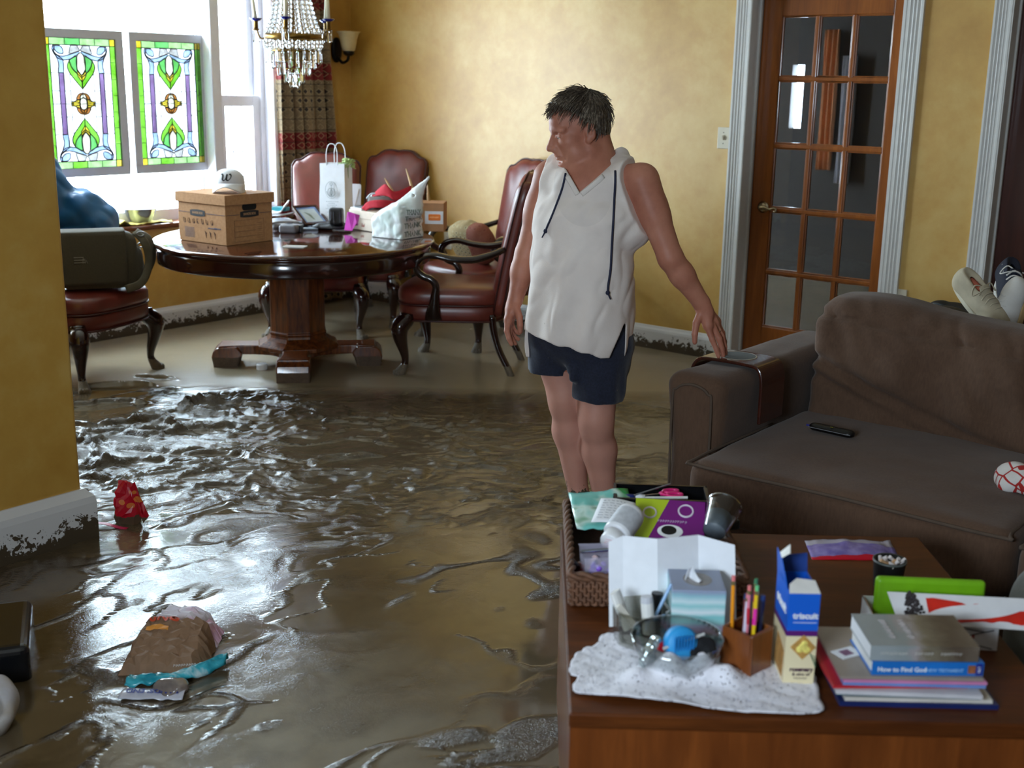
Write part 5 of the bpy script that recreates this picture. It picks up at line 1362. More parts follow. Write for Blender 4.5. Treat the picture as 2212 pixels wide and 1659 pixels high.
# wooden arm tray with grey felt disc
WOODT = wood('dark_tray_wood', (46, 18, 12), (74, 32, 20), .25, 4, 'y', .5, 6)
at_ = thing('arm_tray', 'dark bent-wood tray with grey disc clipped over the sofa arm under her hand', 'tray', (-1.915, 3.66, .62))
sec = smooth_path([(.142, -.185), (.142, -.1), (.140, -.03), (.122, .010), (.07, .020), (-.06, .020), (-.11, .012), (-.135, -.02), (-.142, -.07)], 50)
inn = []
for i, p_ in enumerate(sec):
    a = np.array(sec[max(i-1, 0)]); c = np.array(sec[min(i+1, 49)]); tt = c-a; tt /= np.linalg.norm(tt); inn.append((p_[0]-tt[1]*-.012*-1, p_[1]+tt[0]*.012))
b = MB(); rings = []
poly = [tuple(p_) for p_ in sec]+[tuple(p_) for p_ in inn[::-1]]
b.loft([[(x, y, z) for x, z in poly] for y in (-.085, .085)]); bevel(b.build('tray_board', WOODT, at_), .004, 2)
TOPZ = .030
b = MB(); b.lathe([(.066, .0), (.066, .002), (.062, .002), (.062, 0)], (0, 0, .020), 40, cap=False); b.build('disc_rim', M('rim_silver', (150, 142, 130), .4), at_, True)
b = MB(); b.lathe([(0, .0), (.062, 0), (.062, .0012), (0, .0012)], (0, 0, .0205), 40); b.build('felt_disc', M('grey_felt', (92, 98, 100), .9, .1, 200), at_)

t = thing('glasses_case', 'slim black zip case lying on the sofa seat', 'case', (-1.568, 3.70, .419), math.radians(-2)-.02)
s = SDF((-.11, -.04, -.03), (.11, .04, .04), .004); s.cap((-.06, 0, .012), (.06, 0, .012), .022, .022, .005, sq=((0, 0, 1), .6)); s.build('case_body', M('case_black', (10, 10, 12), .35, .1), t)
b = MB(); b.tube([(-.075, -.0225, .013), (.078, -.0225, .013)], .0012, 6); b.build('zip', M('zip_grey', (120, 120, 124), .4), t); b = MB(); b.box((.005, -.012, .0255), (.01, .005, .001)); b.build('logo_patch', M('olive_print', (120, 116, 30), .5), t)
b = MB(); b.box((-.088, 0, .012), (.012, .006, .006)); b.build('pull_tab', M('blue_tab', (40, 44, 120), .5), t)
t = thing('tea_towel', 'white cloth with red print on the sofa at the right edge', 'towel', (-.945, 3.56, .412))
s = SDF((-.1, -.12, -.05), (.22, .15, .14), .006); s.ell((.07, 0, .02), (.10, .08, .05), .02); s.ell((.02, -.02, .03), (.05, .05, .04), .02); s.fn(lambda X, Y, Z: .012*vnoise(X*20, Y*20, Z*16, 3)); s.half((0, 0, .0), (0, 0, -1))
q = NT('white_red_cotton'); v = q.coord(); vo = q.n('TexVoronoi', feature='DISTANCE_TO_EDGE'); vo.inputs['Scale'].default_value = 26; q.l(v, vo.inputs[0]); q.base(q.mix(q.math('LESS_THAN', vo.outputs['Distance'], .07), srgb(222, 216, 212), srgb(176, 40, 36))); q.set(rough=.9)
s.build('towel_cloth', q.m, t)
# olive grey ottoman at the right edge
s = SDF((-.45, -.45, -.06), (.45, .45, .62), .014); s.ell((0, 0, .26), (.36, .36, .30), .03, pw=4.5); s.fn(lambda X, Y, Z: wr(X, Y, Z, 6, .006, 4)); s.half((0, 0, -.05), (0, 0, -1))
t = thing('ottoman', 'dark olive grey upholstered seat cut off by the right edge beside the coffee table', 'ottoman', (-.26, 2.68, 0), .65); s.build('upholstery', M('olive_grey_fabric', (62, 60, 50), .9, .1, 120, .2, sheen=.2), t)

# shoes behind the sofa back
rack = thing('shoe_rack', 'black shoe rack behind the sofa back carrying the shoes', 'shoe rack', (-1.05, 4.80, 0))
RB = M('rack_black', (18, 18, 20), .5, .1)
b = MB(); b.bb((-.42, -.17, .60), (.5, .17, .62)); b.build('shelf', RB, rack); b = MB(); b.bb((-.42, -.17, .3), (.5, .17, .315)); b.build('shelf', RB, rack)
for x in (-.41, .49):
    for y in (-.16, .16): b = MB(); b.tube([(x, y, -.05), (x, y, .62)], .01, 8); b.build('post', RB, rack)
def shoe(label, p, L_, upper, sole, lining, lace, rot, lacemat=None, stripe=None):
    t = thing('sneaker', label, 'shoe', p, 0, 'sneakers piled behind the sofa', rot)
    k = L_/.28
    s = SDF((-.07*k, -.16*k, -.02), (.07*k, .17*k, .15*k), .0042)
    s.cap((0, -.09*k, .04*k), (0, .08*k, .035*k), .042*k, .046*k, .02); s.ell((0, .10*k, .034*k), (.047*k, .055*k, .034*k), .02); s.ell((0, -.095*k, .06*k), (.036*k, .042*k, .055*k), .02)
    s.cap((0, -.06*k, .08*k), (0, .04*k, .055*k), .034*k, .036*k, .02)
    s.cap((0, -.095*k, .125*k), (0, -.02*k, .105*k), .026*k, .024*k, .006, sub=True); s.cap((0, -.09*k, .07*k), (0, -.03*k, .07*k), .022*k, .02*k, .006, sub=True)
    s.half((0, 0, .018*k), (0, 0, -1)); s.build('shoe_upper', upper, t)
    out = []
    for a in np.linspace(0, 2*PI, 40)[:-1]:
        y = math.cos(a); x = math.sin(a); w = .046 if y > .2 else .036+.01*(y+1)/1.2
        out.append((x*w*k*1.06, y*.142*k+.006*k))
    b = MB(); b.prism(out, 0, .022*k, 'z'); bevel(b.build('sole', sole, t), .005*k, 3)
    b = MB(); b.ell((0, -.06*k, .072*k), (.026*k, .042*k, .012*k), 14, 6); b.build('insole', lining, t, True)
    b = MB()
    b.grid(10, 6, lambda u, v: ((u-.5)*.044*k, -.015*k+.09*k*v, (.102-.03*v)*k+.006*k*math.sin(u*PI)+.008*k*(v < .2))); solid(b.build('tongue', upper, t, True), .003, 0)
    b = MB()
    for i in range(5):
        y = (-.005+.02*i)*k; z = (.104-.0075*i)*k
        b.tube(smooth_path([(-.03*k, y, z-.014*k), (-.012*k, y+.006*k, z+.006*k), (.012*k, y+.002*k, z+.006*k), (.03*k, y+.008*k, z-.014*k)], 10), .0034*k, 6)
    b.tube(smooth_path([(0, -.005*k, .11*k), (.03*k, -.03*k, .112*k), (.05*k, -.01*k, .085*k), (.02*k, .0, .108*k), (-.04*k, -.02*k, .1*k), (-.05*k, .01*k, .08*k)], 24), .0026*k, 6)
    b.build('laces', lacemat or lace, t, True)
    if stripe:
        for sx_ in (-1, 1):
            b = MB()
            for q in range(4): b.tube([(sx_*.0375*k, (-.075+.016*q)*k, .045*k), (sx_*.034*k, (-.085+.016*q)*k, .085*k)], .0016*k, 5)
            b.build('side_stripe', stripe, t)
    return t
WS = M('dirty_white_canvas', (176, 164, 140), .85, .12, 20, .1); WSO = M('dirty_sole_rubber', (196, 188, 166), .6, .1, 16); NAVY = M('navy_canvas', (22, 26, 44), .8, .15, 90); LW = M('white_lace', (206, 202, 196), .8, .03); SALM = M('salmon_lining', (196, 108, 84), .8, .08)
shoe('big dirty white sneaker with salmon lining tilted nose-down behind the sofa', PY(2112, 632, 4.62)+Vector((.0, 0, -.055)), .28, WS, WSO, SALM, WS, (math.radians(-38), math.radians(18), math.radians(-118)))
shoe('navy sneaker with white laces and stripes behind the white sneaker', PY(2172, 640, 4.82), .29, NAVY, LW, NAVY, LW, (math.radians(-24), math.radians(-10), math.radians(-150)), LW, LW)
shoe('black sneaker lying lowest at the left end of the shoe heap', PY(2062, 692, 4.74), .29, M('black_shoe', (14, 13, 13), .6, .2), BLACK, BLACK, BLACK, (0, math.radians(70), math.radians(70)))
shoe('white sneaker showing its tan sole at the right edge of the photo', PY(2195, 690, 4.66), .29, M('clean_white_shoe', (206, 202, 196), .7, .04), M('tan_gum_sole', (170, 142, 96), .7, .15, 12), LW, LW, (math.radians(80), 0, math.radians(-40)))

# ------------------------------------------------------------------ coffee table and everything on it
T0 = .45; A0 = P(1232, 1540, T0); UU = (P(2212, 1565, T0)-A0).normalized(); VV = Vector((-UU.y, UU.x, 0)); RT = math.atan2(UU.y, UU.x)
def TL(u, v, z=0): return A0+UU*u+VV*v+Vector((0, 0, z))
CTW = wood('walnut_table', (64, 30, 10), (104, 54, 20), .4, 2.5, 'x', .0, 8); CTW.node_tree.nodes['Principled BSDF'].inputs['Specular IOR Level'].default_value = .22; CTF = wood('walnut_table_front', (92, 44, 14), (136, 72, 28), .3, 1.6, 'z', .3, 9)
ct = thing('coffee_table', 'square walnut box coffee table covered with household clutter', 'coffee table', TL(0, 0, -T0), RT)
b = MB(); b.bb((-.002, -.002, T0-.03), (.905, .916, T0)); bevel(b.build('table_top', CTW, ct), .004, 2)
for nm, a, c in (('front_panel', (0, 0), (.9, .022)), ('back_panel', (0, .892), (.9, .914)), ('side_panel', (0, .022), (.022, .892)), ('side_panel', (.88, .022), (.902, .892))):
    b = MB(); b.bb((*a, -.06), (*c, T0-.03)); b.build(nm, CTF, ct)

def tt(name, label, cat, u, v, rz=0.0, z=0.0, group=None): return thing(name, label, cat, TL(u, v, z), RT+rz, group)
# lace doily
poly = [(1230, 1452), (1240, 1425), (1262, 1408), (1285, 1402), (1300, 1380), (1330, 1378), (1420, 1392), (1560, 1410), (1660, 1432), (1752, 1462), (1766, 1500), (1768, 1545), (1640, 1546), (1500, 1533), (1360, 1518), (1250, 1504), (1238, 1490), (1248, 1476), (1232, 1468)]
pw_ = [P(x, y, T0) for x, y in poly]; cen = sum(pw_, Vector())/len(pw_)
lt = thing('lace_doily', 'white crochet lace doily rumpled under the bowl at the table front', 'doily', cen)
loop = smooth_path([tuple(p_-cen) for p_ in pw_]+[tuple(pw_[0]-cen)], 241)[:-1]
NR = 44; V = []; UVs = []
sc_c = [P(1445, 1452, T0)-cen, P(1520, 1447, T0)-cen, P(1395, 1452, T0)-cen]
for j in range(NR):
    r = j/(NR-1)
    for k, q in enumerate(loop):
        sc = 1+(.018*abs(math.sin(k/240*PI*22))-.01)*max(0, r-.8)/.2
        x, y = q[0]*r*sc, q[1]*r*sc
        z = .004+.004*abs(vnoise(x*18, y*18, 0, 5))+.012*max(0, vnoise(x*9, y*9, 0, 9))*(r > .1)
        for c_, hh, ww in ((P(1445, 1470, T0)-cen, .05, .034), (P(1515, 1466, T0)-cen, .046, .03), (P(1375, 1478, T0)-cen, .022, .028), (P(1570, 1478, T0)-cen, .03, .025)):
            d = ((x-c_[0])**2+(y-c_[1])**2)/ww**2; z += hh*math.exp(-d*1.2)
        if r > .97: z = min(z, .012)
        V.append((x, y, float(z)))
n = len(loop); F = [(j*n+k, j*n+(k+1) % n, (j+1)*n+(k+1) % n, (j+1)*n+k) for j in range(NR-1) for k in range(n)]
lm = NT('crochet_lace'); v = lm.coord(); vo = lm.n('TexVoronoi'); lm.l(v, vo.inputs[0]); vo.inputs['Scale'].default_value = 150; v2 = lm.n('TexVoronoi'); lm.l(v, v2.inputs[0]); v2.inputs['Scale'].default_value = 26; v2.inputs['Randomness'].default_value = .35
rosette = lm.math('FRACT', lm.math('MULTIPLY', v2.outputs['Distance'], 95/26*1.0)); 
hole = lm.math('MULTIPLY', lm.math('LESS_THAN', vo.outputs['Distance'], .30), lm.math('MULTIPLY', lm.math('GREATER_THAN', v2.outputs['Distance'], .30), lm.math('LESS_THAN', v2.outputs['Distance'], .62)))
lm.base(srgb(232, 230, 238)); lm.set(rough=.9, alpha=lm.math('SUBTRACT', 1.0, hole)); lm.bump(lm.math('ADD', lm.math('MULTIPLY', vo.outputs['Distance'], .5), v2.outputs['Distance']), .22, .005)
o = mk('lace', V, F, lm.m, lt, True); solid(o, .0022, 1)

# tissue box
t = tt('tissue_box', 'cube tissue box with aqua and pink watercolour stripes', 'tissue box', .207, .272, -.02)
tm = NT('watercolour_stripes'); v = tm.coord(); s_ = tm.sep(v); n1 = tm.noise(v, 9, 3); z_ = tm.math('ADD', s_[2], tm.math('MULTIPLY', tm.math('SUBTRACT', n1, .5), .022))
mr = tm.math('MULTIPLY', z_, 8.0); tm.base(tm.ramp(mr, [(.02, srgb(176, 204, 226)), (.12, srgb(206, 222, 236)), (.2, srgb(110, 170, 176)), (.26, srgb(206, 168, 190)), (.36, srgb(190, 180, 206)), (.44, srgb(160, 214, 214)), (.54, srgb(132, 200, 202)), (.62, srgb(226, 236, 240)), (.72, srgb(150, 208, 210)), (.8, srgb(212, 232, 236)), (.9, srgb(150, 196, 206)), (.97, srgb(150, 160, 186))])); tm.set(rough=.4)
b = MB(); b.bb((0, 0, 0), (.108, .108, .124)); bevel(b.build('carton', tm.m, t), .002)
b = MB(); b.lathe([(0, 0), (.03, 0), (.03, .0006), (0, .0006)], (.056, .056, .124), 32, sy=1.1, sx=.98); b.build('opening', M('film_grey', (134, 128, 124), .25, .2, 30), t)
b = MB(); b.grid(10, 12, lambda u, v: (.03+.036*u-.02*v*(u-.3), .05+.012*math.sin(u*6)+.02*(u-.5)*v, .122+.034*v*(1-.45*u)+.006*math.sin(u*9+v*3))); solid(b.build('tissue', PAPER, t, True), .0012, 0)

# white folded sheet leaning against the basket
t = tt('folded_paper', 'tall white sheet with fold creases leaning on the basket', 'paper', .09, .352)
b = MB(); zz = [(0, 0, 0), (.03, .005, 0), (.10, -.018, .0), (.19, .02, 0), (.265, .0, 0)]; hs = (.165, .178, .182, .178, .165); bot = (.012, .03, .035, .035, .03)
V = []
for k, (x, y, _) in enumerate(zz):
    for j in range(8): w = j/7; V.append((x-.004*w, y+.06*w, bot[k]*(k > 0)*0+.002+hs[k]*w))
F = [(k*8+j, (k+1)*8+j, (k+1)*8+j+1, k*8+j+1) for k in range(4) for j in range(7)]
o = mk('sheet', V, F, PAPER, t); solid(o, .0008, 0)

# faceted glass jar with odds and ends
JG = thin_glass('grey_cut_glass', (.74, .74, .70), refl=2.0)
t = tt('glass_jar', 'eight-sided smoky glass jar in front of the white sheet', 'jar', .150, .285, .2)
b = MB(); R8 = lambda r, z: [(r*math.cos(PI/8+k*PI/4), r*math.sin(PI/8+k*PI/4), z) for k in range(8)]
b.loft([R8(.045, 0), R8(.056, .01), R8(.06, .075), R8(.058, .08), R8(.052, .078), R8(.05, .014), R8(.03, .008)]); b.build('jar_body', JG, t)
def stick(nm, lab, cat, base, top, r, mat, grp=None, tip=None, tipmat=None, flat=1.0, seg=12):
    t = thing(nm, lab, cat, base, 0, grp); d = Vector(top)-Vector(base); b = MB(); b.tube([(0, 0, 0), d], r, seg, flat=flat); b.build('barrel', mat, t, False)
    if tip: b = MB(); b.tube([d, d*(1+tip/d.length)], [r*1.02, r*.9], seg); b.build('cap', tipmat, t)
    return t
PINKW = M('white_tube', (232, 230, 226), .4, .03)
stick('ointment_tube', 'white ointment tube with red and green print leaning left in the glass jar', 'tube', TL(.125, .29, .03), TL(.095, .30, .105), .015, PINKW, None, None, None, .5)
b = MB()
stick('eraser', 'white eraser block leaning in the glass jar', 'eraser', TL(.135, .265, .045), TL(.10, .27, .088), .009, M('eraser_white', (226, 220, 208), .7), None, None, None, .8, 4)
stick('lip_balm', 'white capped lip balm with purple ring in the glass jar', 'lip balm', TL(.165, .27, .03), TL(.158, .275, .095), .013, PINKW, None, .012, M('silver_cap', (200, 200, 206), .3))
stick('toothbrush', 'pale blue plastic stick leaning right out of the glass jar', 'stick', TL(.165, .285, .03), TL(.208, .30, .125), .0035, M('pale_blue_plastic', (150, 186, 226), .3))
stick('black_marker', 'thick black marker standing in the glass jar', 'marker', TL(.178, .305, .02), TL(.182, .31, .10), .012, BLACK)

# shallow glass bowl with blue thing
GB = thin_glass('clear_bowl_glass', (.88, .9, .9), refl=2.2)
t = tt('glass_bowl', 'clear glass bowl on the lace doily holding the blue tape measure', 'bowl', .208, .168)
b = MB(); b.lathe([(0, .004), (.035, .004), (.06, .02), (.078, .05), (.086, .075), (.089, .077), (.083, .05), (.064, .016), (.036, 0), (0, 0)], seg=48, cap=False); b.build('bowl_body', GB, t, True)
t = tt('tape_measure', 'bright blue ribbed tape measure in the glass bowl', 'tape measure', .212, .163, .25, .03)
b = MB(); b.lathe([(0, 0), (.026, 0), (.032, .006), (.032, .026), (.026, .032), (0, .032)], seg=36, T=Matrix.Translation((0, .01, .03)) @ Matrix.Rotation(PI/2-.35, 4, 'X')); b.build('case', M('bright_blue', (40, 150, 214), .5, .06), t, True)
b = MB()
for k in range(7): b.box((-.018+.006*k, -.024+.0*k, .044-.0006*abs(k-3)), (.0025, .004, .03))
b.build('grip_rib', M('bright_blue_rib', (28, 126, 196), .5, .06), t)
stick('crochet_hook', 'grey stick lying across the glass bowl over the blue tape measure', 'stick', TL(.178, .138, .062), TL(.258, .158, .085), .003, M('grey_stick', (190, 190, 188), .4))
t = tt('lens_cloth', 'crumpled black cloth at the right inside the glass bowl', 'cloth', .252, .162, 0, .035); s = SDF((-.05, -.05, -.02), (.05, .05, .05), .004); s.ell((0, 0, .014), (.032, .026, .022), .01); s.fn(lambda X, Y, Z: .008*vnoise(X*50, Y*50, Z*50, 2)); s.build('cloth', M('black_cloth', (14, 14, 18), .9), t)
t = tt('red_clip', 'small red clip at the left inside the glass bowl', 'clip', .178, .158, .5, .05); b = MB(); b.prism([(-.008, 0), (.004, -.006), (.01, .014), (-.004, .016)], 0, .006, 'y'); b.build('clip_body', M('clip_red', (190, 20, 30), .4), t)
t = tt('silver_bracelet', 'crumple of silver foil at the left inside the glass bowl', 'foil', .158, .163, 0, .03); s = SDF((-.04, -.04, -.02), (.04, .04, .06), .0035); s.cap((-.01, 0, .0), (.008, .0, .035), .016, .01, .01); s.fn(lambda X, Y, Z: .006*vnoise(X*70, Y*70, Z*70, 4)); s.build('foil', M('crumpled_silver', (190, 200, 200), .2, .1, metal=.8), t)

# pencil cup and its pencils
CUPW = wood('cup_wood', (106, 54, 20), (140, 78, 32), .35, 5, 'z', .2, 6)
t = tt('pencil_cup', 'square wooden pencil cup turned corner-on beside the cracker box', 'pencil cup', .343, .175, PI/4)
b = MB(); h_, w_, th = .096, .035, .005
for a, c in (((-w_, -w_), (w_, -w_+th)), ((-w_, w_-th), (w_, w_)), ((-w_, -w_+th), (-w_+th, w_-th)), ((w_-th, -w_+th), (w_, w_-th))): b.bb((*a, 0), (*c, h_))
b.bb((-w_, -w_, 0), (w_, w_, .006)); bevel(b.build('cup_body', CUPW, t), .002)
def pencil(lab, du, dv, tx, ty, z, col, ferr=True, er=(226, 120, 120), r=.0038, band=None):
    base = TL(.343+du*.9, .175+dv*.9, .01); top = TL(.343+du*.9+tx, .175+dv*.9+ty, z); t = thing('pencil', lab, 'pencil', base, 0, 'pencils and pens in the wooden cup')
    d = top-base; b = MB(); b.tube([(0, 0, 0), d*.90], r, 6); b.build('shaft', M('pencil_%d_%d_%d' % col, col, .4, .05), t)
    b = MB(); b.tube([d*.90, d*.945], r*1.08, 10); b.build('ferrule', M('ferrule_metal', (176, 160, 110), .3, .1, metal=.8), t)
    b = MB(); b.tube([d*.945, d], r, 10); b.build('rubber', M('rubber_%d_%d_%d' % er, er, .7), t)
    if band: b = MB(); b.tube([d*.55, d*.74], r*1.06, 8); b.build('printed_band', M('band_%d_%d_%d' % band, band, .4), t)
pencil('plain orange pencil, leftmost in the wooden cup', -.03, .01, -.004, .006, .192, (240, 150, 20))
pencil('pink and white patterned pencil near the middle of the wooden cup', -.004, -.012, .0, .004, .182, (226, 130, 150), band=(200, 40, 60))
pencil('yellow and magenta pencil with a green rubber, in the front of the wooden cup', .008, -.02, .002, .004, .185, (240, 200, 30), er=(110, 200, 130), band=(230, 40, 160))
pencil('red and white candy-striped pencil behind the yellow and magenta one', .012, .004, .0, .004, .19, (214, 60, 70), er=(60, 120, 80), band=(240, 200, 60))
pencil('pale lilac pencil leaning left of the pink patterned one', -.012, -.016, .006, .01, .165, (216, 206, 226))
for du, dv, z, col, lab in ((.026, .0, .15, (30, 34, 60), 'dark navy pen at the right of the wooden cup'), (.03, .012, .145, (24, 24, 28), 'black pen at the back right of the wooden cup'), (-.002, .03, .14, (120, 40, 40), 'dark red pen at the back of the wooden cup'), (.014, .03, .138, (60, 60, 70), 'grey pen at the back of the wooden cup')):
    stick('pen', lab, 'pen', TL(.343+du*.85, .175+dv*.85, .01), TL(.343+du*.9, .175+dv*.9, z), .0045, M('pen_%d' % col[0], col, .3), 'pencils and pens in the wooden cup', .01, M('pen_cap_%d' % col[2], (40, 60, 110), .3))

# cracker carton
CW, CD, CH = .058, .105, .19
t = tt('cracker_box', 'opened blue and cream cracker carton standing on the lace doily', 'cracker box', .404, .118, .02)
cm = NT('cracker_carton'); v = cm.coord(); s_ = cm.sep(v)
c = cm.mix(cm.math('GREATER_THAN', s_[2], .104), srgb(232, 216, 176), srgb(92, 30, 110)); c = cm.mix(cm.math('GREATER_THAN', s_[2], .115), c, srgb(24, 96, 206)); cm.base(c); cm.set(rough=.35)
b = MB(); b.bb((0, 0, 0), (CW, .003, CH)); b.bb((0, CD-.003, 0), (CW, CD, CH)); b.bb((0, .003, 0), (.003, CD-.003, CH)); b.bb((CW-.003, .003, 0), (CW, CD-.003, CH)); b.bb((0, 0, 0), (CW, CD, .003)); b.build('carton', cm.m, t)
WB = M('raw_card_white', (224, 220, 216), .6, .04); BL = M('cracker_blue', (24, 96, 206), .35, .04)
b = MB(); b.add([(0, 0, CH), (CW, 0, CH), (CW-.004, .03, CH+.014), (.02, .035, CH+.016), (.004, .02, CH+.01)], [(0, 1, 2, 3, 4)]); solid(b.build('front_flap', WB, t), .001)
b = MB(); b.add([(0, 0.02, CH), (0, CD, CH), (-.004, CD, CH+.05), (-.006, .055, CH+.048), (-.003, .03, CH+.022)], [(0, 1, 2, 3, 4)]); solid(b.build('side_flap', BL, t), .001)
b = MB(); b.add([(-.006, .055, CH+.048), (-.004, CD*.75, CH+.05), (.012, .07, CH+.07), (.008, .05, CH+.06)], [(0, 1, 2, 3)]); solid(b.build('torn_tab', WB, t), .001)
b = MB(); b.add([(0, CD, CH), (CW, CD, CH), (CW, CD+.01, CH+.035), (.01, CD+.008, CH+.03)], [(0, 1, 2, 3)]); solid(b.build('back_flap', M('cracker_blue_inside', (20, 60, 140), .5), t), .001)
fm = face_M((CW/2, -.0003, 0), (1, 0, 0), (0, 0, 1)); WI = M('white_print', (240, 240, 240), .5); PUI = M('purple_ink', (70, 30, 60), .6)
text('lettering', 'triscuit', .0165, WI, t, fm @ Matrix.Translation((.004, .145, .0003)), .0005)
text('lettering', 'rosemary', .0115, PUI, t, fm @ Matrix.Translation((.004, .036, .0003)), .0004); text('lettering', '& olive oil', .008, PUI, t, fm @ Matrix.Translation((.004, .026, .0003)), .0001); scribble(t, fm @ Matrix.Translation((.004, .018, .0003)), .025, .004, PUI, 8)
b = MB(); b.box((.004, .132, .0005), (.044, .001, .0004), T=fm); b.build('underline', WI, t)
b = MB(); b.prism([(.004, .107), (.028, .082), (.004, .057), (-.02, .082)], 0, .0012, 'z', T=fm); b.build('cracker_picture', M('baked_cracker', (190, 142, 70), .7, .25, 140, .4), t)
b = MB()
for dx, dz, r in ((0, .082, .009), (.007, .077, .007), (-.006, .078, .007), (.002, .09, .006)): b.lathe([(0, 0), (r, 0), (r*.6, .001), (0, .0012)], (.004+dx, dz, .0012), 12, T=fm)
b.build('topping_picture', M('egg_topping', (236, 212, 110), .6, .3, 200), t)
b = MB()
for k in range(6): b.tube([fm @ Vector((.02+.0015*k, .066-.004*k, .0006)), fm @ Vector((.029+.0004*k, .063-.004*k, .0006))], .0007, 4)
b.tube([fm @ Vector((.018, .07, .0006)), fm @ Vector((.03, .042, .0006))], .0008, 4); b.build('herb_picture', M('herb_green', (70, 110, 80), .6), t)
sm = face_M((-.0003, CD/2, 0), (0, -1, 0), (0, 0, 1))
text('lettering', 'triscuit', .026, WI, t, sm @ Matrix.Translation((0, .15, .0003)), .0006)
b = MB(); b.prism([(-.03, .02), (.04, .015), (.045, .07), (-.01, .085)], 0, .0008, 'z', T=sm); b.build('cracker_picture', M('baked_cracker_side', (176, 130, 70), .7, .3, 90), t)

# wicker basket
WIC = M('brown_wicker', (104, 68, 46), .7, .35, 60, .3); WIC2 = M('dark_wicker', (70, 42, 28), .7, .3, 60, .3)
bk = tt('wicker_basket', 'shallow brown wicker basket full of small things on the coffee table', 'basket', .012, .452)
BW, BD, BH = .375, .47, .066
rng = random.Random(2)
def side(nm, p0, p1):
    b = MB(); d = Vector(p1)-Vector(p0); L_ = d.length; d.normalize(); n_ = Vector((-d.y, d.x, 0)); N = int(L_/.0085)
    for k in range(N):
        s0 = Vector(p0)+d*(k+.5)*L_/N; ph = k % 2
        b.tube([s0+n_*(.004 if (j+ph) % 2 else -.004)+Vector((0, 0, .004+j*.011)) for j in range(6)], .0046, 5)
    for j in range(6):
        z = .006+j*.0105; b.tube([Vector(p0)+d*(L_*q/N)+n_*(.0035*(1 if (q+j) % 2 else -1))+Vector((0, 0, z)) for q in range(N+1)], .0042, 5)
    b.build(nm, WIC, bk, True, fix=False)
side('side_weave', (0, 0, 0), (BW, 0, 0)); side('side_weave', (0, BD, 0), (BW, BD, 0)); side('side_weave', (0, 0, 0), (0, BD, 0)); side('side_weave', (BW, 0, 0), (BW, BD, 0))
b = MB()
for k in range(3):
    pts = []
    for i in range(180):
        q = i/180*(2*BW+2*BD)
        p_ = (q, 0) if q < BW else ((BW, q-BW) if q < BW+BD else ((2*BW+BD-q, BD) if q < 2*BW+BD else (0, 2*BW+2*BD-q)))
        a = i*.55+k*2.1; pts.append((p_[0]+.006*math.cos(a), p_[1]+.006*math.cos(a), BH+.006*math.sin(a)+.004))
    b.tube(pts, .0058, 6, closed=True)
b.build('braided_rim', WIC, bk, True, fix=False)
b = MB(); b.bb((.004, .004, .001), (BW-.004, BD-.004, .008)); b.build('basket_floor', WIC2, bk)
def BP(u, v, z): return (.012+u, .452+v, z)
def bt(name, label, cat, u, v, z, rz=0): return tt(name, label, cat, .012+u, .452+v, rz, z)
# packages and tools in the basket
t = bt('seed_packet', 'green and clear foil packet at the back left of the basket', 'packet', .035, .33, .05, .1)
b = MB(); b.grid(16, 16, lambda u, v: (-.02+.15*u, -.05+.17*v, .02+.035*v+.008*math.sin(u*5)*math.sin(v*4)+.004*vnoise(u*8, v*8, 0, 2))); gq = NT('green_white_foil'); v = gq.coord(); w1 = gq.noise(v, 12, 2); gq.base(gq.ramp(w1, [(.4, srgb(40, 140, 70)), (.5, srgb(200, 226, 216)), (.6, srgb(120, 200, 190))])); gq.set(rough=.2); solid(b.build('foil', gq.m, t, True), .004, 1)
t = bt('handwritten_note', 'white note with handwriting lying on the green packet in the basket', 'note', .055, .275, .095, -.25); b = MB(); b.grid(8, 8, lambda u, v: (.09*u, .115*v-.01, .02*v+.004*math.sin(u*4))); o = b.build('note_paper', PAPER, t, True); solid(o, .0008, 1)
b = MB(); rn = random.Random(4)
for k in range(8):
    x = .01; z = .1-.012*k
    while x < .07: l = .004+.01*rn.random(); b.tube([(x, z-.01+.002, .0185*(z/.115)+.0035+.004*math.sin(x/.09*4)), (x+l, z-.01, .0185*(z/.115)+.0035+.004*math.sin((x+l)/.09*4))], .0005, 4); x += l+.004
b.build('handwriting', M('pencil_grey', (120, 124, 134), .7), t)
stick('marker', 'black marker lying beside the note in the basket', 'marker', TL(*BP(.075, .17, .075)), TL(*BP(.135, .32, .10)), .009, BLACK, None, .02, M('marker_cap', (24, 24, 28), .3))
for k, (u, v, lab, col) in enumerate(((.03, .12, 'dark red nail polish bottle with black cap at the basket left', (120, 10, 24)), (.06, .15, 'pale pink nail polish bottle in the basket', (214, 170, 180)))):
    t = bt('nail_polish', lab, 'nail polish', u, v, .03, .3); t.rotation_euler = (.9, 0, RT-.5+.4*k)
    b = MB(); b.lathe([(0, 0), (.014, 0), (.015, .004), (.015, .03), (.008, .036), (0, .036)], seg=20); b.build('bottle', M('polish_%d' % k, col, .1, coat=.6), t, True)
    b = MB(); b.lathe([(0, .036), (.008, .036), (.0065, .075), (0, .075)], seg=16); b.build('cap', BLACK if k == 0 else M('pink_cap', (226, 196, 200), .4), t, True)
t = bt('pill_bottle', 'white pill bottle lying on its side in the basket', 'bottle', .105, .17, .10); t.rotation_euler = (-1.2, 0, RT-.55)
b = MB(); b.lathe([(0, .0), (.03, 0), (.033, .004), (.033, .075), (.03, .085), (.022, .09), (0, .09)], seg=32); b.build('bottle_body', M('bottle_white', (228, 228, 232), .35, .03), t, True)
b = MB(); b.lathe([(0, -.03), (.024, -.03), (.026, -.026), (.026, 0), (0, 0)], seg=32); b.build('screw_cap', WHITE, t, True)
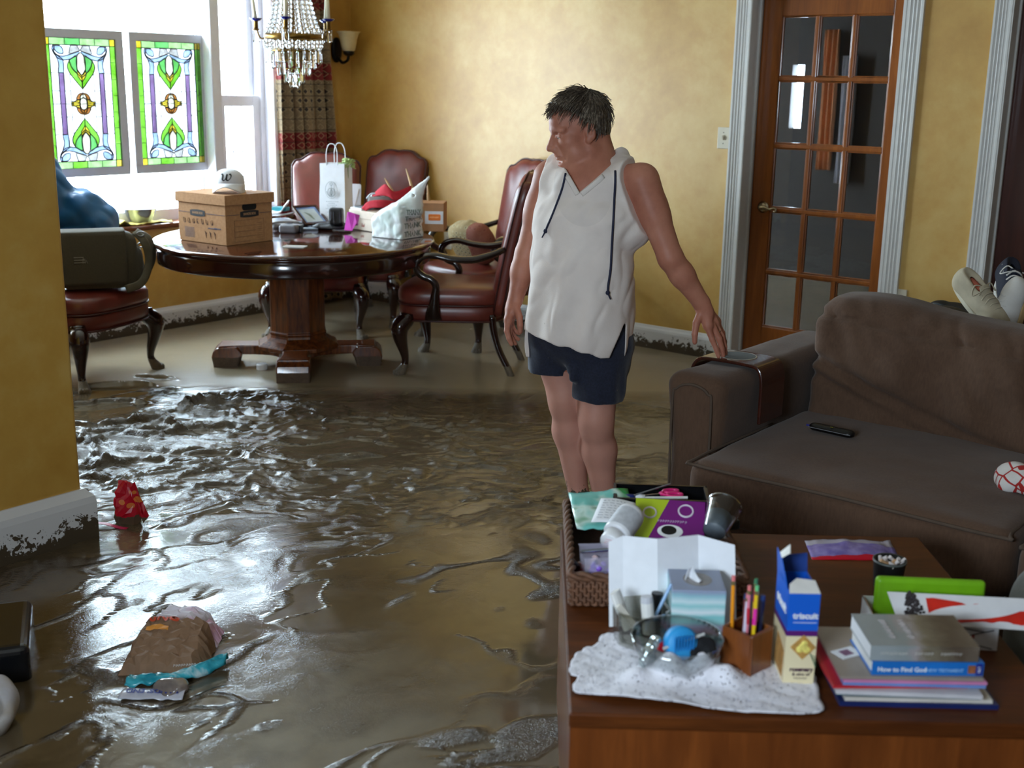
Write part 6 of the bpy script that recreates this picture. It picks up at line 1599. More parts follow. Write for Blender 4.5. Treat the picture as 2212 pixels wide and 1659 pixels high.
b = MB(); b.lathe([(.0335, .01), (.0335, .07)], seg=32, cap=False); b.build('paper_label', M('grey_label', (190, 192, 198), .5, .15, 60), t, True)
for k in range(5):
    b = MB(); b.box((0, -.012+.006*k, -.0303), (.03-.006*abs(k-2), .0012, .0006)); b.build('cap_print', M('pink_print', (220, 170, 180), .5), t)
t = bt('sticker_pack', 'purple and lime flat pack in the middle of the basket', 'pack', .155, .27, .075, -.12)
sp = NT('purple_lime_card'); s_ = sp.sep(sp.coord()); k_ = sp.math('GREATER_THAN', sp.math('ADD', s_[0], sp.math('MULTIPLY', s_[1], -.5)), .045); sp.base(sp.mix(k_, srgb(176, 196, 40), srgb(116, 24, 116))); sp.set(rough=.25)
Ts = Matrix.Rotation(.62, 4, 'X'); b = MB(); b.bb((0, -.02, 0), (.165, .09, .006), T=Ts); b.build('card', sp.m, t)
b = MB()
for cx_, cy_, r in ((.12, .06, .017), (.035, .05, .015)): b.tube([Ts @ Vector((cx_+r*math.cos(a), cy_+r*math.sin(a), .007)) for a in np.linspace(0, 2*PI, 24)], .0022, 5)
b.build('ring_print', M('pale_ring', (226, 214, 226), .5), t)
b = MB(); b.lathe([(0, 0), (.03, 0), (.03, .001), (0, .001)], (.085, .0, .0065), 24, T=Ts, sy=.6); b.build('window_print', WHITE, t); b = MB(); b.lathe([(0, 0), (.018, 0), (.018, .001), (0, .001)], (.082, .002, .0075), 24, T=Ts, sy=.7); b.build('pupil_print', BLACK, t)
scribble(t, Ts @ Matrix.Translation((.09, .028, .007)), .07, .008, M('lilac_print', (214, 190, 220), .5), 12)
# black tray at the back with scissors and glue
t = bt('black_tray', 'black open tray resting on the back of the basket', 'tray', .115, .40, .075, -.05)
b = MB(); TW, TD = .235, .12
for a, c in (((0, 0), (TW, .008)), ((0, TD-.008), (TW, TD)), ((0, .008), (.008, TD-.008)), ((TW-.008, .008), (TW, TD-.008))): b.bb((*a, 0), (*c, .034))
b.bb((0, 0, 0), (TW, TD, .005)); bevel(b.build('tray_body', M('gloss_black', (14, 14, 16), .2, .1), t), .004)
t = bt('glue_stick', 'blue and white glue stick in the black tray', 'glue stick', .135, .44, .095, -.1); b = MB(); b.tube([(0, 0, 0), (.035, 0, 0)], .012, 20); b.build('cap', M('glue_blue', (20, 40, 110), .3), t, True); b = MB(); b.tube([(.036, 0, 0), (.06, 0, 0)], .0125, 20); b.build('tube', WHITE, t, True)
t = bt('scissors', 'small scissors with magenta handles in the black tray', 'scissors', .20, .445, .10, .25)
ms = M('magenta_plastic', (210, 20, 110), .35)
for s_ in (-1, 1):
    b = MB(); b.tube([(.068+.018*math.cos(a)*1.1, s_*.014+.011*math.sin(a), .004) for a in np.linspace(0, 2*PI, 18)], .0042, 6); b.tube([(.05, s_*.012, .004), (.035, s_*.002, .004)], .004, 6); b.build('handle', ms, t, True)
    b = MB(); b.prism([(.04, s_*.001-.003), (.04, s_*.001+.004), (-.04, -s_*.004)], .002+.001*s_, .0035+.001*s_, 'z'); b.build('blade', STEEL, t)
stick('tweezers', 'silver tweezers lying over the tray edge', 'tweezers', TL(*BP(.165, .425, .108)), TL(*BP(.26, .47, .125)), .003, STEEL, None, None, None, .6)
stick('crayon', 'white crayon lying in the black tray', 'crayon', TL(*BP(.17, .43, .1)), TL(*BP(.30, .43, .104)), .0035, PINKW)
t = bt('plastic_cup', 'clear ribbed plastic cup tipped over at the right of the basket', 'cup', .335, .21, .10); t.rotation_euler = (-1.15, .25, RT-.3)
b = MB(); pr = [(.027, 0)]+[(.028+.011*k/8+(.0012 if k % 2 else 0), .006+.009*k) for k in range(1, 9)]+[(.042, .085), (.0445, .087), (.0425, .083)]
b.lathe(pr, seg=36, cap=False); b.build('cup_body', NT('x') and thin_glass('frosted_cup', (.72, .76, .78), refl=2.5, rough=.15), t, True)
b = MB(); b.lathe([(0, 0.001), (.026, .001), (.03, .05), (0, .05)], seg=24); b.build('cup_filling', M('grey_clay', (96, 104, 112), .5, .15), t, True)
t = bt('plastic_clip', 'chunky black plastic clip standing at the right end of the basket', 'clip', .375, .30, .075, .3); b = MB(); b.bb((-.012, -.02, 0), (.03, .02, .024)); bevel(b.build('clip_body', M('black_clip_plastic', (22, 24, 22), .4), t), .004)
def tubm():
    q = NT('tub_plastic'); q.base(srgb(206, 200, 220)); q.set(rough=.15, alpha=.42); return q.m
t = bt('bead_tub', 'clear plastic tub of purple beads at the front left of the basket', 'tub', .02, .03, .03, .12)
b = MB(); b.lathe([(.045, .0), (.052, .07), (.056, .074)], (.05, .04, 0), 4, T=Matrix.Translation((.045, .035, 0)) @ Matrix.Rotation(PI/4, 4, 'Z') @ Matrix.Translation((-.05, -.04, 0)), cap=False); b.build('tub_body', tubm(), t)
rn = random.Random(9); bm0 = None
for k in range(34):
    b = MB(); r = .005+.004*rn.random(); b.ell((0, 0, 0), r, 10, 6); o = b.build('bead', M(('purple_bead', 'violet_bead', 'peach_bead', 'dark_bead')[k % 4], ((96, 40, 190), (130, 90, 200), (206, 150, 130), (40, 30, 60))[k % 4], .15, coat=.5), None, True)
    o.location = TL(*BP(.075+rn.uniform(-.03, .03), .065+rn.uniform(-.028, .028), .045+.03*rn.random())); tag(o, 'small bead heaped in the clear tub of the basket', 'bead', 'beads in the clear tub')
stick('hair_clip', 'silver rod lying across the bead tub', 'rod', TL(*BP(.02, .06, .103)), TL(*BP(.10, .075, .106)), .004, STEEL)
t = bt('spray_cap', 'small yellow tipped tube under the lime pack', 'tube', .165, .2, .06); t.rotation_euler = (PI/2, 0, RT+.4); b = MB(); b.lathe([(0, 0), (.011, 0), (.011, .06), (0, .06)], seg=16); b.build('tube_body', M('tube_yellow', (220, 200, 30), .4), t, True)
t = bt('dark_pouch', 'dark olive printed pouch at the back of the basket behind the note', 'pouch', .105, .38, .04, .2); s = SDF((-.06, -.05, -.02), (.08, .06, .09), .005); s.ell((.01, 0, .025), (.045, .035, .035), .01, pw=3); s.fn(lambda X, Y, Z: .005*vnoise(X*30, Y*30, Z*30, 2)); s.build('pouch_body', M('dark_olive', (46, 44, 22), .6, .5, 24), t)

# purple wrapper, ash cup, gift box, books
t = tt('snack_wrapper', 'flat purple and red snack wrapper near the back of the coffee table', 'wrapper', .60, .75, .03)
wq = NT('purple_red_foil'); s_ = wq.sep(wq.coord()); n1 = wq.noise(wq.coord(), 30, 3); k1 = wq.math('LESS_THAN', wq.math('ADD', s_[1], wq.math('MULTIPLY', n1, .02)), .024); c = wq.mix(wq.math('GREATER_THAN', s_[1], .085), wq.ramp(n1, [(.35, srgb(110, 96, 170)), (.65, srgb(150, 136, 196))]), srgb(176, 170, 186)); wq.base(wq.mix(k1, c, srgb(196, 16, 40))); wq.set(rough=.25)
b = MB(); b.grid(24, 14, lambda u, v: (.215*u+.012*v, .125*v, .012*math.sin(min(1, max(0, u*1.15-.05))*PI)**.5*math.sin(v*PI)**.5+.003*vnoise(u*9, v*7, 0, 3)+.002)); o = b.build('foil', wq.m, t, True); solid(o, .003, 1)
t = tt('ash_cup', 'small black cup crammed with cigarette butts', 'ashtray', .735, .592)
b = MB(); b.lathe([(0, 0), (.028, 0), (.031, .004), (.036, .066), (.037, .07), (.033, .07), (.029, .05), (0, .046)], seg=40, cap=False); b.build('cup_body', M('matt_black_cup', (16, 17, 17), .5, .1), t, True)
b = MB(); b.lathe([(.0335, .0695), (.0375, .0705), (.0375, .066)], seg=40, cap=False); b.build('rim', M('grey_rim', (84, 88, 86), .4), t, True)
b = MB(); b.lathe([(0, .053), (.031, .053)], seg=24, cap=False); b.build('ash', M('ash_grey', (96, 92, 90), .9, .3, 300, .5), t)
rn = random.Random(6)
for k in range(17):
    a, r = rn.random()*6.28, .024*rn.random()**.5; b = MB(); d = Vector((rn.uniform(-1, 1), rn.uniform(-1, 1), rn.uniform(.1, .9))).normalized()*.017; b.tube([(0, 0, 0), d], .0042, 8); o = b.build('cigarette_butt', M(('butt_white', 'butt_white', 'butt_tan')[k % 3], ((216, 206, 204), (226, 218, 216), (190, 150, 110))[k % 3], .8), None); o.location = TL(.735+r*math.cos(a), .592+r*math.sin(a), .058+.004*rn.random()); tag(o, 'stubbed cigarette butt heaped in the black cup', 'cigarette butt', 'cigarette butts in the black cup')
t = tt('gift_box', 'open white and red box with dark tree print behind the books', 'gift box', .625, .30, -.05)
GBW = M('gift_box_white', (216, 214, 216), .4, .04); GBR = M('gift_box_red', (170, 22, 14), .45, .1)
GW_, GD_, GH_ = .245, .13, .052
b = MB(); b.bb((0, 0, 0), (GW_, GD_, .003)); b.bb((0, 0, .003), (.003, GD_, GH_)); b.bb((GW_-.003, 0, .003), (GW_, GD_, GH_)); b.bb((0, GD_-.003, .003), (GW_, GD_, GH_)); b.bb((0, 0, .003), (GW_, .003, GH_)); bevel(b.build('box_wall', GBW, t), .001)
b = MB(); b.bb((.004, .004, .004), (GW_-.004, GD_-.004, .006)); b.bb((.0035, .004, .006), (.005, GD_-.004, GH_-.002)); b.build('red_lining', GBR, t)
b = MB(); b.add([(.045, .0, GH_), (.33, -.01, GH_+.0), (.36, .02, GH_+.055), (.03, .05, GH_+.045)], [(0, 1, 2, 3)]); solid(b.build('open_lid', GBW, t), .0025)
b = MB(); ld_ = lambda u, v: Vector((.045, 0, GH_))*(1-u)*(1-v)+Vector((.33, -.01, GH_))*u*(1-v)+Vector((.36, .02, GH_+.055))*u*v+Vector((.03, .05, GH_+.045))*(1-u)*v+Vector((0, -.004, .003))
b.grid(40, 5, lambda u, v: ld_(.22+.72*u, .5+(.62-.3*u)*(v-.5)*(1+.3*float(vnoise(u*14, v*6, 0, 2)))-.16*u)); b.build('red_brush_stroke', M('brush_red', (196, 30, 10), .45, .15), t)
b = MB(); rn = random.Random(3)
for k in range(110):
    z = rn.random(); hw = .022*(1-z)+.004; x = rn.uniform(-hw, hw); q = ld_(.03+(x+.03)/.3, .08+.95*z)+Vector((0, -.001, 0)); b.lathe([(0, 0), (.0035, 0), (.002, .001), (0, .001)], (0, 0, 0), 6, T=Matrix.Translation(q) @ Matrix.Rotation(PI/2, 4, 'X'))
b.build('tree_print', M('tree_print_dark', (40, 30, 32), .6, .2), t, fix=False)
b = MB()
for p0, p1 in (((.165, .048), (.22, .04)), ((.18, .03), (.235, .045)), ((.20, .012), (.235, .004)), ((.195, .018), (.21, .006))): b.tube([(p0[0], -.0004, p0[1]), (p1[0], -.0004, p1[1])], .0011, 4)
b.build('printed_strokes', M('stroke_dark', (60, 56, 62), .6), t)
scribble(t, face_M((.185, -.0006, .028), (1, 0, 0), (0, 0, 1)), .03, .014, GBR, 4)
t = tt('green_tray', 'lime green plastic tray standing in the white and red box', 'tray', .645, .385, -.05, .02); b = MB(); b.bb((0, 0, 0), (.225, .02, .092)); bevel(b.build('tray_rim', M('lime_plastic', (116, 176, 20), .4, .08), t), .009, 3)

def book(name, label, cat, u, v, z, w, d, h, rz, cover, spine=None, group=None, pages=True):
    t = tt(name, label, cat, u, v, rz, z, group); c = M('cover_'+name+label[:18].replace(' ', '_'), cover, .3, .1, 14)
    if pages:
        b = MB(); b.bb((.003, .0025, .0022), (w-.003, d-.002, h-.0022)); b.build('page_block', M('page_edges', (222, 220, 216), .8, .04, 200), t)
        b = MB(); b.bb((0, 0, 0), (w, d, .002)); b.bb((0, 0, h-.002), (w, d, h)); b.bb((0, 0, .002), (w, .0022, h-.002)); b.build('cover', spine and M('spine_'+label[:18].replace(' ', '_'), spine, .3, .12, 14) or c, t)
    else:
        b = MB(); b.grid(10, 10, lambda a, e: (w*a, d*e, h*.5+.003*math.sin(a*3)*(e > .5)*e*0)); b.bb((0, 0, 0), (w, d, h)); b.build('cover', c, t)
    return t
z = 0; gm_ = 'magazines in the stack on the coffee table'
spec = [('bottom dark blue hardback of the magazine stack', .495, .05, .29, .21, .009, 0, (28, 40, 92)),
        ('cream paged magazine second from the bottom of the stack', .505, .052, .27, .205, .007, .01, (214, 206, 196)),
        ('teal edged magazine third from the bottom of the stack', .490, .058, .262, .20, .006, -.02, (40, 84, 96)),
        ('white magazine fourth from the bottom of the stack', .487, .05, .264, .21, .008, -.03, (206, 202, 206)),
        ('red edged magazine jutting to the left of the stack', .482, .055, .25, .215, .006, .05, (186, 40, 50)),
        ('pale blue magazine in the upper half of the stack', .50, .056, .26, .2, .006, .0, (110, 140, 200)),
        ('pink trimmed magazine second from the top of the stack', .50, .054, .262, .2, .005, .01, (206, 130, 176)),
        ('top magazine of the stack with a brown landscape cover', .494, .056, .262, .205, .006, .015, (150, 138, 128))]
for lab, u, v, w, d, h, rz, col in spec:
    book('magazine', lab, 'magazine', u, v, z, w, d, h, rz, (204, 202, 206) if 'dark blue' not in lab else col, col, gm_); z += h+.0006
t = tt('postcard', 'small picture card on top of the magazine left of the books', 'card', .515, .12, .5, z); b = MB(); b.bb((0, 0, 0), (.05, .035, .0012)); b.build('card', PAPER2, t); b = MB(); b.bb((.012, .008, .0012), (.034, .028, .0016)); b.build('picture', M('card_print', (130, 90, 120), .6, .4, 150), t)
t = book('blue_book', 'blue paperback with printed spine under the grey book', 'book', .552, .062, z, .205, .14, .026, .03, (30, 110, 190), (30, 112, 196))
fm = face_M((.1, -.0004, .013), (1, 0, 0), (0, 0, 1)); text('lettering', 'How to Find God', .0125, WI, t, fm @ Matrix.Translation((-.045, -.002, 0)), .0002); text('lettering', 'NEW TESTAMENT', .0085, M('pale_blue_print', (150, 196, 236), .5), t, fm @ Matrix.Translation((.034, -.003, 0)), .0001)
b = MB(); b.box((.083, 0, .0004), (.014, .016, .0008), T=fm); b.build('spine_picture', M('spine_orange', (150, 90, 60), .5, .4, 160), t); b = MB(); b.box((.097, 0, .0002), (.012, .024, .0006), T=fm); b.build('spine_band', M('spine_navy', (30, 50, 140), .5), t); text('lettering', 'NLT', .007, WI, t, fm @ Matrix.Translation((.097, 0, .0006)) @ Matrix.Rotation(PI/2, 4, 'Z'))
z += .0266
cv = NT('grey_landscape_cover'); s_ = cv.sep(cv.coord()); n1 = cv.noise(cv.coord(), 16, 6, .7); k1 = cv.math('ADD', cv.math('MULTIPLY', s_[0], 4.3), cv.math('MULTIPLY', cv.math('SUBTRACT', n1, .5), .55))
cv.base(cv.ramp(k1, [(.05, srgb(152, 158, 160)), (.3, srgb(140, 146, 146)), (.38, srgb(160, 150, 150)), (.5, srgb(122, 112, 94)), (.68, srgb(84, 70, 58)), (.95, srgb(112, 100, 88))])); cv.set(rough=.3)
t = tt('grey_book', 'thick book with a misty grey and brown cover, topmost of the stack', 'book', .548, .066, .02, z); w, d, h = .198, .135, .03
b = MB(); b.bb((.001, .0025, .002), (w-.003, d-.002, h-.002)); b.build('page_block', M('page_edges_white', (226, 226, 228), .8, .03, 200), t)
b = MB(); b.bb((0, 0, 0), (w, d, .002)); b.bb((0, 0, h-.002), (w, d, h)); b.bb((0, 0, .002), (w, .0022, h-.002)); b.build('cover', cv.m, t)
fm = face_M((w/2, -.0004, h/2), (1, 0, 0), (0, 0, 1)); PSP = M('pale_spine_print', (200, 196, 190), .5)
for x_, w_, n_ in ((-.055, .05, 9), (.0, .035, 6), (.05, .04, 7)): scribble(t, fm @ Matrix.Translation((x_, 0, 0)), w_, .007, PSP, n_, n_)
for k, x in enumerate((.05, .085)): scribble(t, face_M((x, d*.5, h+.0003), (0, -1, 0), (1, 0, 0)), .08, .015, M('faint_cover_print', (176, 166, 164), .5), 6, k)

# ------------------------------------------------------------------ litter on the mud
t = thing('fast_food_bag', 'crumpled brown paper bag with red and orange lettering lying on the mud', 'paper bag', P(350, 1440, 0))
vw = Vector((_rt.x, _rt.y, 0)); vf = Vector((-_rt.y, _rt.x, 0)); Rv = Matrix((vw, vf, Vector((0, 0, 1)))).transposed().to_4x4(); rzv = math.atan2(vw.y, vw.x)
t.rotation_euler = (0, 0, rzv)
def crumple(name, mat, parent, fx, n=13, amp=.006, seed=1, th=.0012):
    """creased sheet: jittered coarse grid with flat facets; fx(u, v) -> x, y, z"""
    r = random.Random(seed); V = []
    for j in range(n):
        for i in range(n):
            ed_ = i in (0, n-1) or j in (0, n-1); u = i/(n-1)+(0 if ed_ else r.uniform(-.3, .3)/(n-1)); v = j/(n-1)+(0 if ed_ else r.uniform(-.3, .3)/(n-1))
            x, y, z = fx(u, v); k = .4 if ed_ else 1; V.append((x+r.uniform(-1, 1)*amp*.6, y+r.uniform(-1, 1)*amp*.6, z+r.uniform(-1, 1)*amp*k))
    F = []
    for j in range(n-1):
        for i in range(n-1):
            q = [j*n+i, j*n+i+1, (j+1)*n+i+1, (j+1)*n+i]
            F += [(q[0], q[1], q[2]), (q[0], q[2], q[3])] if r.random() < .5 else [(q[0], q[1], q[3]), (q[1], q[2], q[3])]
    o = mk(name, V, F, mat, parent); solid(o, th, 0); return o
def bagf(u, v):
    e = min(1, 7*u, 7*(1-u), 8*v, 9*(1-v))**.6; w = .20+.02*math.sin(v*PI)
    return ((u-.5)*w+.01*v+.012*(u > .8)*(1-v), -.055+.215*v-.02*abs(u-.5)*v, (.034+.058*v-.03*max(0, v-.92)/.08)*e)
o = crumple('bag_paper', M('kraft_paper', (140, 108, 82), .75, .1, 40, .1), t, bagf, 15, .0055, 4)
bm = bmesh.new(); bm.from_mesh(o.data)
from mathutils.bvhtree import BVHTree
bvh = BVHTree.FromBMesh(bm); bm.free()
def drape(name, s_, size, mat, x, y, sx=1.0, bold=0, rz=0):
    q = text(name, s_, size, mat, t, Matrix.Identity(4), bold, 0, sx=1)
    me = q.data; bmx = bmesh.new(); bmx.from_mesh(me); bmesh.ops.subdivide_edges(bmx, edges=bmx.edges, cuts=2, use_grid_fill=True)
    bmesh.ops.remove_doubles(bmx, verts=bmx.verts, dist=1e-6)
    for v in bmx.verts:
        px, py = v.co.x*sx, v.co.y; px, py = px*math.cos(rz)-py*math.sin(rz)+x, px*math.sin(rz)+py*math.cos(rz)+y
        h = bvh.ray_cast(Vector((px, py, .3)), Vector((0, 0, -1))); v.co = (px, py, (h[0].z if h[0] else 0)+.0048)
    bmx.to_mesh(me); bmx.free(); q.matrix_local = Matrix.Identity(4); return q
drape('lettering', 'KING', .044, M('bag_red', (206, 74, 40), .7), -.03, .122, .95, .0016, -.02)
b = MB()
def bun(u, v):
    x, y = -.064+.062*u, .075+.020*v*(1-.35*(2*u-1)**2); h = bvh.ray_cast(Vector((x, y, .3)), Vector((0, 0, -1))); return (x, y, (h[0].z if h[0] else 0)+.004)
b.grid(14, 6, bun); b.build('bun_emblem', M('bag_orange', (226, 150, 60), .7), t)
b = MB()
def bun2(u, v):
    x, y = -.03+.04*u, .143+.008*v*(1-(2*u-1)**2); h = bvh.ray_cast(Vector((x, y, .3)), Vector((0, 0, -1))); return (x, y, (h[0].z if h[0] else 0)+.004)
b.grid(14, 6, bun2); b.build('bun_emblem', M('bag_red', (206, 74, 40), .7), t)
t = thing('blue_wrapper', 'turquoise plastic wrapper wedged under the brown paper bag', 'wrapper', P(370, 1462, 0), rzv)
b = MB(); b.grid(40, 12, lambda u, v: (-.10+.235*u, -.02-.035*(1-v)+.10*max(0, u-.45)**1.3*2.2*1.0-.02*(u < .3)*(1-u/.3)*(1-v), .008+.03*math.sin(v*PI)**.7*(.5+.5*u)+.008*float(vnoise(u*12, v*6, 0, 2)))); wq = NT('turquoise_film'); n1 = wq.noise(wq.coord((1, 3, 1)), 16, 3); wq.base(wq.ramp(n1, [(.36, srgb(24, 140, 160)), (.55, srgb(70, 186, 204)), (.68, srgb(206, 234, 238))])); wq.set(rough=.2); solid(b.build('film', wq.m, t, True), .0015, 0)
scribble(t, Matrix.Translation((.045, -.022, .047)) @ Matrix.Rotation(.5, 4, 'X') @ Matrix.Rotation(.1, 4, 'Z'), .06, .009, WI, 9)
t = thing('shipping_envelope', 'white plastic mailer with upside-down blue letters half sunk in the mud', 'envelope', P(330, 1508, 0), rzv)
b = MB(); b.grid(24, 8, lambda u, v: (-.085+.165*u, -.015+.055*v, .004+.008*math.sin(v*PI)+.003*float(vnoise(u*9, v*4, 0, 5)))); solid(b.build('film', M('milky_film', (206, 206, 218), .2, .05), t, True), .0015, 0)
text('lettering', 'LANDS’ END', .024, M('mailer_blue', (40, 60, 150), .5), t, Matrix.Translation((-.002, .008, .0165)) @ Matrix.Rotation(PI, 4, 'Z') @ Matrix.Rotation(-.1, 4, 'X'), .0006)
t = thing('clear_film', 'lump of clear muddy film beside the mailer under the brown bag', 'plastic film', P(370, 1495, 0), rzv)
s = SDF((-.07, -.06, -.02), (.07, .06, .06), .0045); s.ell((0, 0, .01), (.045, .035, .022), .02); s.fn(lambda X, Y, Z: .009*vnoise(X*34, Y*34, Z*34, 3)); s.half((0, 0, -.004), (0, 0, -1)); s.build('film', M('muddy_clear_film', (130, 118, 112), .12, .3, 30, coat=.6), t)
t = thing('tissue_wad', 'wad of white and pink tissue behind the brown paper bag', 'tissue', P(395, 1355, 0), rzv)
wq = NT('white_pink_tissue'); n1 = wq.noise(wq.coord(), 11, 3); wq.base(wq.ramp(n1, [(.5, srgb(226, 220, 228)), (.66, srgb(226, 180, 206))])); wq.set(rough=.8)
crumple('tissue', wq.m, t, lambda u, v: (-.09+.16*u+.02*v, -.06+.11*v-.05*max(0, u-.7), .004+.05*min(1, 5*u, 5*(1-u), 5*v, 5*(1-v))**.6), 11, .008, 3)
crumple('tissue', wq.m, t, lambda u, v: (.02+.11*u, -.075+.09*v-.05*u, .004+.035*min(1, 4*u, 4*(1-u), 4*v, 4*(1-v))**.6), 9, .007, 5)
t = thing('red_wrapper', 'torn red and gold foil bag standing in the mud by the partition corner', 'wrapper', P(280, 1128, 0), rzv)
rw = NT('red_gold_foil'); vo = rw.n('TexVoronoi'); rw.l(rw.coord((1, 1, 1.4)), vo.inputs[0]); vo.inputs['Scale'].default_value = 24; n1 = rw.noise(rw.coord(), 30, 4); s_ = rw.sep(rw.coord()); c = rw.mix(rw.math('MULTIPLY', rw.math('LESS_THAN', vo.outputs['Distance'], .36), rw.math('GREATER_THAN', s_[2], .06)), srgb(176, 14, 34), srgb(206, 110, 50)); c = rw.mix(rw.math('LESS_THAN', s_[2], rw.math('MULTIPLY', n1, .06)), c, srgb(84, 66, 50)); rw.base(c); rw.set(rough=.2)
r_ = random.Random(7); rings = []; nz = 9
for j in range(nz):
    k = j/(nz-1); z = -.02+.175*k; w = (.040+.012*math.sin(k*4))*(1-.25*k)*(1 if k < .95 else .9); dpt = .028*(1-.75*k)
    rings.append([(w*math.cos(a)*1.0-.012*k+r_.uniform(-.006, .006), dpt*math.sin(a)+r_.uniform(-.005, .005), z+r_.uniform(-.006, .006)) for a in [2*PI*q/11+.2*k for q in range(11)]])
b = MB(); b.loft(rings); o = b.build('foil', rw.m, t)
crumple('torn_flap', rw.m, t, lambda u, v: (.015+.05*v+.012*u, -.03+.02*u-.01*v, .135-.12*v+.02*u), 6, .006, 2)
crumple('torn_flap', M('foil_inside_silver', (206, 200, 206), .2, .1, metal=.4), t, lambda u, v: (-.02+.045*u, .0+.012*v, .14+.022*v-.02*u), 5, .005, 6)
t = thing('red_strip', 'flat magenta red plastic strip lying by the partition baseboard', 'strip', P(243, 1140, 0), rzv-.12)
b = MB(); b.grid(16, 3, lambda u, v: (-.055+.11*u, .018*(v-.5), .014-.012*u+.003*math.sin(u*6))); solid(b.build('strip', M('magenta_red', (170, 6, 60), .3), t), .002, 0)
# bin and muddy roll at the lower left edge
t = thing('black_crate', 'glossy black plastic box half sunk in the mud at the left edge', 'box', P(20, 1440, 0), rzv+.35)
b = MB(); b.bb((-.22, -.10, -.06), (.06, .22, .10)); o = bevel(b.build('box_body', M('gloss_black_box', (18, 20, 24), .22, .15, 20, coat=.4), t), .022, 4)
t = thing('paper_towel_roll', 'soggy white roll streaked with mud at the lower left edge', 'roll', P(8, 1560, 0), rzv)
q = NT('soggy_white_paper'); n1 = q.noise(q.coord(), 14, 5, .6); s_ = q.sep(q.coord()); k1 = q.math('ADD', q.math('MULTIPLY', n1, .16), s_[2]); q.base(q.ramp(k1, [(.06, srgb(92, 78, 60)), (.12, srgb(176, 168, 158)), (.2, srgb(206, 208, 222))])); q.set(rough=.55)
s = SDF((-.2, -.14, -.05), (.1, .16, .2), .005); s.cap((-.14, .06, .05), (-.03, .0, .05), .07, .06, .02); s.cap((-.03, .03, .06), (.012, -.05, .03), .045, .035, .02); s.cap((-.02, -.02, .075), (.0, -.06, .06), .022, .02, .01, sub=True); s.fn(lambda X, Y, Z: .011*vnoise(X*20, Y*20, Z*16, 3)); s.half((0, 0, -.03), (0, 0, -1)); s.build('paper', q.m, t)
# ------------------------------------------------------------------ the woman
WP = P(1285, 1120, 0); rzw = math.atan2(_rt.y, _rt.x)       # local x: to the right in view, y: away, z: up
pn = thing('person', 'person in white sleeveless hooded top and navy shorts, one hand on the sofa arm', 'person', (WP.x, WP.y, 0), rzw)
def ax(*segs):
    o = []
    for a, b_, h in segs: o += list(np.arange(a, b_-1e-6, h))
    return o+[segs[-1][1]]
HO = np.array([-.100, .0, 1.405]); th_ = math.radians(14)
hd = np.array([-.972, -.235]); HF = np.array([math.cos(th_)*hd[0], math.cos(th_)*hd[1], -math.sin(th_)]); HU = np.array([math.sin(th_)*hd[0], math.sin(th_)*hd[1], math.cos(th_)])
HL = np.cross(HU, HF); HM = np.stack([HF, HL, HU])            # rows: head axes
def hp(x, y, z): return HO+HF*x+HL*y+HU*z
s = SDF(None, None, (ax((-.40, -.25, .0042), (-.25, .02, .0032), (.02, .30, .005), (.30, .47, .004)), ax((-.19, -.11, .0042), (-.11, .11, .0034), (.11, .22, .005)), ax((-.1, .62, .008), (.62, .86, .0036), (.86, 1.21, .007), (1.21, 1.55, .003))))
BF = np.array([-.47, -.88, 0]); BL = np.array([.88, -.47, 0])
def bp_(l, f, z, c=(-.045, 0)): return np.array([c[0], c[1], 0])+BL*l+BF*f+np.array([0, 0, z])
RB_ = np.stack([BL, BF, [0, 0, 1.0]])
# torso core (kept inside the clothes)
s.ell(bp_(0, 0, 1.12), (.165, .115, .16), .04, RB_); s.ell(bp_(0, .02, .93, (-.06, 0)), (.165, .13, .2), .05, RB_); s.ell(bp_(0, 0, .70, (-.075, 0)), (.165, .12, .14), .05, RB_)
for q in (-1, 1): s.cap(bp_(q*.02, .02, 1.25), bp_(q*.15, -.005, 1.238), .055, .05, .04)
s.ell(bp_(0, .05, 1.19), (.1, .06, .075), .04, RB_)
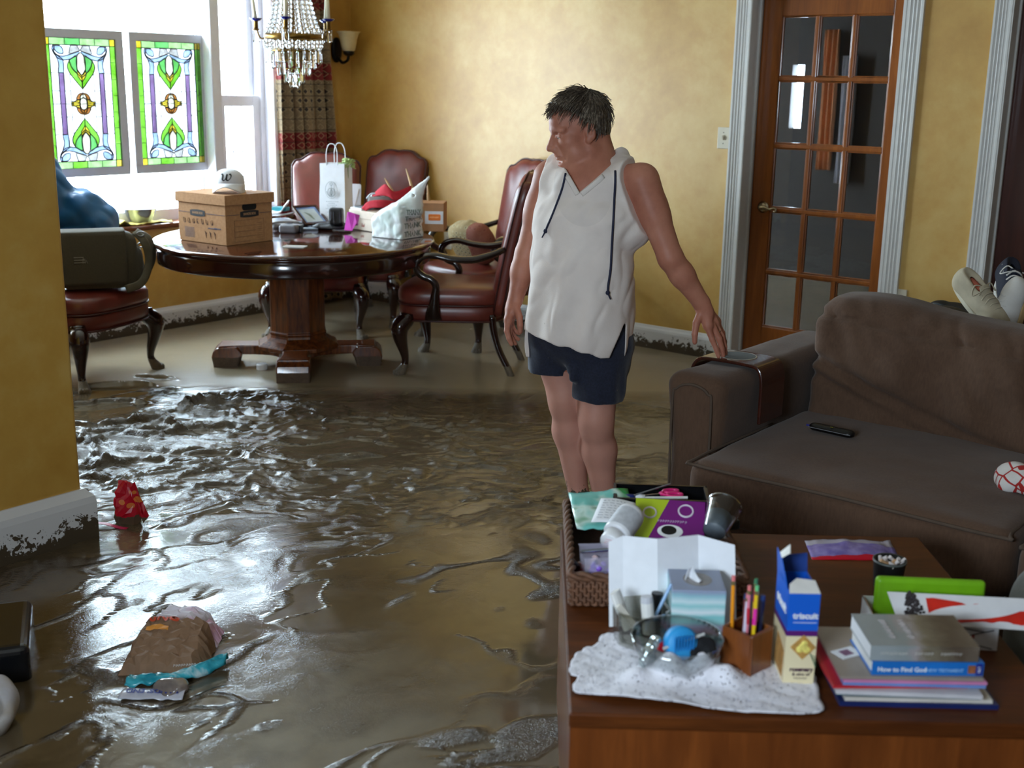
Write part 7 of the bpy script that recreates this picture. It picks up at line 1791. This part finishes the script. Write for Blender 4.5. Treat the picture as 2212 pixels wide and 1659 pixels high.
# neck and head
s.cap(hp(-.022, 0, -.05), (-.035, .01, 1.235), .058, .074, .03); s.cap(hp(.01, 0, -.085), (-.075, -.03, 1.215), .045, .055, .04)
s.cap(hp(-.05, 0, -.02), (-.015, .03, 1.25), .045, .065, .03)
s.ell(hp(-.006, 0, .032), (.094, .075, .086), .02, HM); s.ell(hp(.034, 0, -.028), (.060, .058, .086), .025, HM); s.ell(hp(.05, 0, .04), (.046, .056, .05), .02, HM)
for q in (-1, 1):
    s.cap(hp(-.008, q*.050, -.070), hp(.066, q*.014, -.103), .024, .02, .025)
    s.ell(hp(.055, q*.037, -.032), (.03, .026, .027), .018, HM); s.ell(hp(.04, q*.038, -.072), (.034, .028, .03), .02, HM)
    s.cap(hp(.070, q*.050, .012), hp(.088, q*.012, .016), .010, .011, .010)
    s.ell(hp(.090, q*.031, -.006), (.012, .014, .010), .010, HM, sub=True)
    s.ell(hp(.0735, q*.031, -.007), (.0135, .0135, .0125), .003, HM)
    s.cap(hp(.082, q*.043, -.007), hp(.0875, q*.022, -.0045), .0042, .0042, .003); s.cap(hp(.079, q*.042, -.016), hp(.0845, q*.022, -.0165), .0036, .0036, .003)
    s.ell(hp(.104, q*.0125, -.048), (.011, .008, .008), .006, HM)
    s.cap(hp(.086, q*.010, -.018), hp(.098, q*.010, -.048), .012, .012, .008)
    s.cap(hp(.088, q*.025, -.06), hp(.085, q*.030, -.085), .005, .004, .008, sub=True)
    # ear
    s.ell(hp(-.014, q*.074, -.014), (.019, .009, .031), .006, HM); s.ell(hp(-.004, q*.073, -.040), (.010, .008, .012), .006, HM)
    s.ell(hp(-.010, q*.084, -.010), (.010, .008, .016), .004, HM, sub=True); s.cap(hp(-.02, q*.082, -.03), hp(-.026, q*.082, .006), .0035, .0045, .003)
    s.cap(hp(-.024, q*.082, .008), hp(-.006, q*.081, .016), .0045, .004, .003)
s.ell(hp(.076, 0, -.103), (.020, .021, .018), .015, HM); s.ell(hp(.083, 0, -.068), (.018, .026, .022), .015, HM)
s.cap(hp(.088, 0, .006), hp(.1145, 0, -.040), .0085, .0105, .010); s.ell(hp(.1155, 0, -.0425), (.0115, .0115, .0105), .006, HM)
s.cap(hp(.0965, -.004, -.0685), hp(.086, .023, -.075), .0062, .004, .005); s.cap(hp(.0965, .004, -.0685), hp(.086, -.023, -.075), .0062, .004, .005)
s.cap(hp(.0915, 0, -.0825), hp(.084, .020, -.078), .0060, .004, .006); s.cap(hp(.0915, 0, -.0825), hp(.084, -.020, -.078), .0060, .004, .006)
s.cap(hp(.1035, -.01, -.0755), hp(.093, .024, -.0765), .0022, .0018, .0015, sub=True)
s.cap(hp(.092, -.016, -.092), hp(.092, .016, -.092), .004, .004, .008, sub=True)
# her right arm, hanging (left in view)
rs, re_, rw = np.array([-.195, .085, 1.232]), np.array([-.268, .10, .958]), np.array([-.305, .055, .805])
s.cap(rs, rs+(re_-rs)*.45, .056, .050, .03); s.cap(rs+(re_-rs)*.35, re_, .050, .040, .03); s.cap(re_, re_+(rw-re_)*.4, .040, .041, .02); s.cap(re_+(rw-re_)*.35, rw, .041, .027, .02, )
# her left arm, reaching to the sofa
ls, le, lw = np.array([.112, -.085, 1.238]), np.array([.215, -.125, .985]), np.array([.332, -.100, .828])
s.cap(ls, ls+(le-ls)*.45, .060, .051, .02); s.cap(ls+(le-ls)*.35, le, .051, .042, .02); s.cap(le, le+(lw-le)*.4, .042, .042, .015); s.cap(le+(lw-le)*.35, lw, .042, .029, .015)
def finger(pts, r0, r1, k=.004):
    n = len(pts)-1
    for i in range(n): s.cap(pts[i], pts[i+1], r0+(r1-r0)*i/n, r0+(r1-r0)*(i+1)/n, k if i else .008)
# left hand resting on the tray
s.cap(lw, (.347, -.098, .795), .029, .031, .015, sq=((.4, .8, .3), .72)); s.cap((.345, -.105, .80), (.356, -.113, .752), .025, .019, .012, sq=((.4, .85, .2), .75)); s.cap((.350, -.09, .80), (.380, -.083, .757), .025, .020, .012, sq=((.4, .85, .2), .8)); s.cap((.352, -.08, .80), (.395, -.062, .757), .02, .016, .012)
finger([(.353, -.116, .752), (.372, -.124, .706), (.388, -.126, .672), (.397, -.127, .6475)], .0115, .0078)
finger([(.372, -.103, .755), (.398, -.108, .706), (.410, -.108, .670), (.416, -.107, .6455)], .0118, .008)
finger([(.386, -.082, .755), (.412, -.083, .708), (.424, -.081, .672), (.429, -.078, .6465)], .0112, .0076)
finger([(.396, -.060, .755), (.418, -.057, .716), (.428, -.053, .684), (.432, -.048, .6585)], .0098, .0068)
finger([(.333, -.104, .800), (.316, -.116, .762), (.311, -.124, .724), (.312, -.128, .696)], .0145, .0088)
# right hand, relaxed
s.cap(rw, (-.317, .045, .765), .027, .030, .015, sq=((.75, .5, .2), .75)); s.cap((-.316, .05, .775), (-.330, .022, .732), .026, .020, .012, sq=((.8, .4, .2), .75)); s.cap((-.314, .058, .775), (-.324, .055, .728), .026, .020, .012, sq=((.8, .4, .2), .75))
finger([(-.333, .016, .735), (-.334, .000, .698), (-.326, -.006, .672), (-.317, -.006, .652)], .0112, .0078)
finger([(-.331, .034, .731), (-.328, .020, .690), (-.316, .014, .664), (-.304, .014, .650)], .0115, .0078)
finger([(-.328, .052, .729), (-.322, .040, .690), (-.307, .034, .669), (-.294, .034, .662)], .011, .0075)
finger([(-.322, .068, .732), (-.315, .060, .700), (-.302, .055, .684), (-.291, .054, .679)], .0098, .0068)
finger([(-.303, .030, .782), (-.291, .008, .748), (-.288, -.004, .720), (-.287, -.006, .698)], .0135, .0092)
# legs
def leg(h, k_, a, rt, toe):
    h, k_, a = np.array(h), np.array(k_), np.array(a)
    s.cap(h, k_, .088, .060, .03); s.cap(k_+(0, .0, .03), k_-(0, 0, .03), .058, .053, .02); s.ell(k_+np.array([-.006, -.022, 0]), (.036, .036, .042), .02)
    m_ = k_+(a-k_)*.36+np.array([0, .018, 0]); s.cap(k_, m_, .053, .060, .03); s.cap(m_, a, .060, .036, .03); s.cap(a, a-(0, 0, .09), .037, .04, .02)
    s.cap(a-(0, -.02, .11), a-(0, 0, .13)+np.array(toe), .04, .03, .03)
leg((-.165, .05, .66), (-.120, .035, .455), (-.060, .055, .075), 0, (-.04, -.10, 0))
leg((.0, -.03, .64), (-.012, -.05, .395), (.036, -.015, .05), 0, (-.04, -.12, 0))
sk = NT('sunburnt_skin'); v = sk.coord(); n1 = sk.noise(v, 9, 4, .6); n2 = sk.noise(v, 90, 4, .7); z_ = sk.sep(v)[2]
c = sk.ramp(n1, [(.28, srgb(158, 98, 78)), (.5, srgb(178, 116, 94)), (.75, srgb(192, 132, 108))]); c = sk.mix(sk.math('MULTIPLY', sk.math('LESS_THAN', z_, .56), .55), c, srgb(212, 160, 144))
md = sk.math('LESS_THAN', sk.math('ADD', z_, sk.math('MULTIPLY', sk.noise(v, 22, 5, .7), .17)), .185); c = sk.mix(md, c, srgb(84, 74, 58)); sk.base(c)
sk.set(rough=.52, spec=.35); sk.p.inputs['Subsurface Weight'].default_value = .12; sk.p.inputs['Subsurface Radius'].default_value = (.012, .005, .003); sk.bump(n2, .12, .002)
s.build('body', sk.m, pn, 2)
# nails, eyes, brow
def small(nm, mat, fn):
    b = MB(); fn(b); return b.build(nm, mat, pn, True)
EYE = M('eye_white', (206, 196, 188), .2, .02); IRIS = M('eye_iris', (58, 64, 60), .15, .1)
for q in (-1, 1):
    small('eye', EYE, lambda b: b.ell(hp(.0752, q*.031, -.0095), .0125, 14, 10))
    small('iris', IRIS, lambda b: b.ell(hp(.0845, q*.0305, -.0115), (.0045, .0045, .0045), 10, 6))
# hair: cap plus combed strands
hs = SDF((-.25, -.13, 1.28), (.05, .13, 1.57), .0034)
hs.ell(hp(-.010, 0, .036), (.102, .083, .092), .01, HM); hs.ell(hp(.03, 0, .08), (.066, .056, .036), .02, HM); hs.ell(hp(-.07, 0, -.005), (.042, .064, .06), .02, HM)
def cutp(x, y, z, n): hs.half(hp(x, y, z), HF*n[0]+HL*n[1]+HU*n[2], .004)
def haircut(X, Y, Z):
    px, py, pz = X-HO[0], Y-HO[1], Z-HO[2]; f = px*HF[0]+py*HF[1]+pz*HF[2]; l = np.abs(px*HL[0]+py*HL[1]+pz*HL[2]); u = px*HU[0]+py*HU[1]+pz*HU[2]
    n = .004*vnoise(f*60, l*60, u*60, 3)
    a = (f-.062)*.75-(u-.045)*1.0+n               # face window: in front of and below the hairline
    b_ = .020-u+ (f+.020)*.9 + n                  # temple / ear
    low = -.062-u-.0*f+n
    cut = np.maximum(np.maximum(np.minimum(a+.012, .03), np.where(f > -.03, b_-.004, -1)), low)
    return cut
hs.D = np.maximum(hs.D, haircut(*np.meshgrid(*hs.ax, indexing='ij', sparse=True))).astype(np.float32)
Vh, Fh = hs.mesh()
b = MB(); b.V = [Vector(q) for q in Vh]; b.F = [list(map(int, f)) for f in Fh]; b.M = [0]*len(b.F)
rng = np.random.RandomState(11); n_s = 0
while n_s < 1500:
    a, e = rng.rand()*2*PI, math.asin(rng.uniform(-.7, 1)); d = np.array([math.cos(a)*math.cos(e), math.sin(a)*math.cos(e), math.sin(e)])
    p0 = np.array([-.010, 0, .036])+d*np.array([.100, .081, .090])
    f, l, u = p0
    if (f-.062)*.75-(u-.045) > -.022 or (f > -.03 and .020-u+(f+.02)*.9 > -.008) or u < -.05: continue
    crown = np.array([-.06, .0, .115]); fl = p0-crown; fl = fl-d*(fl @ d); fl /= np.linalg.norm(fl)+1e-6
    if d[2] > .3 and f > -.03: fl = fl*.5+np.array([.6, .28, -.25]); fl = fl-d*(fl @ d); fl /= np.linalg.norm(fl)+1e-6
    L = rng.uniform(.028, .058)*(1.15 if f > .02 else 1); lift = rng.uniform(.0, .004)+(rng.rand() < .03)*.012
    jit = rng.normal(0, .10, 3); pts = []
    for k in range(5):
        t_ = k/4; q = p0+(fl+jit*t_)*L*t_+d*(.003+lift*math.sin(t_*2.2)); 
        r_ = (q-np.array([-.010, 0, .036]))/np.array([.099, .080, .089]); rn_ = np.linalg.norm(r_)
        if rn_ < 1.02: q = np.array([-.010, 0, .036])+r_/rn_*1.03*np.array([.099, .080, .089])
        pts.append(hp(*q))
    b.tube(pts, [.0018, .0019, .0016, .0011, .0004], 3, cap=False); n_s += 1
for k in range(26):    # forelock sticking forward and a few flyaways
    y = -.03+.06*rng.rand(); p0 = np.array([.072, y, .075+.02*rng.rand()]); pts = [hp(*(p0+np.array([.03*t_*rng.uniform(.8, 1.2), .006*t_, -.006*t_-.018*t_*t_]))) for t_ in (0, .33, .66, 1)]
    b.tube(pts, [.0024, .0022, .0014, .0004], 4, cap=False)
for q in (-1, 1):
    for k in range(26):
        u_ = k/25; p0 = hp(.0925-.018*u_*u_, q*(.012+.036*u_), .018+.006*math.sin(u_*PI)-.006*u_); b.tube([p0, p0+HL*q*.006*(.6+u_)+HU*(.003-.004*u_)-HF*.001], [.0015, .0005], 3, cap=False)
    b.tube([hp(.0795, q*.044, -.0115), hp(.0875, q*.034, -.0095), hp(.0885, q*.023, -.0085)], .0011, 4)
hm = NT('greying_brown_hair'); n1 = hm.noise(hm.coord(), 120, 3, .6); n2 = hm.noise(hm.coord(), 18, 3); hm.base(hm.ramp(hm.math('ADD', hm.math('MULTIPLY', n1, .6), hm.math('MULTIPLY', n2, .4)), [(.35, srgb(52, 42, 35)), (.5, srgb(88, 75, 62)), (.64, srgb(150, 136, 118))])); hm.set(rough=.42, spec=.5)
b.build('hair', hm.m, pn, True, fix=False)

# white top
h = .0052
t_ = SDF((-.33, -.24, .55), (.22, .24, 1.36), h)
t_.ell(bp_(0, .0, 1.13, (-.045, 0)), (.190, .128, .15), .05, RB_); t_.ell(bp_(0, .06, 1.10, (-.055, 0)), (.165, .105, .10), .05, RB_)
t_.ell(bp_(0, .025, .92, (-.068, 0)), (.186, .158, .26), .06, RB_); t_.ell(bp_(0, .02, .72, (-.074, 0)), (.200, .162, .26), .06, RB_)
for q in (-1, 1):
    t_.cap(bp_(q*.05, .0, 1.268), bp_(q*.148, -.005, 1.252), .052, .055, .03, sq=((0, 0, 1), .95)); t_.cap(bp_(q*.05, .06, 1.235), bp_(q*.14, .035, 1.22), .045, .05, .03); t_.cap(bp_(q*.12, .0, 1.24), bp_(q*.145, .0, 1.08), .07, .075, .04)
t_.ell(bp_(0, .058, 1.215), (.115, .072, .07), .03, RB_)
# hood lying on the back of the neck and rolling over the shoulders
t_.cap((-.02, .085, 1.29), (.05, .035, 1.312), .030, .024, .02); t_.cap((-.11, .085, 1.28), (-.02, .085, 1.29), .028, .03, .02); t_.cap((.05, .035, 1.312), (.050, -.055, 1.285), .022, .018, .02); t_.cap((-.11, .085, 1.28), (-.150, .01, 1.272), .024, .018, .02)
X, Y, Z = np.meshgrid(*t_.ax, indexing='ij', sparse=True)
lf = (X+.06)*BL[0]+Y*BL[1]; ff = (X+.06)*BF[0]+Y*BF[1]
fold = np.clip((1.02-Z)/.25, 0, 1)
t_.D = t_.D+(.0075*fold*np.sin(lf*48+3*np.sin(Z*5)+ff*9)+.006*vnoise(X*13, Y*13, Z*6, 5)+.004*(1-2*np.abs(vnoise(X*17-Z*9, Y*17, Z*9+X*6, 15)))+.004*np.clip((Z-1.0)/.1, 0, 1)*vnoise(X*30-Z*18, Y*30, Z*22, 8)).astype(np.float32)
# armholes: trim everything outside a curved plane at each shoulder
for q, c0 in ((1, .128), (-1, .162)):
    pz = bp_(q*c0, 0, 1.30); nn = BL*q; bow = .082*np.clip((1.28-Z)/.22, 0, 1)**1.4*(1 if q > 0 else .45)
    dpl = (X-pz[0])*nn[0]+(Y-pz[1])*nn[1]-bow
    t_.D = np.maximum(t_.D, np.minimum(dpl, (Z-1.055)*.9)).astype(np.float32)
# V neck
nx_, nz_ = -.098, 1.198
dxv = X-nx_; zz = Z-nz_
neck = np.maximum(np.maximum(dxv-zz*1.15, -dxv-zz*.62), -(ff-.03))
t_.D = np.maximum(t_.D, -neck).astype(np.float32)
nk = np.sqrt(((X+.05)/.064)**2+((Y+.005)/.078)**2)-1
t_.D = np.maximum(t_.D, -np.maximum(nk*.06, 1.23-Z)).astype(np.float32)
# hem: shirt tail behind and at her left hip, open slit in front of it
hemf = np.interp(X.ravel(), [-.27, -.17, -.088, .017, .05], [.705, .682, .669, .637, .632]).reshape(X.shape)+.003*np.sin(X*90)
fr = Y < .02
hem = np.where(fr, np.where(X > .074, .588, hemf), .60)
t_.D = np.maximum(t_.D, hem-Z).astype(np.float32)
sl = np.maximum(np.maximum(.017+(Z-.637)*.40-X, X-.074), np.maximum(Z-.757, Y-.02))
t_.D = np.maximum(t_.D, -sl).astype(np.float32)
sm_ = NT('white_gauze_knit'); v = sm_.coord(); n1 = sm_.noise(v, 5, 4, .6); n2 = sm_.noise(v, 200, 3); n3 = sm_.noise(v, 26, 5, .7); sp_ = sm_.sep(v)
c = sm_.ramp(n1, [(.3, srgb(222, 208, 200)), (.7, srgb(238, 226, 218))])
low = sm_.n('MapRange'); sm_.l(sp_[2], low.inputs[0]); low.inputs[1].default_value = 1.05; low.inputs[2].default_value = .70; low.inputs[3].default_value = .74; low.inputs[4].default_value = .655
st = sm_.math('GREATER_THAN', sm_.math('ADD', sm_.math('MULTIPLY', n3, .8), sm_.math('MULTIPLY', n1, .2)), low.outputs[0]); c = sm_.mix(sm_.math('MULTIPLY', st, .45), c, srgb(150, 128, 104))
dx = sm_.math('SUBTRACT', sp_[0], -.085); dz = sm_.math('SUBTRACT', sp_[2], 1.215); rr = sm_.math('SQRT', sm_.math('ADD', sm_.math('MULTIPLY', dx, dx), sm_.math('MULTIPLY', sm_.math('MULTIPLY', dz, dz), .62)))
c = sm_.mix(sm_.math('MULTIPLY', sm_.math('LESS_THAN', rr, .098), .16), c, srgb(176, 168, 166))
sm_.base(c); sm_.set(rough=.85, sheen=.15); sm_.bump(n2, .15, .002)
sh = t_.build('sleeveless_top', sm_.m, pn, 1)
# drawcords lying on the front of the top
bm = bmesh.new(); bm.from_mesh(sh.data)
from mathutils.bvhtree import BVHTree
bvh = BVHTree.FromBMesh(bm); bm.free()
NAVYC = M('navy_cord', (24, 28, 56), .7, .1)
def on_top(x, z):
    hit = bvh.ray_cast(Vector((x, -.6, z)), Vector((0, 1, 0))); return (hit[0]+Vector((0, -.004, 0))) if hit[0] else Vector((x, -.15, z))
for pts in (((-.145, 1.258), (-.158, 1.20), (-.18, 1.14), (-.20, 1.09), (-.208, 1.065)), ((.018, 1.272), (.017, 1.20), (.012, 1.08), (.010, .96), (.004, .90), (.003, .872))):
    q = smooth_path(pts, 22); p3 = [on_top(float(a), float(c_)) for a, c_ in q]
    b = MB(); b.tube(p3, .0038, 8); b.ell(p3[-1], (.0075, .006, .008), 10, 8); b.tube([p3[-1], p3[-1]+Vector((.01 if pts[0][0] > -.1 else -.012, -.004, -.022))], [.0034, .002], 6); b.build('drawcord', NAVYC, pn, True)
b = MB(); nb = []
for sgn in (-1, 1):
    pts = []
    for k in range(14):
        u = k/13; z = nz_-.006+(.062 if sgn > 0 else .058)*u; x = nx_+sgn*(z-nz_+.006)*(1.15 if sgn > 0 else .62); p_ = on_top(x+sgn*.006, z); pts.append(p_+Vector((0, .0015, 0)))
    b.tube(pts, [(.009, .0022)]*14, 8, up=(0, -1, 0))
b.build('neck_binding', M('white_binding', (224, 214, 206), .85, .03), pn, True)

# navy shorts
n_ = SDF((-.31, -.19, .42), (.14, .2, .84), .0055)
n_.ell(bp_(0, .0, .70, (-.075, 0)), (.178, .134, .13), .04, RB_)
n_.cap((-.165, .05, .68), (-.172, .045, .50), .098, .083, .03); n_.cap((.005, -.03, .66), (-.012, -.045, .42), .108, .084, .03)
n_.cap((-.098, -.05, .66), (-.098, -.10, .56), .03, .02, .02)
X, Y, Z = np.meshgrid(*n_.ax, indexing='ij', sparse=True)
n_.D = n_.D+(.004*vnoise(X*22+Z*10, Y*22, Z*12, 4)+.003*np.sin((X+Y)*70+Z*20)*np.clip((.62-Z)/.1, 0, 1)).astype(np.float32)
gap = np.maximum(np.abs((X+.098)-.20*(Y))-.004-.05*np.clip(.56-Z, 0, 1), Z-.57)
n_.D = np.maximum(n_.D, -gap).astype(np.float32)
hemz = np.where(X+.098-.2*Y < 0, .545-.12*(X+.17)*-1*.0-.0+.20*np.clip(-.17-X, -.1, .1)*-.0, .468-.10*(X+.01)*.6)
n_.D = np.maximum(n_.D, hemz-Z).astype(np.float32)
# hollow the legs so the thighs come out of open hems
n_.cap((-.150, .045, .62), (-.120, .035, .44), .078, .068, .005, sub=True); n_.cap((-.006, -.035, .60), (-.012, -.048, .38), .082, .071, .005, sub=True)
sq = NT('navy_jersey'); v = sq.coord(); n1 = sq.noise(v, 140, 3); n3 = sq.noise(v, 40, 5, .7); c = sq.ramp(n1, [(.3, srgb(14, 18, 36)), (.7, srgb(26, 32, 54))]); c = sq.mix(sq.math('GREATER_THAN', n3, .70), c, srgb(110, 98, 80)); sq.base(c); sq.set(rough=.85, sheen=.2); sq.bump(n1, .15, .002)
n_.build('shorts', sq.m, pn, 1)
# ring
b = MB(); b.tube([Vector((.392, -.0945, .728))+Vector((.0125*math.cos(a), .0125*math.sin(a)*.9, .004*math.cos(a))) for a in np.linspace(0, 2*PI, 18)[:-1]], .0015, 6, closed=True); b.build('finger_ring', M('silver_ring', (210, 206, 200), .2, metal=1), pn, True)
